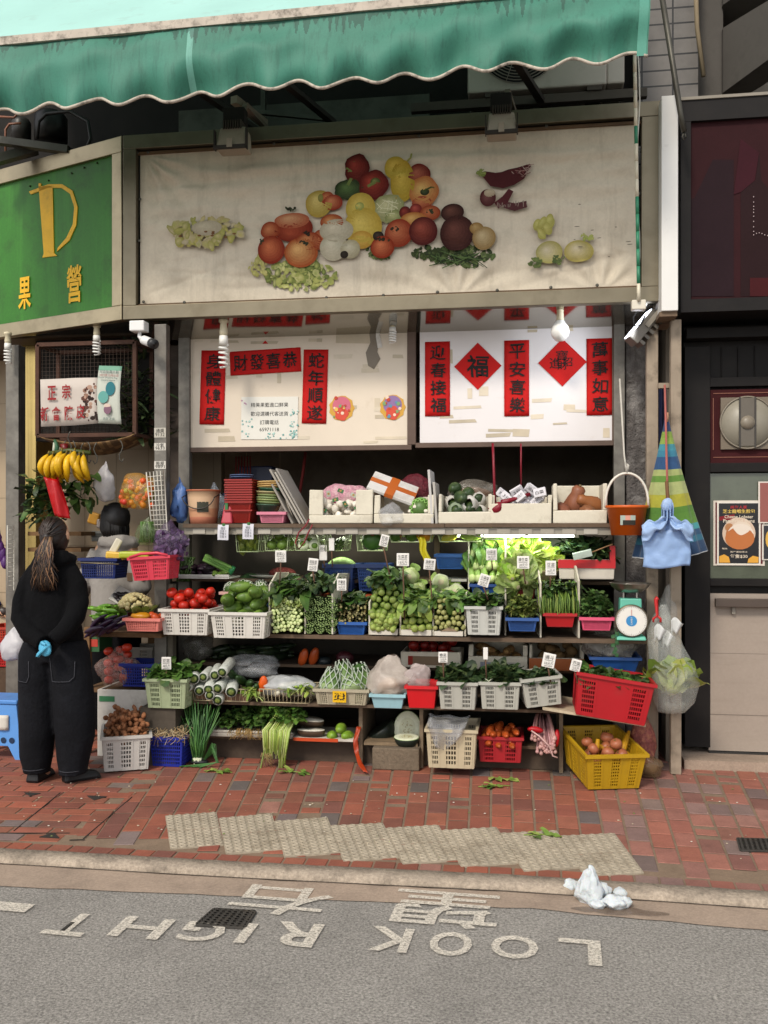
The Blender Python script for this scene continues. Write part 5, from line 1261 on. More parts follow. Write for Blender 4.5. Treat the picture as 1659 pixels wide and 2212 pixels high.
rest(sleeved(.034,'#5a7a2a'),c0,[(-.03,.05,.035),(.045,.05,.035),(-.04,.07,.1),(.02,.1,.07)],'green guava in a white foam sleeve in the third wire basket','guava','sleeved guavas',face=(0,0,0),tilt=.35)
c0,W,D=hang_basket('wire basket holding a bundle of long beans',700,748,1190)
b=MB();
for i in range(60):a=U(0,6.28);rr=U(.01,.05);b.paint(vary('#4a5f26',.3)).tube([(rr*math.cos(a),.02+U(0,.02),.035+rr*.7*math.sin(a)),(rr*math.cos(a)*1.2,.17,.05+rr*math.sin(a))],.0055,5)
tag(b.build('bean_bundle',stemm,loc=c0),'bundle of green beans in the fourth wire basket','beans')
c0,W,D=hang_basket('wire basket of a cut green and orange squash',768,832,1190)
b=MB('#3f6a28');b.ball((0,0,0),.072,20,(1,.9,.95),.08);
for i,f in enumerate(b.f):
 q=b.v[f[0]]
 if q.z>.03+.02*noise.noise(q*30):b.c[i]=lin(rng.choice(['#c9964a','#b5b05a','#8a3a1c']))
tag(b.build('squash',veg,loc=c0+V((0,.09,.07))),'green squash with a ragged orange top in the wire basket','squash')
c0,W,D=hang_basket('long wire basket of ripening papayas with a yellow bag',838,935,1171)
for x,c,c2,lb in((-.11,'#3f6020','#a8641c','green papaya with an orange side, left in the long wire basket'),(.0,'#456622','#b07020','green papaya in the middle of the long wire basket'),(.095,'#d28a12','#e0a020','ripe orange papaya at the right of the long wire basket')):
 b=MB(c);b.ball((0,0,0),.047,18,(1,1.3,1),.04)
 for i,f in enumerate(b.f):
  if b.v[f[0]].x>.03:b.c[i]=lin(c2)
 tag(b.build('papaya',veg,loc=c0+V((x,.08,.047))),lb,'papaya','papayas in the long wire basket')
b=MB('#c9bc1c');q0,q1=at(908,1160,6.0),at(924,1218,5.98);b.grid(lambda s,t_:q0.lerp(q1,t_)+V(((s-.5)*.045+.006*math.sin(t_*9),.01*math.sin(s*9+t_*6),0)),8,12);tag(b.build('yellow_bag',bago,solid=.004),'twisted yellow plastic strip hanging from the ripe papaya','plastic strip')
c0,W,D=hang_basket('brightly lit wire basket of corn and wrapped melon',942,1048,1170)
for x,rz,L,c,c2,lb in((-.07,1.0,.14,'#b5b53a','#d2c04a','bagged yellow corn in the bright wire basket'),(.07,1.5,.15,'#8fae4a','#b5cc70','wrapped pale green melon in the bright wire basket')):
 q=long_fruit('bagged_corn' if x<0 else 'wrapped_melon',.038,L,c,c2);q.location=c0+V((x,.08,.04));q.rotation_euler=(0,rz,.2);tag(q,lb,'corn' if x<0 else 'melon')
t=thing('foam_tray','white foam tray with eggplants at the left of the rear shelf','tray',on(440,6.2,ZA+.002));b=MB('#b9b8b4');W=px(118,6.2);b.box(-W/2,0,0,W/2,.26,.012);b.box(-W/2,-.004,.012,W/2,.006,.03);b.build('body',foam,t,bev=.003);TB=t.location.copy()
q=long_fruit('eggplant',.02,.13,'#1c0f1c','#2a1526');scatter(q,[TB+p for p in pile(-.16,.04,.02,.2,.02,.022,22)],'small dark purple eggplant on the white foam tray','eggplant','small eggplants on the tray',lie=True)
q=long_fruit('pointed_gourd',.02,.1,'#5d7a34','#7f9a48');scatter(q,[TB+V(p)for p in((.07,.03,.03),(.1,.05,.03),(.12,.06,.04),(.06,.07,.035))],'short green gourd at the right of the foam tray','gourd','short gourds on the tray',lie=True)
b=MB('#3f6a3a')
for i in range(9):b.paint(vary('#6f9a4a',.25)).tube([(-.11,(i%3)*.02,(i//3)*.016),(.1,(i%3)*.02,(i//3)*.016)],.011,6)
b.paint('#2a7a4a').tube([(.09,.02,.016),(.115,.02,.016)],.034,10);tag(b.build('celery_pack',stemm,loc=TB+V((.08,.05,.085)),rot=(0,.45,.1)),'bagged green celery stalks lying on the eggplants','celery')
b=MB()
for i in range(34):x=U(-.05,.05);b.paint(vary('#3c5426',.25)).tube([(x,U(0,.05),0),(x+U(-.03,.03),U(0,.06),.08),(x+U(-.02,.06),U(0,.08),.17)],.006,4)
tag(b.build('bean_bundle',stemm,loc=on(395,6.22,ZA-.02)),'bunch of long green beans hanging by the left steel post','beans')
b=MB('#6a2a28');b.ball((0,0,.03),.08,16,(1.3,.7,.55),.2);tag(b.build('red_greens',mat('red_leaf',rough=.6,n=(50,.5),bump=(40,1,.02)),loc=on(610,6.5,ZA)),'dull red leafy heap on the plate at the back','vegetable')
b=MB('#9a9a94');b.lathe([(0,0),(.1,0),(.17,.02),(.17,.026),(.1,.01),(0,.01)],24);tag(b.build('plate',plast,loc=on(590,6.42,ZA)),'pale round plate behind the netted melons','plate')
o=crate('red_basket','dark red basket of big eggplants behind the price tags','basket',614,690,1277,1318,6.2,.22,'#8c1d18',PF,.86)
for x,y,z,rt,lb in((-.05,.0,.13,(1.2,.0,.5),'glossy dark eggplant leaning in the red basket'),(.06,.02,.12,(1.4,.1,-.4),'glossy dark eggplant lying right in the red basket'),(-.09,-.03,.1,(1.5,.1,.2),'short glossy eggplant at the left of the red basket'),(.02,.05,.22,(.5,.9,.2),'longest eggplant sticking up out of the red basket')):
 q=long_fruit('eggplant',.036,.2,'#120c10','#1e1218');q.location=o.c+V((x,y,z));q.rotation_euler=rt;tag(q,lb,'eggplant','big eggplants in the red basket')
bb=[]
for u0,u1,lb in((697,766,'dark blue basket holding a pale green gourd'),(768,839,'dark blue basket behind the fifteen dollar tag')):
 bb.append(crate('blue_basket',lb,'basket',u0,u1,1219,1277,6.2,.26,'#142f63',PM,.86,rimh=.022))
q=long_fruit('gourd',.035,.2,'#86a060','#9ab873',.15);q.location=bb[0].c+V((0,-.02,bb[0].H+.012));q.rotation_euler=(0,PI/2,.1);tag(q,'pale green bitter gourd resting on the dark blue basket','gourd')
o=crate('blue_basket','bright blue shallow basket on the rear shelf by the yellow strip','basket',938,1006,1198,1229,6.25,.2,'#2a5fa8',PF,.88)
b=MB('#a34a24');p0=on(760,6.14,ZM);b.box(p0.x-.2,6.14,ZM+.0,p0.x+.2,6.4,ZM+.24);b.paint('#c4bcae').box(p0.x-.2,6.137,ZM+.16,p0.x+.14,6.1395,ZM+.18);tag(b.build('orange_carton',plast),'orange taped carton under the dark blue baskets','carton')
b=MB('#a9a79f');b.box(on(940,6.24).x,6.24,ZA-.004,on(1008,6.24).x,6.5,ZA+.012);tag(b.build('white_board',foam),'white foam board under the bright blue basket','board')
for i,(u,v,s_,lb)in enumerate(((886,1245,1,'pale green round cabbage behind the lettuce tag'),(868,1280,.8,'cabbage half hidden left of the pale round one'),(902,1275,.95,'round cabbage at the right above the young lettuce'),(952,1258,.95,'white napa cabbage base, upper one in the right cabbage pair'),(965,1285,.95,'white napa cabbage base in the front of the right cabbages'),(985,1280,1,'leafy napa cabbage turned right among the white ones'),(945,1288,.7,'small napa base tucked left under the upper white one'))):
 b=MB('#a3b276' if i<3 else '#c2c6a8');r_=.062*s_;b.X=MX.Rotation(PI/2,4,'X');b.lathe([(0,r_*.86),(r_*.3,r_*.9),(r_*.34,r_*.84),(r_*.8,r_*.6),(r_,0),(r_*.85,-r_*1.0),(0,-r_*1.4)],18,lambda a,t:1+.05*math.cos(a*5+i),['#c2b896','#c2b896','#bcc596','#a3b276' if i<3 else '#ccd0b4','#8fa45c','#6d8a40']);b.X=None
 for k in range(5):a=U(0,6.28);b.paint(rng.choice(['#7f9a48','#98ad5c'])).leaf((math.cos(a)*r_*.7,.02,math.sin(a)*r_*.7),(math.cos(a),.4,math.sin(a)),(0,-1,0),r_,r_*1.1,.5)
 q=at(u,v,6.2);tag(b.build('cabbage',leafm,loc=q,rot=(U(-.2,.2),0,U(-.3,.3))),lb,'cabbage','round cabbages behind the young greens')
CW='#c9c5bc'
o=crate('white_crate','white lattice crate heaped with red tomatoes at the left post','crate',343,453,1316,1372,5.78,.34,CW,P3,.9,group='white crates of fruit')
tm=tomato(.036);scatter(tm,pile(-o.W*.48,o.W*.48,-o.D*.47,o.D*.42,o.H-.06,.036,30),'ripe red tomato heaped in the white crate beside the papayas','tomato','tomatoes in the white crate',o.M,tilt=.9)
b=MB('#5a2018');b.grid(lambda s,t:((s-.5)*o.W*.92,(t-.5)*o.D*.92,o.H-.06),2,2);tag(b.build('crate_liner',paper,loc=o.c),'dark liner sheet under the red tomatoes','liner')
o=crate('white_crate','white lattice crate of green papayas right of the tomatoes','crate',451,577,1323,1379,5.74,.38,CW,P3,.9,group='white crates of fruit')
pg=long_fruit('papaya',.042,.16,'#4a6423','#5f7a2f',.05);scatter(pg,pile(-o.W*.42,o.W*.42,-o.D*.42,o.D*.4,o.H-.07,.045,20),'plump green papaya heaped in the white crate','papaya','papayas in the white crate',o.M,lie=True,tilt=.3)
b=MB('#b9b3a4');b.grid(lambda s,t:((s-.5)*o.W*.92,(t-.5)*o.D*.92,o.H*.5),2,2);tag(b.build('crate_liner',paper,loc=o.c),'pale liner sheet inside the papaya crate','liner')
o=crate('pink_basket','pale pink tray basket of netted melons behind the papaya crate','basket',474,580,1279,1302,6.12,.22,'#cfa59c',PF,.9)
b=MB('#2f4f86');b.cbox(o.c+V((.02,0,-.05)),(o.W*.8,.2,.09));tag(b.build('blue_tub',plast,bev=.01),'blue tub underneath the pale pink tray basket','tub')
def netted(r,c,net='#c9cdbf',open_=.55,L=1.15):
 b=MB(c);b.ball((0,0,0),r,16,(1,L,1),.04);b.paint(net);n=12
 for k in range(n):
  a=2*PI*k/n
  for sg in(1,-1):b.tube([(r*1.05*math.cos(a+sg*q*.9)*math.sin(open_+q*(PI-open_-.3)),-r*1.05*L*math.cos(open_+q*(PI-open_-.3)),r*1.05*math.sin(a+sg*q*.9)*math.sin(open_+q*(PI-open_-.3)))for q in[i/9 for i in range(10)]],r*.05,4)
 return b.build('netted_melon',veg)
nm=netted(.047,'#3d5a26');scatter(nm,[o.c+V(p)for p in((-.11,-.05,.09),(0,-.04,.1),(.1,-.05,.09),(-.06,.06,.1),(.07,.06,.1))],'round green melon in a white foam net on the pink tray','melon','netted melons on the pink tray',face=(0,0,0),tilt=.25)
q=long_fruit('dark_melon',.07,.18,'#2c4228','#3a5230');q.location=on(540,6.4,ZM+.3);q.rotation_euler=(0,PI/2,0);tag(q,'dark green melon lying behind the netted ones','melon')
FD=[(580,1236,5.9,'tall foam board left of the thick choy sum stems'),(657,1240,5.9,'foam board between the thick stems and the thin stems'),(716,1238,5.9,'foam board left of the kale in the blue tub'),(796,1280,5.92,'foam board left of the bok choy stack'),(863,1285,5.92,'foam board between the bok choy and the young lettuce'),(934,1278,5.92,'foam board right of the young lettuce'),(1003,1278,5.92,'foam board beside the grey white crate of greens'),(1090,1160,6.0,'tall foam board in the middle of the lettuces'),(1011,1146,6.16,'foam board at the left of the leafy bok choy'),(1166,1228,5.92,'split foam board left of the red tub greens'),(1249,1222,5.92,'foam board between the red and pink tubs')]
for k,(u,v,Y,lb)in enumerate(FD):
 z=ZM if Y<6.1 else ZA-.05;h_=at(u,v,Y+.12).z-z;p=on(u,Y,z);b=MB(['#bdb6a6','#b2ab9b','#c2bcae'][k%3])
 sk=.04 if u<800 else(-.02 if u>1150 else.02);b.plate([(0,0,0),(.0,.3,0),(.02*0+sk,.3,h_*.98),(sk*.3,.12,h_),(0,.0,h_*.8)],.011,(1,0,0));tag(b.build('foam_divider',foam,loc=p,rot=(0,0,-.05 if u<800 else.06),bev=.002),lb,'foam board','foam boards between the greens')
b=MB('#6f8a35');b.tube([(0,0,0),(0,.04,0),(0,.26,0)],[.0125,.0125,.012],8,cap=False);b.paint('#b4c07a').lathe([(0,0),(.001,0)],3);b.X=MX.Rotation(PI/2,4,'X');b.paint('#aebf6e').lathe([(.0128,.0),(.0115,.002),(0,.002)],8,cols=['#87a045','#c3cf92']);ck=b.build('choy_stem',stemm)
p0,p1=on(586,5.86,0).x,on(655,5.86,0).x;pts=[]
zt_=at(620,1296,5.86).z
z=ZM+.014;r_=0
while z<zt_+.0:
 x=p0+.012+(r_%2)*.012
 while x<p1-.008:pts.append(V((x+U(-.004,.004),5.86+U(-.012,.02),z+U(-.003,.003)+.018*math.sin((x-p0)*14))));x+=.0245
 z+=.0225;r_+=1
scatter(ck,pts,'thick choy sum stem with a pale cut end, stacked left of the thin stems','choy sum','choy sum stems',face=(0,0,0),tilt=.06)
def leaf_cap(label,u0,u1,vz,Y,n,L,W,cols,D=.24,h=.09,droop=True,zb=None,stems=0,name='leafy_tops'):
 """leafy tops bending down and forward over a stack"""
 b=MB();x0,x1=on(u0,Y).x,on(u1,Y).x;z=at((u0+u1)/2,vz,Y).z if zb is None else zb
 for _ in range(n):
  x,y=U(x0,x1),U(Y-.02,Y+D);d=V((U(-.5,.5),U(-1,.25),U(-.5,.6)));b.paint(vary(rng.choice(cols),.22))
  b.leaf((x,y,z+h*U(.2,1)*(.5+.5*(y-Y)/D)),d,V((U(-.3,.3),-.3,1)),L*U(.6,1.2),W*U(.6,1.2),U(0,.9),4,mixc(b.col,'#8a9a55',.15))
  if U(0,1)<stems:b.paint(vary('#8ea052',.15));xx=x+U(-.02,.02);b.tube([(xx,Y-.02,z-U(.0,.06)),(xx+U(-.02,.02),Y+.05,z+.02),(x,Y+.13,z+.07)],.0075,5)
 return tag(b.build(name,leafm),label,'leaves',kind='stuff')
leaf_cap('dark choy sum leaves lying over the thick stems',588,655,1292,5.86,150,.1,.05,G_DK+G_MD,h=.12,stems=.22)
b=MB()
for i in range(46):
 a,rr=U(0,6.28),.034*U(0,1)**.5;x,zz=rr*math.cos(a),rr*math.sin(a);b.paint(vary('#55703a',.2)).tube([(x*1.15,U(0,.02),zz),(x,.2,zz)],.0046,5,cap=False);c_=b.col;b.paint(mixc(c_,'#93a866',.55));b.X=MX.Translation((x*1.15,.0+U(0,.018),zz))@MX.Rotation(PI/2,4,'X');b.lathe([(.0047,0),(0,.001)],5);b.X=None
bd=b.build('stem_bundle',stemm);pts=[]
for r_ in range(5):
 for k in range(3):pts.append(V((on(665+k*23+(r_%2)*6,5.88).x,5.88+U(-.01,.02),ZM+.034+r_*.046)))
scatter(bd,pts,'tied bundle of thin green stems stacked right of the choy sum','greens','bundles of thin stems',face=(0,0,0),tilt=.12,sc=(.85,1.0))
leaf_cap('dark spinach like leaves over the thin stem bundles',662,716,1270,5.88,130,.07,.04,G_DK+['#3c5a33'],h=.07)
o=crate('blue_tub','blue tub of brown ended kale stems below the taped carton','tub',723,793,1344,1371,5.93,.22,'#24549a',PF,.84)
b=MB()
for i in range(150):
 x,y,zz=U(-.1,.1),U(-.13,.02),o.H+U(-.01,.11);b.paint(vary(rng.choice(['#4d5a2c','#6a6238','#8a7a4c','#3f4f26']),.2));b.tube([(x,y,zz),(x*1.05,y+.1,zz+U(0,.05))],.0075,5,cap=False);b.paint(vary('#a39a68',.15));b.X=MX.Translation((x,y,zz))@MX.Rotation(PI/2,4,'X');b.lathe([(.0076,0),(0,.001)],6);b.X=None
leaves('',90,-.12,.12,-.1,.12,o.H+.06,.12,.09,.06,G_DK+G_MD,.3,mb=b);tag(b.build('kale_bunch',leafm,loc=o.c),'bunch of kale with cut brown stem ends in the blue tub','kale')
def heads(label,cat,group,proto,u0,u1,v0,v1,Y,dx,dz,lift=0.0,tilt=.22,sc=(.85,1.1),rows=None):
 z1,z0=at((u0+u1)/2,v0,Y).z,at((u0+u1)/2,v1,Y).z;pts=[];z=z0;r=0;xa,xb=on(u0,Y).x,on(u1,Y).x
 while z<z1:
  x=xa+(r%2)*dx*.5
  while x<xb:pts.append(V((x+U(-.006,.006),Y+U(-.02,.03)+.02*r/6,z+U(-.006,.006))));x+=dx
  z+=dz;r+=1
 scatter(proto,pts,label,cat,group,face=(lift,0,0),tilt=tilt,sc=sc);return pts
def ftray(label,u0,u1,v0,v1,Y):
 p=on((u0+u1)/2,Y,0);W=px(u1-u0,Y);z1,z0=at(u0,v0,Y).z,at(u0,v1,Y).z;b=MB('#c4beb2');b.box(-W/2,0,0,W/2,.28,max(.02,z1-z0));b.paint('#8a7660').plate([(-W*.3,-.004,z1-z0),(W*.34,-.004,z1-z0),(W*.05,-.006,z1-z0+.03)],.004);tag(b.build('foam_tray',foam,loc=(p.x,Y,ZM+.002),bev=.004),label,'tray','foam trays under the greens')
ftray('white foam tray with brown paper under the bok choy stack',799,859,1362,1374,5.9);ftray('white foam tray with brown paper under the young lettuce',866,932,1364,1376,5.9);ftray('white foam tray under the pale stemmed greens',938,1000,1364,1374,5.9)
bk=head_mesh('bok_choy',.17,.021,'#8aa04e','#5d7d35','#233c18',leafW=.07)
heads('small bok choy head with a green base in the stack left of the young lettuce','bok choy','stacked bok choy',bk,804,856,1262,1352,5.88,.042,.042)
leaf_cap('dark bok choy leaves among the stacked heads',800,860,1262,5.9,110,.085,.05,G_DK+G_MD,h=.1)
bl_=head_mesh('green_bok_choy',.2,.02,'#a3b45c','#7f9a40','#5a7a2c',leafW=.04,flare=1.1);heads('long green bok choy at the foot of the stack','bok choy','stacked bok choy',bl_,806,856,1335,1362,5.87,.032,.04,lift=.6,tilt=.12)
lt=head_mesh('young_lettuce',.17,.022,'#9fb058','#6f8d3a','#3f5f24',leafW=.08,nl=8)
heads('young lettuce head stacked between two foam boards','lettuce','stacked young lettuce',lt,870,930,1300,1358,5.88,.042,.043)
leaf_cap('frilly lettuce leaves over the young lettuce heads',866,930,1310,5.88,110,.09,.055,['#6d8a3a','#4f6f2a','#8aa04c','#37511f'],h=.1)
yl=head_mesh('pale_stem_greens',.18,.0165,'#b3b473','#8a9d4a','#3f5f24',leafW=.05,nl=4,flare=1.2)
heads('pale stemmed head of greens stacked at the right of the young lettuce','greens','stacked pale stemmed greens',yl,941,1000,1300,1358,5.88,.034,.034)
leaf_cap('green leaves over the pale stemmed greens',938,1003,1300,5.9,90,.08,.045,G_MD+['#6d8a3a'],h=.06)
o=crate('blue_tub','blue tub under the big leafy bok choy','tub',1014,1086,1262,1287,6.1,.24,'#1c3f7c',PN,.88)
o2=crate('red_tub','dark red tub under the pale lettuces','tub',1094,1160,1262,1292,6.08,.26,'#7a1418',PN,.88)
bgk=head_mesh('big_bok_choy',.24,.024,'#b0bd80','#7f9f4c','#4a7030',leafW=.1,nl=6);pts=[]
for r in range(4):
 for k in range(5):pts.append(V((on(1020+k*14+(r%2)*7,6.1).x,6.1+.03*r,at(1050,1258-r*26,6.1).z)))
scatter(bgk,pts,'leafy bok choy with a thick pale base standing in the blue tub','bok choy','big bok choy',face=(.95,0,0),tilt=.2)
def lettuce(name,r,c1,c2,c3,base='#c2c79a'):
 b=MB(base);b.ball((0,0,0),r*.6,12,(1,1.2,1),cols=[c2]*8);b.paint('#b9ae8a');b.X=MX.Translation((0,-r*.72,0))@MX.Rotation(PI/2,4,'X');b.lathe([(r*.2,0),(0,.004)],8);b.X=None
 for k in range(46):
  a=U(0,6.28);t=U(0,1);b.paint(vary(rng.choice([c1,c2,c3]),.15));d=V((math.cos(a)*(.5+t*.6),1.2-t*.9,math.sin(a)*(.5+t*.6)))
  b.leaf((math.cos(a)*r*.35,-r*.6+t*.5*r,math.sin(a)*r*.35),d,V((math.cos(a),-.4,math.sin(a))),r*U(1.1,1.7),r*U(.6,.95),U(-.3,.5),5,mixc(b.col,base,.35),U(-.3,.6))
 return b.build(name,leafm)
lb_=lettuce('lettuce',.07,'#9ab83f','#b5cc52','#84a636','#cfd69a')
for k,(u,v,Y,rt,s_,lb)in enumerate(((1062,1172,6.22,(.9,0,.4),1.05,'bright romaine lettuce leftmost under the tube lamp'),(1100,1180,6.18,(1.0,0,-.2),1.1,'bright lettuce in the middle of the lit row'),(1135,1172,6.2,(1.0,0,.5),1.05,'bright lettuce right of the middle one under the lamp'),(1160,1196,6.14,(.2,0,-1),1.1,'frilly lettuce above the tan bowl'),(1186,1206,6.18,(.3,0,-.9),.95,'frilly lettuce nearest the red banded box'),(1110,1214,6.1,(.2,0,.8),.95,'half turned lettuce behind the twenty dollar tag'),(1103,1244,6.02,(.4,0,.3),.85,'romaine lettuce low beside the tall foam board'))):
 q=lb_ if k==0 else dup(lb_);q.location=at(u,v,Y);q.rotation_euler=rt;q.scale=(s_,)*3;tag(q,lb,'lettuce','lettuces under the lamp')
l2=lettuce('lettuce',.075,'#7f9448','#96a860','#6b8238','#b5bd8c')
for k,(u,v,rt,lb)in enumerate(((1140,1252,(.3,0,-.2),'pale green lettuce facing out in the dark red tub'),(1108,1264,(.2,0,.7),'pale lettuce lying at the left of the dark red tub'),(1125,1228,(.5,0,.2),'pale lettuce under the twenty dollar tag'))):
 q=l2 if k==0 else dup(l2);q.location=at(u,v,6.04);q.rotation_euler=rt;tag(q,lb,'lettuce','lettuces in the dark red tub')
b=MB('#a08f6c');r_=px(31,6.1);b.lathe([(0,0),(r_*.7,0),(r_,.075),(r_*1.05,.077),(r_*.98,.07),(0,.02)],24);tag(b.build('tan_bowl',plast,loc=on(1175,6.12,ZA+.005)),'tan plastic bowl right of the lettuces','bowl')
b=MB('#8a6238');b.ball((0,0,0),.05,12,(1.2,.6,.8));tag(b.build('cut_gourd',veg,loc=on(1168,6.14,ZA+.075)),'brown rounded gourd in the tan bowl','gourd')
b=MB('#b5b8ae');b.box(0,0,0,.3,.02,.2);tag(b.build('foam_sheet',foam,loc=on(1150,6.4,ZA+.12)),'pale foam lid standing behind the lettuces','board')
o=crate('foam_carton','foam carton with a red band full of dark curly kale','carton',1206,1328,1209,1250,6.08,.26,'#c4bcae',PN,.97,rim=.003)
b=MB('#b5141c');b.box(-o.W/2-.006,-o.D/2-.008,o.H*.55,o.W/2+.006,-o.D/2-.0065,o.H*1.0);b.box(o.W/2-.03,-o.D/2-.008,o.H,o.W/2+.005,-o.D/2+.03,o.H+.09);b.build('red_band',plast,o.t)
greens('heap of dark curly kale in the red banded carton','kale',o,330,.15,.085,.05,G_DK+['#2f4a30','#3c5a38'],'curly_kale',.9,.3,'#6d8a4a',.5)
o=crate('white_crate','greyish white slotted crate of leafy greens at the middle of the shelf','crate',1003,1086,1310,1372,5.84,.28,'#b5b5ae',P2,.88,group='slotted crates');greens('greens heaped in the greyish white slotted crate','greens',o,230,.075,.085,.045,G_DK+G_MD,'leafy_greens',.92)
o=crate('blue_tub','blue tub of small leafy sprigs next to the slotted crate','tub',1092,1164,1335,1364,5.84,.24,'#2c4f8a',PF,.84);greens('small yellow green sprigs heaped in the blue tub','greens',o,560,.15,.045,.022,['#4a5a26','#5f6a2c','#39491f','#6d7a38'],'leafy_sprigs',.8,.25,'#8a8a4a')
o=crate('red_tub','red tub under the long stemmed greens','tub',1173,1246,1325,1354,5.9,.2,'#a3141a',PN,.84)
b=MB()
for i in range(170):
 x,y=U(-.13,.13),U(-.1,.02);zb_=o.H+U(-.015,.02);zt=zb_+U(.12,.2);b.paint(vary(rng.choice(['#6d8a3a','#8aa04c','#55732f']),.2));b.tube([(x,y-.02,zb_),(x*.98+U(-.01,.01),y+.02,zb_+.08),(x*.95+U(-.02,.02),y+.08,zt)],.0034,4)
 b.paint(vary(rng.choice(G_DK+G_MD),.2)).leaf((x*.95,y+.08,zt-.02),(U(-.6,.6),-.6,U(-.3,.7)),(0,-.3,1),U(.04,.08),.03,.5)
tag(b.build('stem_greens',leafm,loc=o.c),'long thin stemmed greens standing in the red tub','greens')
o=crate('pink_tub','bright pink tub of leafy sprigs left of the weighing scale','tub',1251,1327,1334,1362,5.88,.22,'#d0506e',PF,.84);greens('round leaved sprigs heaped in the bright pink tub','greens',o,520,.17,.05,.034,['#2f4a22','#3f5f2c','#4d6d35','#27401c'],'leafy_sprigs',.8,.25,'#6d8a4a')
p=on(1363,5.86,ZM+.002);t=thing('weighing_scale','mint green spring scale with a round white dial and a steel pan','scale',p);sc_=5.86*1.005/2000
mint='#5fae98'
b=MB(mint);b.hexa([(-.09,-.03,0),(.09,-.03,0),(.09,.14,0),(-.09,.14,0),(-.085,-.02,.025),(.085,-.02,.025),(.085,.13,.025),(-.085,.13,.025)]);b.hexa([(-.068,0,.025),(.068,0,.025),(.068,.12,.025),(-.068,.12,.025),(-.064,.0,.255),(.064,.0,.255),(.064,.11,.255),(-.064,.11,.255)]);b.build('body',plast,t,bev=.008)
dz=.12;dr=33*sc_;b=MB('#b9b6ad');b.X=MX.Translation((0,-.02,dz))@MX.Rotation(PI/2,4,'X');b.lathe([(dr,-.03),(dr*1.04,.0),(dr*1.02,.012),(dr*.95,.014)],36);b.build('dial_rim',metal,t)
b=MB('#d5d2ca');b.X=MX.Translation((0,-.03,dz))@MX.Rotation(PI/2,4,'X');b.lathe([(dr*.97,0),(0,.001)],36);b.paint('#2f7fb5').X=MX.Translation((0,-.0315,dz))@MX.Rotation(PI/2,4,'X');b.lathe([(dr*.34,0),(0,.001)],20);b.X=None;b.paint('#b03a3a').beam((0,-.034,dz+dr*.3),(0,-.034,dz+dr*.72),.0022);b.paint('#4a4a48')
for k in range(50):a=2*PI*k/50;l=.86 if k%5 else.8;b.beam((math.sin(a)*dr*l,-.033,dz+math.cos(a)*dr*l),(math.sin(a)*dr*.93,-.033,dz+math.cos(a)*dr*.93),.0012)
b.build('dial',plast,t);text_mesh('CAMRY','lettering',tagm,w=dr*.5,parent=t,loc=(0,-.0345,dz),rot=(PI/2,-PI/2,0))
b=MB('#8a877f');b.X=MX.Translation((0,.05,.285));pr_=42*sc_;b.lathe([(0,0),(pr_*.55,.008),(pr_*.9,.04),(pr_,.062),(pr_*1.02,.064),(pr_*.97,.06),(pr_*.5,.014),(0,.01)],36);b.X=None
for s_ in(-1,1):b.beam((s_*.04,.05,.25),(s_*.04,.05,.3),.008)
b.build('pan',mat('pan_steel',col='#a5a29a',rough=.3,metal=.95,n=(10,.15)),t)
b=MB('#2f5a30')
for k in range(8):b.leaf((0,0,-.018*k),(U(-1,1),-.2,-.4),(0,-1,.2),.03,.02)
b.tube([(0,0,.02),(.003,0,-.14)],.002,4);tag(b.build('trailing_sprig',leafm,loc=on(1329,5.84,ZM+.05)),'green sprig trailing off the pink tub by the scale','sprig')
q=long_fruit('zucchini',.024,.17,'#1c2a1a','#28381f',tip='#55603a');scatter(q,[on(450,6.26,ZR)+V(p)for p in pile(0,.52,0,.3,.0,.03,40)],'dark zucchini piled on the shaded shelf behind the netted cucumbers','zucchini','zucchini on the shaded shelf',lie=True,tilt=.25)
for k,(u,v,rt,lb)in enumerate(((655,1420,(.2,.35,0),'orange cut pumpkin wedge leaning on the shaded shelf'),(678,1418,(.2,.3,.1),'second orange pumpkin wedge right of the first'))):
 b=MB('#a8471a');b.ball((0,0,0),.05,14,(.65,.5,1.35),.15);tag(b.build('pumpkin_wedge',veg,loc=at(u,v,6.24),rot=rt),lb,'pumpkin','pumpkin wedges in the shade')
for u,v,c,r_,lb in((700,1428,'#20282c',.04,'dark cabbage on the shaded shelf right of the wedges'),(745,1420,'#4a2028',.05,'dull red box shape behind the netted lettuce')):
 b=MB(c);b.ball((0,0,0),r_,12,(1.3,1,.9),.15);tag(b.build('dark_cabbage',veg,loc=at(u,v,6.3)),lb,'vegetable')
b=bag_mesh('grey_bag',.22,.18,.2,'#6d6a62',bagm,31,.12);b.location=on(430,6.3,ZR);tag(b,'greyish clear bag at the left end of the shaded shelf','plastic bag')
STG='foam boxes on the shaded shelf'
o=sbox('foam_box','foam box with a printed side and red peppers in the shade',866,996,1408,1442,6.2,.3,ZR,group=STG);b=MB('#8a2a20');b.box(-o.W*.38,-.003,.02,-o.W*.3,-.0005,.08);b.paint('#7d6a55').box(-o.W*.3,-.003,.02,o.W*.25,-.0005,.08);b.build('printed_label',paper,o.t)
q=tomato(.035,'#7d1a14');scatter(q,pile(-o.W*.42,o.W*.42,.03,.2,.05,.036,14),'dark red pepper in the printed foam box','pepper','red peppers in the foam box',o.M)
o=sbox('foam_box','foam box of yam roots behind the bok choy crate',1012,1140,1394,1446,6.2,.3,ZR,notch=(.08,.92,.55),group=STG);b=MB('#8a8d96');b.box(-o.W*.3,-.003,.012,o.W*.0,-.0005,.05);b.paint('#a8a49a').box(o.W*.02,-.003,.012,o.W*.38,-.0005,.05);b.build('printed_label',paper,o.t)
q=long_fruit('yam',.03,.12,'#7a5a34','#9a7a4a',m=root);scatter(q,pile(-o.W*.4,o.W*.4,.04,.22,.04,.034,9),'knobbly brown yam root in the shaded foam box','yam','yam roots',o.M,lie=True)
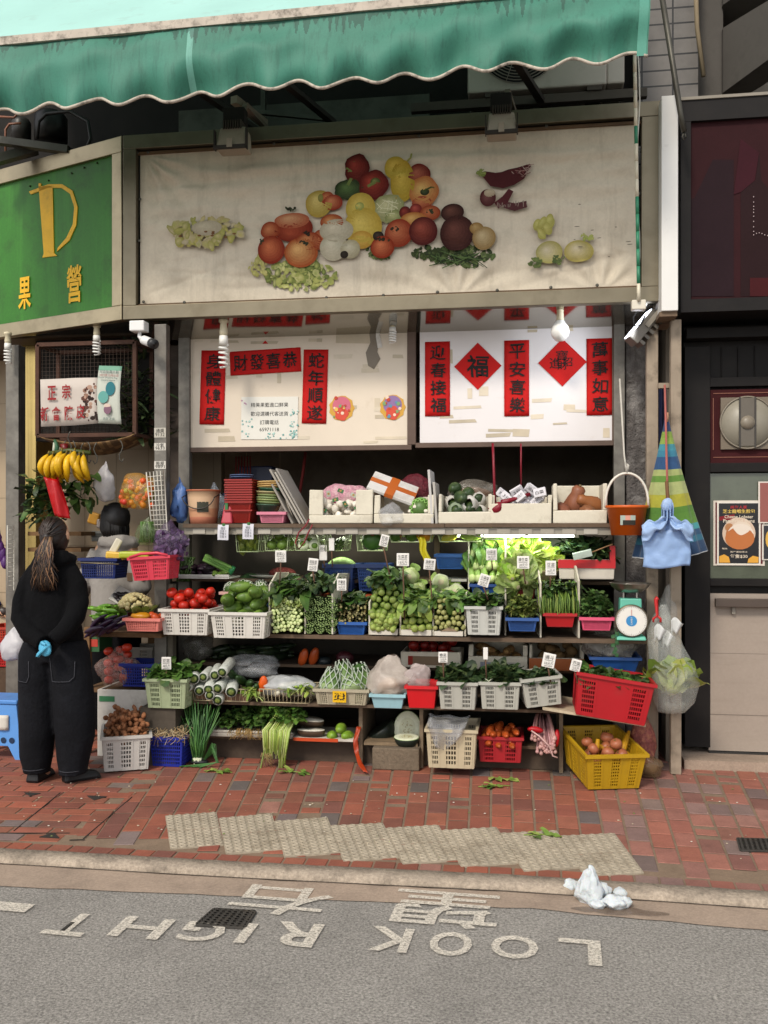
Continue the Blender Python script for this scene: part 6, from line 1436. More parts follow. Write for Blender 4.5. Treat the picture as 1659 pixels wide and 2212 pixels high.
o=sbox('foam_box','orange taped foam box of potatoes behind the tilted crate',1143,1262,1394,1446,6.2,.3,ZR,notch=(.05,.95,.5),group=STG);b=MB('#a3541c');b.box(-o.W*.5,-.004,.004,o.W*.5,-.0006,o.H*.48);b.build('orange_tape',plast,o.t)
b=MB('#6d5535');b.ball((0,0,0),.036,12,(1.2,1,.9),.12);q=b.build('potato',root);scatter(q,pile(-o.W*.4,o.W*.4,.04,.22,.05,.036,9),'brown potato in the orange taped box','potato','potatoes in the taped box',o.M)
o=crate('blue_tub','dark blue tub with a big crumpled clear bag under the scale','tub',1273,1386,1420,1450,6.0,.3,'#1c4580',PN,.82,z=ZR+.03)
b=bag_mesh('clear_bag',.36,.28,.2,'#a8a39a',bagm,44,.2);b.location=o.c+V((-.02,0,o.H-.04));tag(b,'big crumpled clear bag heaped in the dark blue tub under the scale','plastic bag')
GC='#a5a49a'
o=crate('green_crate','translucent pale green crate of bean leaves in front of the timber post','crate',309,405,1467,1531,5.7,.34,'#a9b591',P2,.88,m=plastT);greens('bright bean leaves heaped in the translucent green crate','leaves',o,320,.08,.085,.055,G_MD+['#5f8a3a'],'leafy_greens',.9)
b=MB('#4a4238');q=on(356,5.86,0);b.box(q.x-.12,5.74,0.0,q.x+.12,6.0,o.c.z-.004);tag(b.build('crate_stand',wood),'low dark timber stand under the translucent green crate','stand')
def wire_tray(label,u0,u1,v0,v1,Y,c='#b5a888'):
 x0,x1=on(u0,Y).x,on(u1,Y).x;z0,z1=ZL+.004,at((u0+u1)/2,v0,Y).z;W,H,D=x1-x0,z1-z0,.3
 t=thing('wire_tray',label,'wire basket',V(((x0+x1)/2,Y,z0)),group='wire trays on the low shelf');b=MB(c);w=W/2
 for z,f in((H,1),(.0,.92)):b.tube([(-w*f,0,z),(w*f,0,z),(w*f,D,z),(-w*f,D,z)],.0035,5,closed=True)
 n=13
 for i in range(n+1):s_=-1+2*i/n;b.tube([(w*s_,0,H),(w*s_*.92,0,0),(w*s_*.92,D,0),(w*s_,D,H)],.0022,4)
 for s_ in(-1,1):
  for i in range(7):b.tube([(s_*w,D*i/6,H),(s_*w*.92,D*i/6,0)],.0022,4)
 b.build('wires',wire,t);o=Bin();o.t,o.W,o.D,o.H,o.c,o.M=t,W,D,H,t.location.copy(),MX.Translation(t.location);return o
o=wire_tray('wire tray of cucumbers, several in white foam nets',415,540,1488,1524,5.84);b=MB('#6d5240');b.box(-o.W*.44,.004,.0,o.W*.44,.012,.055);tag(b.build('cardboard_liner',paper,loc=o.c,rot=(0,.06,0)),'brown cardboard strip inside the cucumber tray','cardboard')
def ncuc():
 b=MB('#4a5a26');b.X=MX.Rotation(PI/2,4,'X');b.lathe([(0,.105),(.016,.105),(.026,.09),(.028,0),(.026,-.09),(0,-.1)],14,cols=['#6d7a3a','#33471f','#33471f','#33471f','#33471f']);b.paint('#bcbfb6');b.lathe([(.028,.1),(.032,.098),(.033,.06),(.033,-.08),(.02,-.11)],14,lambda a,t:1+.05*math.cos(a*14));b.X=None;return b.build('netted_cucumber',mat('foam_net',rough=.75,n=(70,.3),bump=(70,.8,.006)))
q=ncuc();pts=[]
for(u,v)in((420,1462),(436,1482),(447,1455),(468,1450),(457,1475),(481,1478),(503,1482),(490,1440),(414,1480),(460,1498),(480,1500)):pts.append(at(u,v,5.86+U(0,.03)))
scatter(q,pts,'cucumber in a white foam net stacked in the wire tray','cucumber','netted cucumbers',face=(.1,0,.15),tilt=.18)
q=long_fruit('cucumber',.03,.2,'#233a1a','#33502a');scatter(q,[at(u,v,5.92)for u,v in((522,1470),(540,1478),(505,1460),(560,1486))],'dark green cucumber without a net in the wire tray','cucumber','plain cucumbers',face=(PI/2-.5,0,0),tilt=.3)
b=MB('#7d9a35');b.ball((0,0,0),.045,14);tag(b.build('round_gourd',veg,loc=at(524,1506,5.9)),'light green round gourd low in the cucumber tray','gourd')
b=bag_mesh('clear_bag',.36,.22,.16,'#a9abad',bagc,51,.2);b.location=on(545,6.05,ZL+.13);tag(b,'clear crumpled bag lying over the cucumbers','plastic bag')
b=MB('#c24e12');b.ball((0,0,0),.05,16,(.6,.5,1.05),.25);b.paint('#8a4a20').ball((-.005,-.01,-.045),.025,10,(1,.8,.5));tag(b.build('cut_pumpkin',veg,loc=at(568,1476,5.86),rot=(.2,.25,0)),'bright orange cut pumpkin piece standing between the wire trays','pumpkin')
o=wire_tray('wire tray of white radish covered by plastic film',560,672,1490,1524,5.84)
q=long_fruit('white_radish',.032,.2,'#c9c5b5','#bdb9a6');scatter(q,[o.c+V(p)for p in((-.08,.08,.05),(0,.1,.05),(.08,.08,.06),(.12,.12,.05),(.03,.05,.09),(.1,.06,.1))],'white radish in the film covered wire tray','radish','white radishes',lie=True)
b=bag_mesh('plastic_film',.38,.26,.14,'#cfd2d2',bagm,61,.18);b.location=o.c+V((-.03,.1,.03));tag(b,'white plastic film bunched over the radish tray','plastic film')
b=MB();leaves('',70,-.03,.14,-.02,.06,.06,.05,.06,.02,['#7d9a3a','#98ad4c','#5f7a2c'],.2,mb=b,stems=.6,stemc='#b5c27a');tag(b.build('radish_tops',leafm,loc=o.c+V((.03,-.01,.01))),'pale green radish tops poking out of the film','leaves')
b=MB();leaves('',50,-.03,.03,-.04,.02,.0,.07,.06,.02,['#7d9a3a','#a9b95e','#5f7a2c'],.1,mb=b,stems=.7,stemc='#b5c27a');tag(b.build('leaf_tuft',leafm,loc=at(548,1505,5.86)),'small tuft of yellow green leaves left of the radish tray','leaves')
o=crate('clear_basket','clear plastic basket of foam netted lettuces with a yellow label','basket',676,797,1489,1523,5.8,.28,'#b3aa92',P3,.9,m=plastT)
b=MB('#d2a514');W=px(30,5.78);b.box(-W/2,0,-W*.42,W/2,.002,W*.4);t=thing('yellow_label','yellow sample label hung upside down on the clear basket','label',at(733,1505,5.775));b.build('paper',paper,t);text_mesh('樣板','lettering',ink,w=W*.86,h=W*.55,parent=t,loc=(0,-.001,0),rot=(PI/2,PI,0),bold=.03)
def netcone(r,h):
 b=MB('#5d7a45');b.lathe([(0,0),(r*.9,.0),(r*.95,h*.3),(r*.6,h*.8),(0,h)],16,cols=['#8a9a6a','#9ab078','#6a8a48','#4a6a38']);b.paint('#c6cfc0');n=9
 for k in range(n):
  for sg in(1,-1):
   b.tube([(rr*1.06*math.cos(2*PI*k/n+sg*q*1.5),rr*1.06*math.sin(2*PI*k/n+sg*q*1.5),h*q)for q,rr in[(i/10,r*(.93 if i<3 else.95-.38*((i-3)/7)**1.3))for i in range(11)]],.0036,4)
 b.paint('#3f5f2c')
 for k in range(6):a=k;b.leaf((0,0,h*.8),(math.cos(a),math.sin(a),.8),(0,0,1),r*.8,r*.5,.3)
 return b.build('netted_lettuce',leafm)
q=netcone(.07,.17)
for k,(x,y,z,rt,lb)in enumerate(((-.11,-.02,.05,(-.35,.2,0),'foam netted lettuce at the left of the clear basket'),(.06,-.05,.055,(-1.1,-.5,.2),'foam netted lettuce lying across the front of the clear basket'),(.0,.07,.09,(-.4,.1,1),'foam netted lettuce at the back of the clear basket'),(.12,.05,.08,(-.3,-.2,2),'foam netted lettuce at the right of the clear basket'))):
 s_=q if k==0 else dup(q);s_.location=o.c+V((x,y,z));s_.rotation_euler=rt;tag(s_,lb,'lettuce','netted lettuces')
o=crate('blue_tub','pale blue tub with a large cloudy plastic bag','tub',798,876,1500,1530,5.78,.24,'#8fb5bd',PN,.84)
b=bag_mesh('plastic_bag',.29,.24,.28,'#c9bdb2',mat('bag_milky',rough=.25,n=(12,.06),alpha=.62,bump=(26,.7,.012)),71,.17,.5);b.location=o.c+V((.0,0,.03));tag(b,'large cloudy plastic bag of pale goods in the pale blue tub','plastic bag')
b=MB('#b8906a');b.ball((0,0,.1),.085,16,(1,.9,.9),.15);tag(b.build('root_heap',root,loc=o.c),'tan roots inside the large cloudy bag','roots')
b=bag_mesh('bag_end',.16,.1,.18,'#c4b4b0',bagm,77,.2);b.location=on(885,5.88,ZL+.1);b.rotation_euler=(0,.5,0);tag(b,'flared open end of a cloudy bag above the red tub','plastic bag')
o=crate('red_tub','empty bright red tub beside the cloudy bag','tub',874,946,1482,1530,5.78,.26,'#c1141c',PN,.84)
for k,(u0,u1,v0,v1,rz,ry,lb,gl__,st_)in enumerate(((944,1032,1474,1533,0,0,'grey slotted crate of spinach, left of the two upright ones','dark spinach leaves heaped in the left grey crate',.06),(1034,1126,1474,1533,0,0,'grey slotted crate of white stemmed greens, right of the spinach','white stemmed dark greens heaped in the middle grey crate',.3),(1131,1222,1463,1526,.12,-.13,'grey slotted crate tilted up to the right','small dark leaves low in the tilted grey crate',.05))):
 o=crate('grey_crate',lb,'crate',u0,u1,v0,v1,5.7,.34,GC,P2,.9,rz=rz,ry=ry,group='grey slotted crates');greens(gl__,'greens',o,280,.085 if k<2 else.04,.075,.055,G_DK,'leafy_greens',.9 if k<2 else.72,st_,'#c9d0b5')
b=MB('#b5a68c');xa,xb=on(1172,5.72).x,on(1392,5.72).x;za,zb_=at(1190,1527,5.72).z,at(1385,1560,5.72).z
b.hexa([(xa,5.7,za-.016),(xb,5.66,zb_-.016),(xb,6.2,zb_-.016),(xa,6.2,za-.016),(xa,5.7,za),(xb,5.66,zb_),(xb,6.2,zb_),(xa,6.2,za)]);tag(b.build('sloping_board',wood),'sloping pale board under the big red crate','board')
o=crate('red_crate','big red lattice crate tilted on the sloping board, leafy greens inside','crate',1231,1406,1464,1530,5.62,.4,'#a3121c',dict(panels=[(.06,.24),(.74,.92)],z=(.1,.86),nx=6,nz=7),.9,ry=.145,z=.407,rim=.014);greens('dark green leaves heaped in the big red crate','greens',o,260,.05,.075,.045,G_DK+G_MD,'leafy_greens',.78,.2,'#8a9a5a')
b=MB()
for i in range(70):
 x=U(-.05,.05);b.paint(vary(rng.choice(['#3f6a35','#55803f','#2f5228']),.2));tx=x*2.4+U(-.06,.06);zt=U(.3,.42);b.tube([(x*.5,U(-.03,.03),.03),(x,U(-.03,.04),.14),(tx,U(-.02,.1),zt)],[.0055,.005,.003],4)
 b.paint('#c9cdb0').tube([(x*.45,-.01+U(-.02,.02),.0),(x*.5,U(-.03,.03),.05)],.0062,5)
b.paint('#16181a');b.ball((0.01,-.0,.02),.05,10,(1.3,.7,.35),.3)
for i in range(14):b.paint(vary('#3f6a35',.2));b.tube([(.03,0,.02),(.09+U(0,.04),-.02,.1+U(0,.05)),(.13+U(0,.03),-.04,.03),(.1+U(-.2,.05),-.08,.006)],.003,4)
tag(b.build('scallion_bunch',stemm,loc=gnd(428,1652)),'bunch of long scallions standing on the ground by the blue basket','scallions')
o=crate('blue_basket','deep blue basket on the ground topped with scallion roots','basket',320,398,1592,1657,5.72,.24,'#1a2a8c',PM,.86,z=.002)
b=MB('#c08a9a');b.tube([(-.11,-.115,o.H*.97),(.11,-.115,o.H*.97)],.007,5);b.build('pink_rim',plast,o.t)
b=MB()
for i in range(260):
 x,y=U(-.13,.13),U(-.13,.05);z=o.H+U(.0,.06);b.paint(vary(rng.choice(['#c2ab84','#a98d64','#d0bd98']),.15));b.tube([(x,y,z),(x+U(-.03,.03),y-U(0,.04),z-U(-.02,.04)),(x+U(-.05,.05),y-U(0,.06),z-U(-.01,.07))],.0016,3)
for i in range(90):
 x,y=U(-.12,.12),U(-.08,.12);b.paint(vary(rng.choice(G_DK+['#55702f']),.2));b.tube([(x,y,o.H+.02),(x*1.1,y+.04,o.H+.07),(x*1.4+U(-.06,.06),y+.1,o.H+U(.08,.16))],.004,4)
tag(b.build('scallion_roots',stemm,loc=o.c),'tangled scallion roots and tops in the deep blue basket','scallions')
x0,x1=on(440,5.92).x,on(632,5.92).x;b=MB('#b5aea2');b.box(x0,5.92,ZB+.001,x1,6.26,ZB+.03);b.box(x0,5.915,ZB+.03,x1,5.94,ZB+.045);tag(b.build('foam_tray',foam,bev=.006),'long dirty foam tray of coriander on the bottom shelf','tray')
b=MB();leaves('',760,x0+.1,x1-.03,5.93,6.2,ZB+.05,.13,.05,.034,G_MD+['#2f4f22','#4d7030'],.2,mb=b,stems=.15,stemc='#6d8a3a')
for i in range(90):x=U(x0+.18,x1-.06);b.paint(vary('#b0905c',.2));b.tube([(x,5.93,ZB+.06),(x+U(-.02,.02),5.9,ZB+.03),(x+U(-.04,.04),5.89,ZB+U(-.01,.04))],.002,3)
tag(b.build('coriander',leafm),'dark green coriander with brown roots on the long foam tray','coriander')
b=MB();p=at(598,1590,5.86)
for i in range(60):
 x=U(-.09,.1);b.paint(vary(rng.choice(['#a9bb5a','#8fa648','#c2cb86']),.15));zz=U(-.14,-.06)if x<.03 else U(-.22,-.1);b.tube([(x*.8+.05,.02+U(0,.06),.1+U(0,.04)),(x,-.02,.04),(x*.8,-.05,zz)],.0048,4)
leaves('',170,-.1,.16,.0,.14,.08,.12,.06,.045,G_MD+['#6d9a3a'],.3,mb=b)
for i in range(30):b.paint(vary('#a08a5a',.2));b.tube([(U(-.09,-.02),-.05,-.1),(U(-.1,.0),-.06,U(-.2,-.12))],.0016,3)
b.paint('#8aa04c').tube([(-.07,-.05,-.08),(-.09,-.07,-.2),(-.085,-.1,-.29)],.004,4);tag(b.build('celery_bunch',leafm,loc=p),'light green celery hanging down over the foam tray edge','celery')
x0,x1=on(634,5.9).x,on(772,5.9).x;b=MB('#bfb9ae');b.box(x0,5.9,ZB+.001,x1,6.25,ZB+.018);b.paint('#b5421a').box(x0,5.897,ZB-.004,x0+(x1-x0)*.7,5.8995,ZB+.018);tag(b.build('foam_board',foam),'foam board with orange tape carrying the cut melon and gourds','board')
for k,(u,v,w_,lb)in enumerate(((668,1585,66,'upper white cut face of the brown rinded melon slice'),(672,1600,62,'front thick slice of brown rinded melon with a white top'))):
 r_=px(w_,5.95)/2;b=MB('#3a2c22');b.lathe([(0,0),(r_*.9,0),(r_,.02),(r_,.04),(r_*.96,.045),(0,.046)],26,cols=['#3a2c22','#3a2c22','#4a382a','#d2ccbc','#cfcabc'],sq=(1,.5));q=at(u,v,5.95+.08*(1-k));tag(b.build('melon_slice',veg,loc=(q.x,q.y,ZB+.02+(.055 if k==0 else 0)),rot=(.12 if k==0 else 0,.1 if k==0 else 0,0)),lb,'melon','cut melon slices')
q=long_fruit('round_luffa',.04,.14,'#6d8f2a','#86a63a',tip='#b5b56a',bulge=.2)
for k,(u,v,rt,lb)in enumerate(((717,1590,(1.3,.3,.2),'left green round gourd with its stem down on the foam board'),(737,1573,(1.55,0,0),'top green round gourd with a white cut stem'),(752,1590,(1.35,-.4,-.2),'right green round gourd on the foam board'))):
 s_=q if k==0 else dup(q);s_.location=at(u,v,5.96);s_.rotation_euler=rt;tag(s_,lb,'gourd','three green gourds')
b=MB('#b3401c');pts=[at(u,v,Y)for u,v,Y in((775,1570,5.93),(768,1600,5.9),(770,1625,5.88),(778,1650,5.8),(790,1668,5.72))]
b.grid(lambda s,t:(lambda i,f:pts[i].lerp(pts[i+1],f))(min(3,int(t*4)),t*4-min(3,int(t*4)))+V(((s-.5)*.03,.008*math.sin(t*14+s*3),0)),4,16);tag(b.build('orange_tape',bago,solid=.003),'twisted strip of orange tape trailing onto the paving','tape')
b=MB('#1c241e');b.ball((0,0,0),.1,22,(1,1,1));
for i,v in enumerate(b.v):b.v[i]=V((v.x*1.05,v.y,min(v.z,.012+.0*v.x)))
tag(b.build('winter_melon',veg,loc=on(822,6.12,ZB-.07+.11),rot=(.1,-.6,0)),'dark half winter melon lying on its side in the bottom nook','winter melon')
def melon_half(label,loc,rot,r,L):
 b=MB('#1f2a20');b.lathe([(0,-r),(r*.55,-r*.85),(r*.9,-r*.45),(r,0),(r*.96,.002),(r*.6,.003),(0,.003)],28,cols=['#1c241e','#1c241e','#1c241e','#8aa06a','#d0d2b8','#c6c7a8'],sq=(1,L))
 b.paint('#a99f78')
 for k in range(34):a,q=U(0,6.28),U(.1,.42)*r;b.X=MX.Translation((q*math.cos(a),q*math.sin(a)*L,.0045));b.lathe([(r*.045,0),(0,.001)],6)
 b.X=None;tag(b.build('winter_melon',veg,loc=loc,rot=rot),label,'winter melon','cut winter melons')
melon_half('tall pale cut winter melon facing out with seeds showing',at(880,1573,6.1),(1.35,0,0),.092,1.25)
melon_half('small winter melon half with its pale cut face tilted up',at(878,1592,5.93),(.22,0,0),.082,.7)
xq=on(838,5.95).x;b=MB('#7d6a52');b.box(on(786,5.92).x,5.92,ZB-.02,on(902,5.92).x,6.4,ZB+.0);tag(b.build('plank',wood),'short plank under the winter melons','plank')
cb=mat('block_concrete',col='#6d6050',rough=.95,n=(5,.2),fine=(50,.25),bump=(50,.8,.008),dirt=(5,.5,.8,'#3a3228',.5));b=MB();b.box(on(806,5.9).x,5.86,0,on(907,5.9).x,6.0,ZB-.022);tag(b.build('concrete_block',cb,bev=.008),'brown concrete block on the paving under the plank','block')
o=crate('cream_crate','cream lattice crate with a plastic sheet over its front corner','crate',917,1032,1576,1632,5.74,.36,'#b5a88c',P3,.9,z=.055);b=MB('#4a3c2e');b.grid(lambda s,t:((s-.5)*o.W*.9,(t-.5)*o.D*.9,o.H*.55+.03*noise.noise(V((s*6,t*6,1)))),10,10);tag(b.build('dark_roots',root,loc=o.c),'dark brown roots lying deep in the cream crate','roots')
b=MB('#a9aaac');p=at(950,1560,5.7);b.jit=(12,.02);b.grid(lambda s,t:p+V(((s-.35)*.27*(1-.35*t),.02+(.2 if t<.15 else 0)-.02*math.sin(s*9),-.19*t*(1-abs(s-.5)*.8))),16,14);tag(b.build('plastic_sheet',bagc,solid=.002),'crinkled clear plastic sheet hanging over the cream crate','plastic sheet')
o=crate('red_basket','red lattice basket of carrots on the bottom shelf','basket',1030,1131,1592,1628,5.86,.3,'#9a1c24',P2,.92,z=.075)
q=long_fruit('carrot',.024,.17,'#a84a1c','#b5582a',tip='#6d4a20');scatter(q,[o.M@(p+V((0,0,0)))for p in pile(-o.W*.46,o.W*.46,-o.D*.45,o.D*.3,o.H*.5,.027,28)],'orange carrot pointing out of the red bottom basket','carrot','carrots in the red basket',face=(PI/2,0,0),tilt=.3)
b=MB()
for i in range(38):x,zz=U(-.07,.08),U(-.04,.07);b.paint(vary('#a87a78',.15));b.tube([(x,-.03,zz-.03),(x*.7,.1,zz+.05),(x*.4,.2,zz+.1)],[.009,.007,.005],5);b.paint(vary('#b58a84',.15)).ball((x,-.035,zz-.033),.013,7,(1,1.2,1))
b.paint('#a8121c');b.jit=(14,.012);b.ball((-.04,-.02,.07),.04,10,(1.3,.6,.5));b.ball((.09,.0,.02),.035,10,(.6,.8,1.5));b.jit=None;b.paint('#c9a5a0').tube([(-.07,-.045,.07),(-.02,-.06,.04),(.04,-.06,-.02),(.06,-.05,-.08),(.09,-.05,-.09)],.005,5);tag(b.build('shallot_bundle',stemm,loc=at(1172,1600,5.84)),'bundle of pinkish shallots in a red net tied with string','shallots')
b=MB('#8a4a44');b.jit=(16,.02);b.ball((0,0,.1),.1,22,(.8,.7,1.9),.08);tag(b.build('onion_sack',mat('onion_net',rough=.5,n=(28,.45),bump=(24,1,.03),dirt=(30,.5,.6,'#b57a5a',.6)),loc=on(1388,6.0,.08)),'net sack of red onions behind the yellow crate','sack')
b=bag_mesh('potato_bag',.17,.12,.14,'#7a6248',bagm,88,.15);b.location=gnd(1402,1680);tag(b,'small clear bag of potatoes on the paving right of the yellow crate','plastic bag');b=MB('#7a5c3a');b.ball((0,0,.05),.045,10,(1.5,1,.9),.2);tag(b.build('potatoes',root,loc=gnd(1400,1676)),'potatoes inside the small clear bag on the paving','potatoes')
o=crate('yellow_crate','mustard yellow lattice crate of onions standing on the brick paving','crate',1258,1402,1618,1699,5.58,.54,'#b08c1a',dict(panels=[(.1,.25),(.42,.58),(.75,.9)],z=(.08,.9),nx=4,nz=9),.86,z=.03,tilt=.1,rz=.24,rim=.013)
q=tomato(.038,'#9a5a3c','#a86a4a');scatter(q,pile(-o.W*.4,o.W*.4,-o.D*.42,o.D*.1,o.H*.5,.04,14),'brown onion in the mustard yellow crate','onion','onions in the yellow crate',o.M,tilt=1)
b=MB('#d09a18');b.jit=(20,.01)
for a in([(-.07,-.1,.13),(-.075,-.12,.19),(-.06,-.12,.27)],[(-.05,-.05,.2),(.02,-.1,.19),(.09,-.14,.18)],[(.09,-.12,.17),(.13,-.05,.22),(.17,.0,.27)],[(.0,-.15,.16),(.06,-.16,.15),(.1,-.12,.14)]):b.tube(a,[.014,.018,.01],6)
b.ball((.1,-.12,.15),.045,10,(1,.9,.9));q=b.build('yellow_net',mat('net_yellow',rough=.5,n=(40,.2),alpha=.6));q.matrix_world=o.M;tag(q,'torn yellow net scraps among the onions in the yellow crate','net')
for a in((606,1202,25,26,5.9,'波菜心','12元斤','white tag above the leftmost tall foam board',1265,-2),(676,1220,22,28,5.9,'娃娃菜','15元2包','rounded white tag on an orange stick by the big eggplants',1288,8,-.12),(698,1194,17,34,6.05,'豆角','','stained tan tag hanging above the left blue basket',1225,4),(738,1263,21,26,5.86,'芥蘭苗','16元斤','white tag above the kale in the blue tub',1300,0),(870,1209,27,28,5.86,'生菜苗','16元斤','white tag in front of the round cabbages on a dark stick',1340,4),(928,1219,25,24,5.86,'油麥菜','16元斤','white tag under the yellow plastic strip',1325,8,-.1),(830,1168,18,26,5.84,'豆苗','15/4','white tag tilted on a long orange stick by the squash basket',1262,16,-.25),(1062,1198,23,25,5.9,'白菜苗','16元斤','white tag in front of the leftmost bright lettuce',1232,2),(1130,1215,26,27,5.88,'唐生菜','20元斤','white twenty dollar tag on the pale lettuces',1262,5),(1190,1227,22,31,5.86,'豆苗','16元斤','white tag in front of the tan bowl',1268,-2),(1046,1254,23,26,5.78,'小棠菜','12元斤','white tag tilted over the greyish white slotted crate',1295,8,-.3),(957,1420,20,23,5.7,'春菜','13元斤','white tag on a brown stick over the spinach crate',1475,2),(1049,1412,10,26,5.74,'','','blank narrow tag edge over the white stemmed greens',1470,2),(1186,1427,26,30,5.68,'通斗','16元斤','thick white tag tilted over the tilted grey crate',1475,4,-.2),(1244,1438,21,25,5.62,'芥菜','13元斤','thick white tag at the left corner of the big red crate',1480,6,-.25),(359,1433,22,28,5.72,'豆苗','40元斤','white tag standing in the translucent green crate',1475,0),(716,1176,12,28,6.0,'','','pale green topped tag edge behind the dark blue baskets',1225,2)):
 a=list(a)+[0,0.0][len(a)-10:]if len(a)<12 else list(a)
 if len(a)==11:a.append(0.0)
 price(*a[:8],v2=a[8],du=a[9],tilt=-a[10],thick=.022 if 'thick' in a[7]else.012)
for k,(u,lb)in enumerate(((482,'white paper price list taped under the faded bucket'),(536,'white paper price list taped under the red baskets'))):
 p=at(u,1150 if k==0 else 1148,5.93);W,H=px(25,5.93),px(34,5.93);t=thing('price_list',lb,'paper',p,(0,.03,0),'paper lists on the top shelf edge');b=MB('#c9c9d0');b.grid(lambda s,q:((s-.5)*W,-.004*math.sin(q*3),(q-.5)*H),2,5);b.paint('#3a6a3a').box(-.006,-.004,H*.42,.012,-.002,H*.6);b.build('paper',paper,t);text_mesh('價目\n白菜 3\n芥蘭 5\n豆苗 8','lettering',mat('grey_ink',col='#55555c',n=None),w=W*.6,h=H*.7,parent=t,loc=(0,-.006,0))
t=thing('price_block','white foam block lying on the curly kale in the red banded carton','price tag',at(1258,1198,6.0),(.3,-.25,0));b=MB('#b5c4b8');b.cbox((0,0,0),(.12,.02,.045));b.build('board',foam,t,bev=.003);b=MB('#8a6a4a');b.tube([(.06,0,0),(.2,.02,.012)],.004,5);b.build('stick',matte,t)
t=thing('umbrella','closed striped beach umbrella in blue, teal and green hanging between the right posts','umbrella',at(1440,905,5.97));H=px(292,5.97)
bands=['#1f3a66','#1f3a66','#7f9a3a','#8aa648','#3a8a9a','#2f7a94','#1c4a78','#1c4a78','#a3ad6a','#5f8a2f','#a8b070','#a8b070','#a9a52f','#a9a52f','#4f7f26','#55852a','#5a8a2c','#3f9aa0','#1c4a70','#1f6a84','#1a3f66','#1a3f66','#c9ccd0']
pr=[(.012+px(66,5.97)*(i/22)**1.05,-H*i/22)for i in range(23)];pr.append((pr[-1][0]*.99,pr[-1][1]-.006))
b=MB();b.lathe(pr,48,lambda a,q:1+.1*q*math.cos(a*8)+.06*q*math.cos(a*3+1),[mixc(c,'#3a3a38',.25)for c in bands+[bands[-1]]],sq=(1,.45))
for i,v in enumerate(b.v):b.v[i]=V((v.x+.012*(-v.z/H),v.y,v.z+.05*(v.x/.2)*(-v.z/H)*(1 if v.x>0 else-.3)))
b.build('canopy',cloth,t)
b=MB('#b5866a');b.tube([(0,0,-.02),(0,0,.04)],.012,8);b.build('tip',plast,t)
b=MB('#a05a52');b.tube([at(1436,832,6.05),at(1438,905,5.92),at(1440,1000,5.84),at(1443,1085,5.8)],.007,5);b.paint('#6a4a30').tube([at(1440,1040,5.82),at(1444,1100,5.78)],.011,6);tag(b.build('pink_string',matte),'pink string hanging down in front of the striped umbrella','string')
t=thing('bag_bundle','thick bundle of light blue plastic carrier bags hanging in front of the umbrella','plastic bags',at(1440,1225,5.76));W,H=px(93,5.76),px(130,5.76)
b=MB('#9dbbe4')
def bf(s,q):
 w=W*(1 if q<.62 else max(.22,1-(q-.62)/.16*.78));return((s-.5)*w+.006*math.sin(q*9),-.012*noise.noise(V((s*5,q*6,3)))-.018*math.sin(PI*s)-(.03*(q>.6))*math.sin(s*20),H*q-.01*math.sin(s*5))
b.grid(bf,26,26);b.grid(lambda s,q:(lambda p:(p[0]*1.0,.035-p[1]*.4,p[2]))(bf(s,q)),14,14);b.build('bag',bago,t,solid=.003)
for s_ in(-1,1):
 b=MB('#a9c4e8');b.grid(lambda s,q:(s_*W*(.05+.5*s),-.035-.04*math.sin(PI*s)*q-.015*math.sin(q*8+s*5),H*(.8-.1*s-(.12+.2*s)*q)+.012*math.sin(s*11+q*3)),12,8);b.build('folded_handle',bago,t,solid=.003)
b=MB('#b0c8ea');b.jit=(20,.01);b.ball((0,-.01,H*1.0),.04,12,(.8,.7,1.1),.3);b.build('knot',bago,t)
t=thing('carrier_bag','bulging white carrier bag of lettuce hanging on a red hook','plastic bag',at(1450,1540,5.86));H=px(225,5.86)
lf=lettuce('lettuce',.13,'#97a84c','#b5c06a','#7f943c','#c9c9a8');lf.location=t.location+V((.01,.03,.19));lf.scale=(.9,)*3;lf.rotation_euler=(1.2,.3,.4);tag(lf,'yellow green lettuce inside the bulging white carrier bag','lettuce')
mw=mat('bag_white',rough=.25,n=(10,.06),alpha=.3,bump=(14,.5,.012),translucent=.4);b=MB('#d5d8d2')
pr=[(0,0),(px(26,5.86),.004),(px(40,5.86),H*.1),(px(48,5.86),H*.28),(px(46,5.86),H*.45),(px(36,5.86),H*.62),(px(30,5.86),H*.76),(px(16,5.86),H*.9),(px(6,5.86),H)]
b.lathe(pr,30,lambda a,q:1+.1*noise.noise(V((math.cos(a)*2,math.sin(a)*2,q*3)))+.05*math.cos(a*9+q*4)*q,sq=(1,.62))
for i,v in enumerate(b.v):b.v[i]=V((v.x-.05*max(0,v.z/H-.3)+.03*math.sin(v.z*9),v.y,v.z))
b.build('bag',mw,t)
b=MB('#d9dad8')
for s_,(x,z)in enumerate(((-.07,.8),(.03,.86),(-.02,.74))):b.grid(lambda s,q:(x+(s-.5)*.075*(1-.6*q)-.02*q,-.06+.02*math.sin(s*7)+.01*s_,H*z-.1*q*(1-s*.4)+.02*math.sin(s*5)),8,6)
b.build('handle_fold',bago,t,solid=.002)
b=MB('#b01c1c');q0,q1=at(1417,1295,5.8),at(1420,1330,5.79);b.tube([q0+V((.012,0,.01)),q0,q1,q1+V((-.025,0,-.02)),q1+V((-.022,0,-.04))],[.016,.013,.009,.008,.006],6);b.tube([q1,q1+V((.02,0,-.02)),q1+V((.018,0,-.04))],.007,6);tag(b.build('red_hook',plast),'red plastic hook clip holding the white carrier bag','hook')
b=bag_mesh('thin_bag',.12,.05,.36,'#bcbab2',bagc,91,.14);b.location=at(1445,1390,6.04);tag(b,'limp clear bags hanging behind the white carrier bag','plastic bag')
b=MB('#1d1b1a');b.tube([gnd(1432,1640,.0)+V((0,.25,0)),at(1434,1300,6.2)],.018,8);tag(b.build('dark_pole',matte),'dark umbrella pole standing between the right posts','pole')
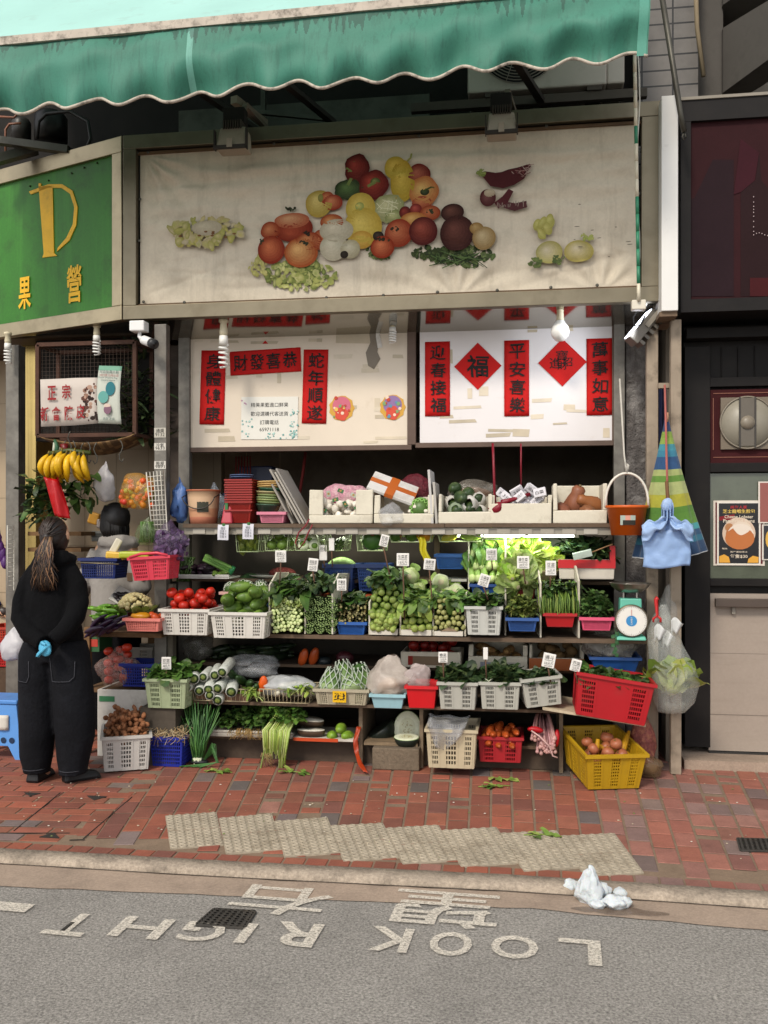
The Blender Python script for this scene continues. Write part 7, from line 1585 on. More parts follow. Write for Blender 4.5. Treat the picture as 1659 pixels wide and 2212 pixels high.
xl,xr=on(48,7.3).x,on(352,7.3).x
b=MB('#a8957a');b.box(xl-.3,7.3,0,xr+.5,7.4,2.97);b.paint('#8a795f')
for k in range(7):b.box(xl-.3,7.297,.4*k+.2,xr+.5,7.2985,.4*k+.204)
for k in range(9):b.box(xl+k*.28,7.2972,0,xl+k*.28+.004,7.2986,2.97)
b.paint('#4a3c2c').box(xl-1.2,6.5,2.975,xr+.3,7.4,3.05)
tag(b.build('side_shop_wall',tilew),'beige tiled wall inside the left part of the stall','wall')
b=MB('#4a4038');b.box(on(352,6.75).x,6.6,0,on(352,6.75).x+.03,7.3,2.96);b.box(on(362,6.5).x,6.55,1.6,on(400,6.5).x,6.57,2.9);tag(b.build('side_partition',wood),'dark partition between the two parts of the stall','partition')
gm=mat('brass_steel',col='#a58f5a',rough=.25,metal=.9,n=(2,.25),streak=(8,.5,.7,'#5a4824',.7,(2,1,.02)))
post('steel_column','tall grey steel column at the left edge beside the spiral bulb',12,40,745,1462,6.4,.1,galv,z0=0)
post('polished_column','polished brassy steel column left of the caged sign',47,78,740,1180,6.75,.3,gm,z0=0)
b=MB('#17130f');x0,x1,z0,z1=rect(70,735,305,950,6.55);b.box(x0,6.6,z0,x1+.15,6.7,z1+.15);tag(b.build('dark_backing',matte),'dark board behind the caged dried peel sign','board')  # dark sheet added to stand for the shaded interior behind the cage
b=MB()
leaves('',130,x1-.08,x1+.17,6.35,6.5,z0-.2,.95,.2,.035,['#26321f','#1c2818','#33422a','#4a5a3a'],.3,mb=b);tag(b.build('bamboo_plant',leafm),'dark leafy stems between the cage and the left steel post','plant')
t=thing('wire_cage','rusty brown wire cage box with a dried peel sign inside','cage');Y=6.2;x0,x1,z0,z1=rect(82,742,292,940,Y);b=MB('#4a2f22')
for y in(Y,Y+.3):
 for z in(z0,z1):b.beam((x0,y,z),(x1,y,z),.028)
 for x in(x0,x1):b.beam((x,y,z0),(x,y,z1),.028)
for x in(x0,x1):
 for z in(z0,z1):b.beam((x,Y,z),(x,Y+.3,z),.024)
b.build('frame',wood,t);b=MB('#3a2a1e')
for k in range(1,26):x=x0+(x1-x0)*k/26;b.tube([(x,Y+.01,z0),(x,Y+.01,z1)],.0014,3)
for k in range(1,24):z=z0+(z1-z0)*k/24;b.tube([(x0,Y+.012,z),(x1,Y+.012,z)],.0014,3)
b.build('mesh',wire,t)
p=at(150,868,Y-.022);W,H=px(140,Y),px(108,Y);t=thing('peel_sign','white sign with red characters and a brown peel picture inside the cage','sign',p,(0,-.02,0));b=MB('#bdb3aa');b.grid(lambda s,q:((s-.5)*W*1.0,.006*math.sin(s*5),(q-.5)*H*(1-.1*max(0,s-.6))),12,4);b.build('board',paper,t,solid=.003)
b=MB();
for k in range(60):b.paint(rng.choice(['#2a1c18','#5a3a30','#8a6a5a','#a98a78','#3a2620']));b.X=MX.Translation((W*(.36+U(-.1,.13)),-.006-k*.00004,H*U(-.42,.36)))@MX.Rotation(PI/2,4,'X');b.lathe([(U(.006,.02),0),(0,.0005)],7,sq=(U(.6,1.4),1))
b.build('peel_picture',paper,t);rk=mat('sign_red',col='#8a1418',rough=.7,n=None)
for ch,x,z in(('正',-.29,.2),('宗',-.04,.22),('新',-.42,-.24),('會',-.22,-.24),('陳',.0,-.24),('皮',.2,-.22)):text_mesh(ch,'lettering',rk,w=W*.15,h=H*.3,parent=t,loc=(W*x,-.012,H*z),bold=.025)
p=at(236,853,Y-.06);W,H=px(56,Y),px(130,Y);t=thing('notice_poster','curled pale teal notice poster hung on the right of the wire cage','poster',p,(0,.06,0));b=MB('#b9bdb2');b.grid(lambda s,q:((s-.5)*W+.02*(1-q)**2,-.02*math.sin(PI*q)-.01*s,(q-.5)*H),6,12,colfn=lambda s,q:'#6f9a85' if q>.93 else '#b9bdb2');b.build('sheet',paper,t,solid=.001)
b=MB('#2f6f78');
for x,z,r_,c,sq in((.12,.1,.2,'#2f6f78',(1,1.4)),(-.16,-.05,.22,'#5f9a92',(1,1.1)),(.05,-.26,.16,'#7a5a6a',(1,1.2)),(.03,-.2,.12,'#c9b5a8',(1.2,.8))):b.paint(c);b.X=MX.Translation((W*x,-.034,H*z))@MX.Rotation(PI/2,4,'X');b.lathe([(r_*W,0),(0,.001)],16,sq=sq)
b.build('printed_shapes',paper,t);tl=mat('teal_ink',col='#2a4a48',n=None)
for s_,z,w_,m in(('膠袋徵費計劃',.39,.8,tl),('2022年12月31日',.33,.8,rk),('Plastic Shopping Bag',.28,.8,tl),('Charging Scheme',.24,.6,tl),('走膠 走袋',-.42,.5,tl)):text_mesh(s_,'lettering',m,w=W*w_,parent=t,loc=(W*(.0 if z>0 else.1),-.036 if abs(z)<.3 else-.024,H*z))
b=MB('#6a4f30');x0,x1=on(84,6.2).x,on(292,6.2).x;zt=at(190,938,6.2).z;b.grid(lambda s,q:(x0+(x1-x0)*s,6.18+.34*q,zt-.13*math.sin(PI*s)**.7*math.sin(PI*(.15+q*.7))-.005),24,10,colfn=lambda s,q:rng.choice(['#7a5c38','#5a4228','#8a6c46']));tag(b.build('rattan_basket',wood,solid=.006),'shallow woven rattan basket hanging under the wire cage','basket')
for k,(u,v)in enumerate(((140,985),(160,985),(178,990),(192,988),(206,990),(262,985),(150,965))):
 b=MB('#2c211a');p=at(u,v,6.12);b.tube([p+V((x*.04*(1 if k%2 else-1),0,z*.09))for x,z in((-.2,1.2),(.1,1.0),(.3,.7),(0,.35),(-.35,.1),(-.3,-.3),(.1,-.45),(.4,-.2))],.0042,5);tag(b.build('meat_hook',metalD),'rusty curved wire hook hanging under the rattan basket','hook','rusty hooks under the rattan basket')
t=thing('banana_bunch','bunch of ripe yellow bananas hanging over the red bag','bananas',at(146,985,6.05));b=MB();N=9;L=.17
pts=[(0,-.05*math.sin(PI*i/N),-L*i/N)for i in range(N+1)];b.paint('#d0a312').tube(pts,[.008,.017,.022,.024,.024,.024,.023,.02,.013,.006],7);b.paint('#6a5a1c').tube([(0,0,0),(0,.01,.03)],.007,5);bn=b.build('banana',veg,t)
for k in range(17):
 o_=bn if k==0 else dup(bn,parent=t);r=k//9;i=k%9;x=-.13+.033*i+r*.015;o_.location=(x,-.03+.05*r,(.02 if i in(3,4,6)else 0)-.03*r+U(-.01,.01));o_.rotation_euler=(U(-.2,.1),(-(x)*2.2)+U(-.1,.1),U(-.3,.3));o_.scale=(1,1,U(.85,1.05))
b=MB('#3f4a1c');b.tube([(-.15,.02,.02),(0,.02,.04),(.16,.02,.02)],.016,6);b.build('stalk',stemm,t)
b=MB();leaves('',150,-.2,.05,-.05,.1,-.55,.5,.1,.05,['#26381c','#33491f','#44602a','#1c2c16'],-.2,mb=b,dome=.1);leaves('',36,.1,.3,-.02,.06,-.4,.35,.11,.06,['#33491f','#4a662c'],-.3,mb=b,dome=.1);tag(b.build('leafy_vine',leafm,loc=at(115,1000,6.22)),'hanging leafy green branches behind the bananas and red bag','plant')
b=MB('#c4141a');p=at(122,1030,6.0);b.grid(lambda s,q:p+V(((s-.5)*.115+.1*q*.9-.04,-.05*math.sin(PI*s)+.01*math.sin(s*12+q*5),-.27*q-.02*s)),10,12);b.grid(lambda s,q:p+V(((s-.5)*.1+.1*q*.9-.04,.04*math.sin(PI*s),-.26*q)),8,8);tag(b.build('red_bag',bago,solid=.002),'bright red plastic bag hanging under the bananas','plastic bag')
b=MB('#3a6a48');p=at(118,950,6.1);b.tube([p,p+V((.02,0,-.05)),p+V((.0,0,-.13))],[.01,.016,.012],6);b.paint('#c9ccb5').tube([p+V((.0,0,-.02)),p+V((-.01,0,-.12))],.012,6);b.paint('#7a1c1c').tube([p+V((.06,.02,-.03)),p+V((.07,.02,-.1))],[.03,.02],7);tag(b.build('tied_bags',bago),'green and red tied bags hanging above the bananas','plastic bag')
for k,(nm,u,v,W,D,H,c,m,lb,nk)in enumerate((('white_bag',226,1085,.17,.1,.3,'#cfcdd0',bagm,'white carrier bag hanging above the seated woman',.1),('snack_bag',298,1102,.3,.14,.26,'#c9963c',bagc,'clear bag of orange and red snacks over the seated woman',0),('purple_bag',368,1215,.22,.14,.3,'#5f4a68',bagc,'clear bag of purple leaves hanging by the red round basket',.2),('bean_bag',318,1178,.16,.1,.2,'#6d7f55',bagc,'clear bags of green beans left of the purple leaves',.2),('blue_bag',388,1130,.1,.1,.32,'#5f82c0',bago,'light blue bags hanging behind the white wire grid',.3))):
 Yb=(6.3,6.1,5.9,5.95,6.15)[k];q=bag_mesh(nm,W,D,H,c,m,100+k,.14 if k<4 else.32,nk);q.location=at(u,v,Yb);tag(q,lb,'plastic bag')
b=MB();p=at(298,1100,6.1)
for k in range(60):b.paint(rng.choice(['#b5301c','#d07a1c','#d99a2c','#c9501c','#8aa03a'])).ball(p+V((U(-.12,.12),U(-.04,.04),U(.02,.2))),U(.015,.026),7)
tag(b.build('snack_packets',plast),'heap of small orange and red packets inside the snack bag','snacks',kind='stuff')
b=MB()
for k in range(160):b.paint(rng.choice(['#4a2f5a','#6a4a74','#7a5f86','#3a2448'])).leaf(at(368,1215,5.9)+V((U(-.09,.09),U(-.05,.05),U(.02,.2))),(U(-1,1),U(-1,1),U(-1,1)),(0,-1,.3),.04,.025,.4,3)
tag(b.build('purple_leaves',leafm),'purple shredded leaves inside the clear hanging bag','leaves',kind='stuff')
b=MB()
for k in range(40):x=U(-.06,.06);b.paint(vary('#4a6a2c',.2));b.tube([at(318,1178,5.95)+V((x,U(-.03,.03),.02)),at(318,1178,5.95)+V((x*.6,U(-.03,.03),.16))],.006,4)
tag(b.build('green_beans',stemm),'green beans inside the clear bags','beans')
t=thing('wire_grid','white wire display grid beside the left steel post','wire grid');b=MB('#c9c4b8');A,Bq,C,D_=at(316,1020,5.95),at(354,1016,5.98),at(362,1165,5.98),at(330,1165,5.95);b.tube([A,Bq,C,D_],.0045,5,closed=True)
for k in range(1,5):b.tube([A.lerp(Bq,k/5),D_.lerp(C,k/5)],.0028,4)
for k in range(1,14):b.tube([A.lerp(D_,k/14),Bq.lerp(C,k/14)],.0028,4)
b.build('wires',wire,t)
t=thing('wire_grid','white wire grid hooked on the far left steel column','wire grid');b=MB('#c9c4b8');A,Bq,C,D_=at(16,1135,6.3),at(30,1135,6.34),at(30,1275,6.34),at(16,1275,6.3);b.tube([A,Bq,C,D_],.004,5,closed=True)
for k in range(1,14):b.tube([A.lerp(D_,k/14),Bq.lerp(C,k/14)],.0028,4)
b.build('wires',wire,t)
b=MB('#6d5238')
def slab(u0,u1,Y0_,Y1_,z,tk=.03):b.box(on(u0,Y0_).x,Y0_,z-tk,on(u1,Y0_).x,Y1_,z)
slab(186,348,5.86,6.5,ZM-.008);slab(186,335,6.0,6.5,.45);b.paint('#7a5c3c');slab(60,175,6.5,6.9,1.52);slab(60,175,6.5,6.9,1.40)
for u in(192,330):q=on(u,6.45);b.box(q.x-.025,6.42,0,q.x+.025,6.47,ZM-.04)
q=on(190,6.0);b.box(q.x-.02,5.98,0,q.x+.02,6.02,ZM-.04);b.paint('#5a4632');slab(205,310,6.3,6.34,ZM+.37,.06);tag(b.build('side_stand',wood),'low timber stand with chillies and cauliflower left of the main display','stand')
o=crate('blue_basket','dark blue handle basket in front of the seated woman','basket',170,254,1206,1250,5.86,.2,'#12235c',PM,.9);b=MB('#c9c9c9');b.tube([(-.15,-.13,o.H*.8),(.16,-.13,o.H*.72)],.006,5);b.build('metal_handle',metal,o.t)
b=MB('#c93a4c');r_=px(46,5.8);o=crate('red_basket','coral red handle basket hanging near the timber post','basket',279,371,1202,1253,5.74,.2,'#c93a4c',dict(panels=[(.04,.42),(.58,.96)],z=(.1,.85),nx=7,nz=5),.84,ry=-.06);b=MB('#c93a4c');b.tube([(-.13,-.11,o.H),(-.05,-.112,o.H+.02),(.06,-.112,o.H+.02),(.13,-.11,o.H)],.01,6);b.build('handle',plast,o.t)
for nm,u,v,d,c,lb,rt in(('lime_bowl',294,1198,(.2,.16,.045),'#a3ad2c','lime green tub behind the coral red basket',0),('foam_tag',250,1180,(.05,.02,.11),'#c4bda8','white foam block leaning on the yellow card',.5),('yellow_card',252,1200,(.13,.1,.05),'#d2a83c','yellow card wad between the blue and red baskets',.1),('magazine_stack',236,1158,(.22,.2,.08),'#6d6d66','stack of dark trays on the counter by the seated woman',0),('small_carton',236,1132,(.17,.12,.07),'#8f8580','small printed carton on top of the dark trays',.05),('yellow_pot',204,1120,(.08,.08,.09),'#b8862c','yellow woven pot on the counter',.3),('green_sheet',205,1215,(.12,.03,.16),'#2f6a34','green folded sheet behind the blue basket',.3),('grocery_pack',248,1098,(.12,.1,.05),'#a9b54c','green and white packet on the small carton',.1)):
 b=MB(c);b.cbox((0,0,0),d);
 if nm=='magazine_stack':
  for k in range(5):b.paint(rng.choice(['#9a9a94','#3a3a38'])).cbox((U(-.005,.005),-.002,-.03+k*.015),(d[0]+.01,d[1],.006))
 tag(b.build(nm,plast,loc=at(u,v,6.85 if nm not in('lime_bowl','foam_tag','yellow_card')else 5.95),rot=(0,rt,.2),bev=.012),lb,'goods')
q=long_fruit('chilli',.016,.15,'#4f7a1c','#6a9a2c',.12);scatter(q,[on(192,5.9,ZM)+V(p)for p in pile(0,.2,.0,.2,.06,.022,30)],'long green chilli heaped on the left stand','chilli','green chillies',lie=True)
q=long_fruit('eggplant',.017,.24,'#24102c','#2f1838',.06,tip='#5a4a3a');scatter(q,[on(188,5.76,ZM)+V(p)for p in pile(.0,.2,-.02,.08,0,.022,14)],'thin purple eggplant lying in front of the chillies','eggplant','thin purple eggplants',face=(1.2,.2,.9),tilt=.25)
b=MB()
for k in range(170):
 a,e=U(0,6.28),U(-.2,1.57);r_=.09;b.paint(vary('#cdbf8c',.1)).ball((r_*math.cos(a)*math.cos(e)*1.15,r_*math.sin(a)*math.cos(e),r_*.8*math.sin(e)),U(.012,.02),6)
for k in range(16):a=U(0,6.28);b.paint(rng.choice(['#6d8a3a','#8a9f55'])).leaf((.08*math.cos(a),.08*math.sin(a),-.05),(math.cos(a),math.sin(a),.3),(0,0,1),.1,.05,-.3)
tag(b.build('cauliflower',leafm,loc=at(293,1308,5.95)),'creamy white cauliflower on the left stand','cauliflower')
o=crate('pink_basket','salmon pink basket with a tomato beside the eggplants','basket',266,347,1336,1364,5.72,.2,'#d07a70',PM,.88);b=MB('#d0901c');b.jit=(20,.012);b.ball((-.03,-.05,o.H+.01),.05,10,(1.3,.8,.5),.2);tag(b.build('yellow_net',bago,loc=o.c),'yellow net scrap in the salmon pink basket','net')
q=tomato(.034,'#b8481c');scatter(q,[V((.06,-.02,o.H)),V((.02,.03,o.H)),V((.09,.02,o.H))],'orange tomato in the salmon pink basket','tomato','orange tomatoes',o.M)
b=MB('#b9b5ae');b.box(-.06,0,0,.06,.01,.12);b.paint('#1c1418')
for k in range(8):b.ball((U(-.04,.04),-.012,U(.02,.1)),.016,7,(1.6,.7,1))
tag(b.build('wrapped_tray',plast,loc=at(250,1302,6.0),rot=(-.6,.5,0)),'white tray of wrapped dark mushrooms behind the chillies','tray')
b=MB('#5a1814');b.box(0,0,0,.2,.2,.1);tag(b.build('red_box',plast,loc=on(275,6.15,ZM)),'dark red box behind the cauliflower','box')
b=bag_mesh('tomato_bag',.27,.2,.27,'#b59a90',bagc,120,.16,.3);b.location=at(255,1482,5.98);tag(b,'clear bag of tomatoes under the left stand','plastic bag')
q=tomato(.034,'#b3301a');scatter(q,[at(255,1478,5.98)+V(p)for p in pile(-.11,.11,-.07,.07,0,.034,16)],'red tomato inside the clear bag under the stand','tomato','bagged tomatoes')
crate('blue_crate','royal blue lattice crate under the left stand','crate',258,343,1434,1484,5.92,.26,'#1a2a7c',PM,.92);crate('white_crate','whitish lattice crate behind the royal blue one','crate',255,332,1398,1440,6.2,.2,'#8f8a80',P2,.92)
b=MB('#2f5a34');b.cbox((0,0,0),(.14,.2,.1));b.paint('#b53a2a').cbox((.03,-.101,.01),(.06,.004,.05));tag(b.build('green_carton',plast,loc=at(208,1388,6.1)),'green printed carton on the lower board of the left stand','carton')
o=sbox('foam_box','large white foam box with green tape behind the ginger crate',210,318,1490,1575,5.92,.4,.0,'#c4c0b8',group='foam boxes on the paving');b=MB('#3a7a50');b.box(-o.W*.46,-.002,o.H*.82,-o.W*.15,0,o.H*.9);b.build('green_tape',plast,o.t)
o=crate('white_crate','white lattice crate of ginger set askew on the brick paving','crate',222,324,1590,1638,5.55,.42,'#b9b6b0',P3,.9,z=.012,rz=.42)
b=MB('#8a5a3a');
for k in range(5):b.ball((U(-.012,.012),U(-.01,.01),-.05+.024*k),U(.013,.02),8,(1,.9,1.1),.25)
b.ball((.032,0,.01),.014,7,(1.6,.9,.9));b.ball((-.03,.01,-.01),.014,7,(1.5,1,1));q=b.build('ginger',root);scatter(q,pile(-o.W*.44,o.W*.44,-o.D*.42,o.D*.42,o.H*.6,.03,60),'knobbly brown ginger root heaped in the askew white crate','ginger','ginger roots',o.M,tilt=1.6)
for k,(u,v)in enumerate(((130,1632),(304,1650),(566,1625))):
 b=MB('#cfcac0');b.ball((0,0,.01),.014,7,(1.3,1,.7),.3);tag(b.build('litter_scrap',paper,loc=gnd(u,v)),('white scrap between the standing woman and the ginger crate','white scrap on the bricks before the deep blue basket','white scrap under the bottom shelf')[k],'litter')
for k,(u,v,lb)in enumerate(((470,1668,'wilted leaf and stem on the bricks below the coriander'),(640,1671,'curled celery leaf on the bricks below the celery'),(1065,1700,'green stalk with leaves on the bricks below the cream crate'),(1170,1807,'yellow green leaf lying on the tactile paving'),(1085,1685,'small leaf on the bricks under the carrots'))):
 b=MB();b.paint('#8aa04c').tube([(-.09,0,.005),(.0,.01,.008),(.1,-.01,.005)],.0035,4)
 for j in range(6):b.paint(rng.choice(['#55732f','#7d9a44','#a3b25a'])).leaf((U(-.06,.06),U(-.02,.02),.008),(U(-1,1),U(-.6,.6),.15),(0,0,1),.06,.035,.3)
 tag(b.build('fallen_leaf',leafm,loc=gnd(u,v,.002),rot=(0,0,U(-.3,.3))),lb,'leaf','fallen leaves')
b=MB()
for k in range(170):p=gnd(U(20,1640),1700+U(-40,190)*U(.2,1));b.paint(rng.choice(['#cfc6b8','#b8a890','#6d7a44','#8a7a64'])).ball((p.x,p.y,.004),U(.002,.006),5,(1.4,1,.5))
tag(b.build('litter',paper),'scattered crumbs and specks on the brick paving','litter',kind='stuff')
p=at(8,1612,5.75);t=thing('folding_stool','light blue plastic folding step stool at the left edge','stool',(p.x,5.75,0));b=MB('#4f86c9')
zt=.4;b.box(-.22,-.01,zt-.03,.1,.26,zt);b.build('top',plast,t,bev=.008)
for y in(0,.24):
 b=MB('#5a92d4');b.plate([(-.26,y,.0),(-.21,y,0),(-.17,y,.09),(.03,y,.09),(.08,y,0),(.13,y,0),(.09,y,zt-.032),(-.2,y,zt-.032)],.016);b.build('leg',plast,t,bev=.004)
b=MB('#1d2f4a')
for x in(-.0,.06):b.X=MX.Translation((x,-.004,.13))@MX.Rotation(PI/2,4,'X');b.lathe([(.02,0),(0,.001)],14)
b.build('grip_hole',matte,t);b=MB('#c9c4ba');b.grid(lambda s,q:(-.05+.09*s,-.008-.01*math.sin(s*3),.2+.1*q),4,4);b.build('paper_label',paper,t,solid=.002)
b=bag_mesh('white_bag',.2,.16,.24,'#cfcdd0',bago,130,.14,.3);b.location=at(32,1427,6.1);tag(b,'white plastic bag hanging left of the standing woman','plastic bag')
for k,(u,v,c,lb)in enumerate(((-8,1440,'#a81c1c','red crate of goods at the far left edge'),(5,1400,'#a8301c','red crate stacked behind the white bag'))):
 crate('red_crate',lb,'crate',u-45,u+38,v-45,v,6.6+.3*k,.3,c,PM,.92)
b=MB('#4a3828');b.box(on(-90,6.5).x,6.5,0,on(30,6.5).x,7.2,at(0,1445,6.55).z);tag(b.build('street_stand',wood),'dark stand under the red crates at the far left edge','stand')
b=MB('#5a2a74');
for k in range(5):b.jit=(9,.02);b.ball(at(-6+k*4,1150+k*16,7.0),.05,9,(.7,.6,1.2),.3)
tag(b.build('purple_bags',bago),'purple wrapped packets hanging at the far left edge','packets')
fb=mat('far_wall',rough=.8,n=(1,.2));b=MB('#8a6a54')
b.box(-26,17,0,-4.2,18,9);b.paint('#c9a95c').box(-12,16.9,2.6,-7.6,16.99,4.0);b.paint('#5a2420').box(-12,16.9,1.9,-7.6,16.98,2.5);b.paint('#2a2420').box(-12,16.95,0,-9.4,16.985,1.8);b.paint('#d5d0c5').box(-9.2,16.92,1.2,-8.6,16.98,1.7)
tag(b.build('far_shop',fb),'blurred shop fronts far down the street at the left edge','building')
def remesh(o,v,sm=2):
 r=o.modifiers.new('skin','REMESH');r.mode='VOXEL';r.voxel_size=v;r.use_smooth_shade=True
 if sm:s_=o.modifiers.new('soft','SMOOTH');s_.iterations=sm;s_.factor=.5
 return o
def loft(b,rings,n=24):
 vs,fs=[],[]
 for cx,cy,z,hw,hd in rings:
  for k in range(n):a=2*PI*k/n;vs.append((cx+hw*math.cos(a),cy+hd*math.sin(a),z))
 m=len(rings)
 for i in range(m-1):
  for k in range(n):fs.append((i*n+k,i*n+(k+1)%n,(i+1)*n+(k+1)%n,(i+1)*n+k))
 fs.append(tuple(reversed(range(n))));fs.append(tuple(range((m-1)*n,m*n)));b.raw(vs,fs,sm=True)
skin=mat('skin',col='#c49a7c',rough=.55,n=(20,.05),sub=.1)
def body(t,J,hs=1.0):
 """one continuous figure: J holds joint points; the face looks along J['face']"""
 b=MB();j={k:V(v)for k,v in J.items()if k not in('face','bare')}
 for s_ in 'lr':
  b.tube([j['sh'+s_],j['el'+s_],j['wr'+s_]],[.036,.034,.027],10);b.tube([j['hip'+s_],j['kn'+s_],j['an'+s_]],[.085,.06,.042],10);b.tube([j['an'+s_],j['an'+s_]+V((0,.06,-.05)),j['an'+s_]+V((0,.14,-.06))],[.042,.045,.035],8)
  if J.get('bare')==0:continue
  w_=j['wr'+s_];d=(w_-j['el'+s_]).normalized();sd=d.cross(V((0,0,1))).normalized();b.ball(w_+d*.045,.038,9,(.8,.6,1.1))
  for f in range(4):q=w_+d*.075+sd*(.02*(f-1.5));b.tube([q,q+d*.035,q+d*(.055+.006*(f in(1,2)))+V((0,0,-.012))],[.0085,.008,.0065],6)
  b.tube([w_+d*.03+sd*.03,w_+d*.055+sd*.05,w_+d*.075+sd*.05],[.011,.009,.007],6)
 b.tube([(j['hipl']+j['hipr'])/2,j['waist'],j['chest'],j['neck']],[.1,.09,.1,.05],16);b.tube([j['shl'],j['neck']-V((0,0,.03)),j['shr']],[.045,.06,.045],10);b.tube([j['neck']-V((0,0,.04)),j['head']],[.056,.05],10)
 F=V(J['face']).normalized();S_=F.cross(V((0,0,1))).normalized();h=j['head'];b.ball(h,.1*hs,18,(.78,.92,1.12));b.ball(h+F*.04-V((0,0,.05)),.06*hs,12,(.9,.9,1))
 b.tube([h+F*.085+V((0,0,.02)),h+F*.112-V((0,0,.02)),h+F*.09-V((0,0,.03))],[.01,.014,.012],8)
 for s_ in(-1,1):b.ball(h+S_*.078*s_-V((0,0,.005)),.026,8,(.5,.7,1.2))
 o=remesh(b.build('body',skin,t),.009)
 e=MB('#2a1c18')
 for s_ in(-1,1):e.ball(h+F*.088+S_*.032*s_+V((0,0,.012)),.011,8)
 e.paint('#8a4a44').ball(h+F*.094-V((0,0,.055)),.017,8,(1,.6,.3));e.build('eyes_and_mouth',plast,t)
 return j
blackc=mat('black_cotton',col='#08080a',rough=.95,n=(6,.25),bump=(8,.6,.03),spec=.15);denim=mat('black_denim',col='#131418',rough=.9,n=(5,.3),fine=(120,.25),bump=(7,.5,.03),dirt=(4,.52,.8,'#24262c',.6),spec=.15)
hairm=mat('hair',rough=.5,n=(30,.2),spec=.5)
p=gnd(118,1688);t=thing('person','woman with a ponytail in black hoodie and baggy black jeans, seen from behind, hands clasped','person',p)
j=body(t,dict(shl=(-.09,0,1.25),shr=(.08,0,1.25),ell=(-.165,-.06,1.06),elr=(.165,-.06,1.06),wrl=(-.15,-.1,.99),wrr=(.15,-.1,1.0),hipl=(-.09,0,.84),hipr=(.09,0,.84),knl=(-.11,.0,.46),knr=(.12,0,.46),anl=(-.115,0,.08),anr=(.125,.02,.09),waist=(0,0,.98),chest=(0,0,1.2),neck=(0,0,1.4),head=(-.005,.02,1.505),face=(0,1,0),bare=0))
b=MB();loft(b,[(0,0,.79,.178,.125),(0,0,.815,.183,.13),(0,-.005,.86,.185,.132),(-.01,-.01,.89,.194,.148),(-.015,-.01,1.0,.178,.135),(-.02,0,1.14,.175,.13),(-.02,0,1.25,.168,.12),(-.015,0,1.32,.135,.1),(-.01,.0,1.37,.115,.09),(0,.01,1.41,.075,.075)])
b.tube([(-.11,0,1.285),(-.165,-.02,1.2),(-.185,-.05,1.1),(-.17,-.09,1.0),(-.085,-.15,.92),(.03,-.2,.872)],[.062,.064,.06,.06,.056,.046],14);b.tube([(.08,0,1.285),(.15,-.02,1.2),(.18,-.05,1.1),(.185,-.1,1.02),(.15,-.16,.945),(.1,-.205,.89)],[.062,.064,.06,.06,.056,.046],14)
b.ball((.01,-.06,1.35),.09,14,(1.2,.75,.7));b.ball((.06,-.045,1.36),.07,12,(1,.8,.7));b.tube([(-.1,.02,1.36),(-.07,-.06,1.385),(.08,-.06,1.38),(.11,.02,1.35)],.036,8)
for i,v in enumerate(b.v):b.v[i]=v+noise.noise_vector(V((v.x*9,v.y*9,v.z*14)))*.01
o=remesh(b.build('hoodie',blackc,t),.009)
LR={-1:[(-.09,0,.86,.1,.115),(-.095,-.005,.78,.115,.13),(-.105,-.005,.65,.11,.13),(-.112,0,.45,.114,.125),(-.115,0,.28,.108,.115),(-.117,0,.15,.095,.1),(-.117,0,.085,.08,.09),(-.117,0,.055,.08,.09)],1:[(.095,0,.86,.1,.115),(.1,-.005,.78,.118,.13),(.115,-.005,.65,.118,.13),(.132,0,.45,.122,.125),(.134,0,.28,.116,.115),(.126,0,.15,.095,.1),(.122,0,.085,.085,.09),(.122,0,.055,.085,.09)]}
b=MB();loft(b,LR[-1]);loft(b,LR[1]);loft(b,[(0,0,.74,.13,.12),(0,0,.86,.17,.118)])
for i,v in enumerate(b.v):b.v[i]=v+noise.noise_vector(v*7)*.01*(1 if v.z>.09 else.3)
remesh(b.build('jeans',denim,t),.011,1)
def jy(s_,x,z):
 R_=LR[s_]
 for a,c in zip(R_,R_[1:]):
  if c[2]<=z<=a[2]:f=(a[2]-z)/(a[2]-c[2]);q=[a[i]+(c[i]-a[i])*f for i in range(5)];break
 return q[1]-q[4]*math.sqrt(max(0,1-((x-q[0])/q[3])**2))-.006
st_=MB('#3c3d43')
for s_,pts in((-1,[(-.185,.77),(-.175,.63),(-.105,.625),(-.09,.66),(-.092,.77)]),(1,[(.03,.77),(.045,.63),(.16,.635),(.185,.66),(.185,.77)])):
 P=[]
 for a,c in zip(pts,pts[1:]):
  for i in range(6):x,z=a[0]+(c[0]-a[0])*i/6,a[1]+(c[1]-a[1])*i/6;P.append((x,jy(s_,x,z),z))
 st_.tube(P,.0022,4)
for s_ in(-1,1):x=-.117 if s_<0 else.122;st_.tube([(x+.078*math.sin(a),-.098*math.cos(a)+.0,.085)for a in[-1.2+.24*i for i in range(11)]],.0022,4)
st_.build('stitching',matte,t)
for s_,x,y,a in((-1,-.115,.02,.0),(1,.125,.04,-.75)):
 b=MB('#0c0c0e');b.X=MX.Translation((x,y,0))@MX.Rotation(a,4,'Z');b.hexa([(-.045,-.09,0),(.045,-.09,0),(.048,.15,0),(-.048,.15,0),(-.036,-.075,.075),(.036,-.075,.075),(.03,.12,.05),(-.03,.12,.05)]);b.build('shoe',mat('shoe',rough=.5,n=(20,.2)),t,bev=.018)
b=MB();b.X=MX.Translation((.125,-.01,.0));b.ball((-.065,-.215,.845),.042,12,(.95,.6,1.1));b.ball((-.05,-.235,.83),.036,10,(1,.5,.9))
for f in range(4):b.tube([(-.03-.012*f,-.225,.865-.006*f),(-.045-.014*f,-.262,.845-.012*f),(-.062-.009*f,-.264,.83-.008*f),(-.072-.004*f,-.244,.826-.008*f)],[.0105,.0105,.01,.008],7)
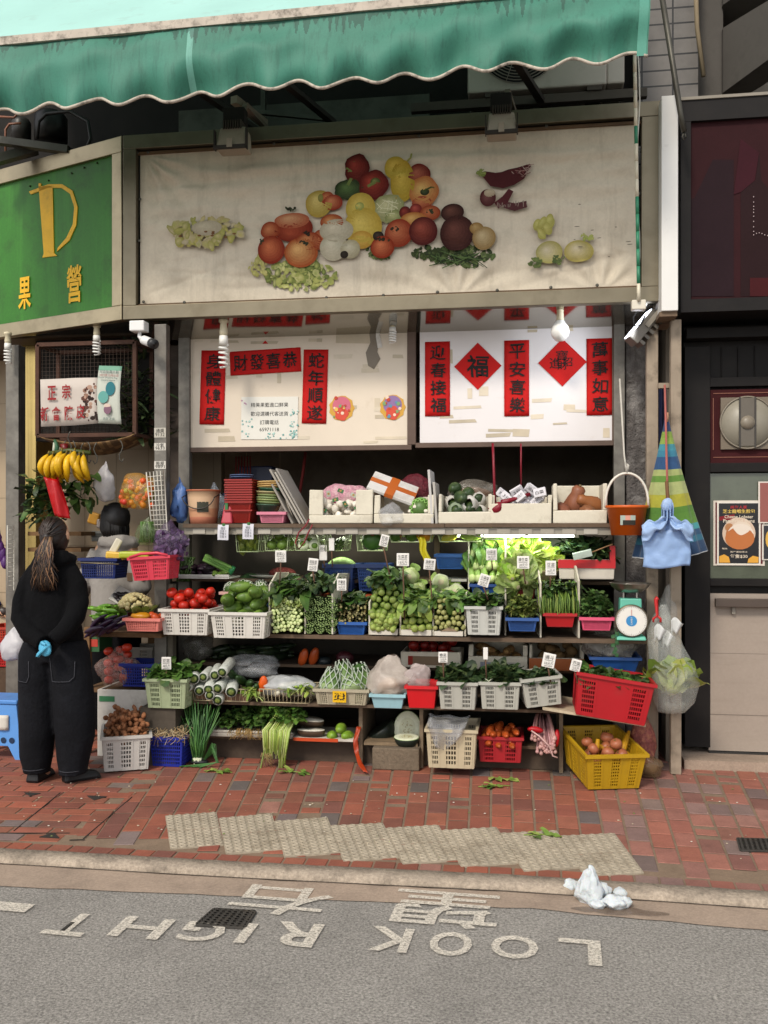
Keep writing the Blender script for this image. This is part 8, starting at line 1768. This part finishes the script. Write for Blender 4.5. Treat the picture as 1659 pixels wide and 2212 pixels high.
b.tube([(-.085,-.215,.875),(-.062,-.25,.88),(-.04,-.255,.868)],[.012,.011,.008],7);b.tube([(-.05,-.22,.82),(-.04,-.24,.81),(-.05,-.24,.805)],[.013,.011,.008],7)
remesh(b.build('glove',mat('glove_blue',col='#4fa3c4',rough=.4,n=(20,.1),bump=(60,.6,.006)),t),.0048,1)
b=MB('#1c1310');b.ball((-.005,.0,1.515),.093,20,(.86,1.02,1.12),.05);b.ball((-.005,-.03,1.49),.075,14,(.95,.8,1));b.ball((.0,-.095,1.495),.027,10,(1,1,.9));b.ball((-.003,.012,1.485),.088,16,(.93,1.0,1.12))
for k in range(420):
 a=U(0,6.28);rr=U(.0,1)**.5*.024;x0=math.cos(a)*rr;L=U(.18,.33);sw=U(-.035,.035);ph=U(0,6);b.paint(vary(rng.choice(['#1f1510','#2e2018','#3d2a1e','#5a4030','#7d5e42']if k%3 else['#1a120e','#241812']),.2));n_=7
 b.tube([(x0+.02+(sw+x0*1.2)*i/n_+.02*math.sin(i*1.2+ph)*i/n_-.012*i/n_,-.115-.045*math.sin(PI*min(1,i/n_*.8))+rr*.4*math.sin(a),1.495-L*i/n_)for i in range(n_+1)],[.0036]*5+[.003,.0024,.001],4)
for k in range(90):
 a=U(-2.9,-.2)if k%2 else U(-1.9,-1.2);e=U(.0,1.2);q=V((math.cos(a)*math.cos(e)*.08-.005,math.sin(a)*math.cos(e)*.095,1.515+.112*math.sin(e)));b.paint(vary('#2a1c14',.35));m_=(q+V((0,-.1,1.5)))/2;m_=V((-.005,0,1.515))+(m_-V((-.005,0,1.515))).normalized()*.108;b.tube([q,m_,(0,-.105,1.5)],.0035,4)
b.build('hair',hairm,t)
p=on(252,6.4,-.02);t=thing('person','dark haired woman in a grey hoodie behind the counter, turned away to the left','person',p)
body(t,dict(shl=(-.15,.03,1.4),shr=(.15,-.03,1.4),ell=(-.26,.02,1.15),elr=(.2,-.05,1.12),wrl=(-.33,.1,1.0),wrr=(.05,.12,1.02),hipl=(-.08,0,.92),hipr=(.08,0,.92),knl=(-.09,0,.5),knr=(.09,0,.5),anl=(-.09,0,.08),anr=(.09,0,.08),waist=(0,0,1.06),chest=(0,0,1.28),neck=(-.02,0,1.49),head=(-.045,.01,1.62),face=(-1,.6,-.1)))
b=MB();loft(b,[(0,0,.85,.18,.13),(0,0,1.0,.19,.14),(0,0,1.2,.19,.135),(0,0,1.33,.195,.12),(0,0,1.41,.15,.1),(-.01,0,1.47,.08,.08)]);b.tube([(-.14,.02,1.39),(-.26,.02,1.17),(-.33,.09,1.01)],[.075,.068,.045],12);b.tube([(.15,-.02,1.39),(.22,-.05,1.14),(.08,.1,1.02)],[.075,.068,.045],12);b.ball((.04,-.03,1.46),.1,14,(1.5,1.1,.62));b.tube([(-.13,.05,1.45),(-.06,-.09,1.47),(.09,-.1,1.48),(.15,.0,1.46)],.045,8)
remesh(b.build('hoodie',mat('grey_cotton',col='#8c8781',rough=.95,n=(5,.1),bump=(10,.4,.03)),t),.012)
b=MB();loft(b,[(-.09,0,.1,.075,.085),(-.09,0,.5,.09,.1),(-.08,0,.9,.1,.12)]);loft(b,[(.09,0,.1,.075,.085),(.09,0,.5,.09,.1),(.08,0,.9,.1,.12)]);remesh(b.build('trousers',blackc,t),.014)
b=MB('#100d0c');b.ball((.0,-.02,1.64),.112,20,(.95,.95,1.04),.05)
for k in range(190):
 a=U(-2.1,1.3);r_=.1;q=V((-.02+math.cos(a)*r_,-.01+math.sin(a)*r_,1.66));b.paint(vary('#120f0e',.3));b.tube([(q.x*.8,q.y*.8,1.73),q,(q.x*1.1,q.y*1.1,1.56),(q.x*1.0+.01,q.y*1.0,1.5+U(-.02,.03))],[.007,.008,.007,.003],4)
b.build('hair',hairm,t)
p=on(-42,7.4,0);t=thing('person','worker in a bright blue jacket bending in from the left edge, gloved hands reaching right','person',p)
body(t,dict(shl=(.05,.1,1.15),shr=(.05,-.12,1.12),ell=(.16,.12,.95),elr=(.17,-.13,.92),wrl=(.25,.1,1.0),wrr=(.24,-.12,.86),hipl=(-.2,.1,.85),hipr=(-.2,-.1,.85),knl=(-.1,.1,.45),knr=(-.1,-.1,.45),anl=(-.18,.1,.08),anr=(-.18,-.1,.08),waist=(-.14,0,.98),chest=(-.0,0,1.12),neck=(.08,0,1.22),head=(.14,-.01,1.33),face=(1,-.3,-.5)))
b=MB();b.tube([(-.2,0,.85),(-.14,0,.98),(0,0,1.12),(.06,0,1.2)],[.17,.165,.17,.09],16);b.tube([(.04,.12,1.14),(.16,.13,.97),(.24,.1,.99)],[.08,.07,.05],12);b.tube([(.04,-.13,1.12),(.16,-.14,.94),(.23,-.12,.87)],[.08,.07,.05],12);remesh(b.build('jacket',mat('blue_jacket',col='#16328c',rough=.8,n=(6,.15),bump=(9,.4,.03)),t),.013)
b=MB();loft(b,[(-.17,.1,.1,.075,.085),(-.11,.1,.5,.09,.1),(-.2,.1,.9,.1,.12)]);loft(b,[(-.17,-.1,.1,.075,.085),(-.11,-.1,.5,.09,.1),(-.2,-.1,.9,.1,.12)]);remesh(b.build('trousers',blackc,t),.014)
b=MB('#15100e');b.ball((.12,0,1.36),.105,16,(.9,.85,.95),.05);b.build('hair',hairm,t)
b=MB('#2f6fa0');b.ball((.29,.1,1.0),.045,10,(1.3,.7,.8));b.paint('#3a3230').ball((.27,-.12,.84),.045,10,(1.3,.7,.9));b.build('glove',plast,t)
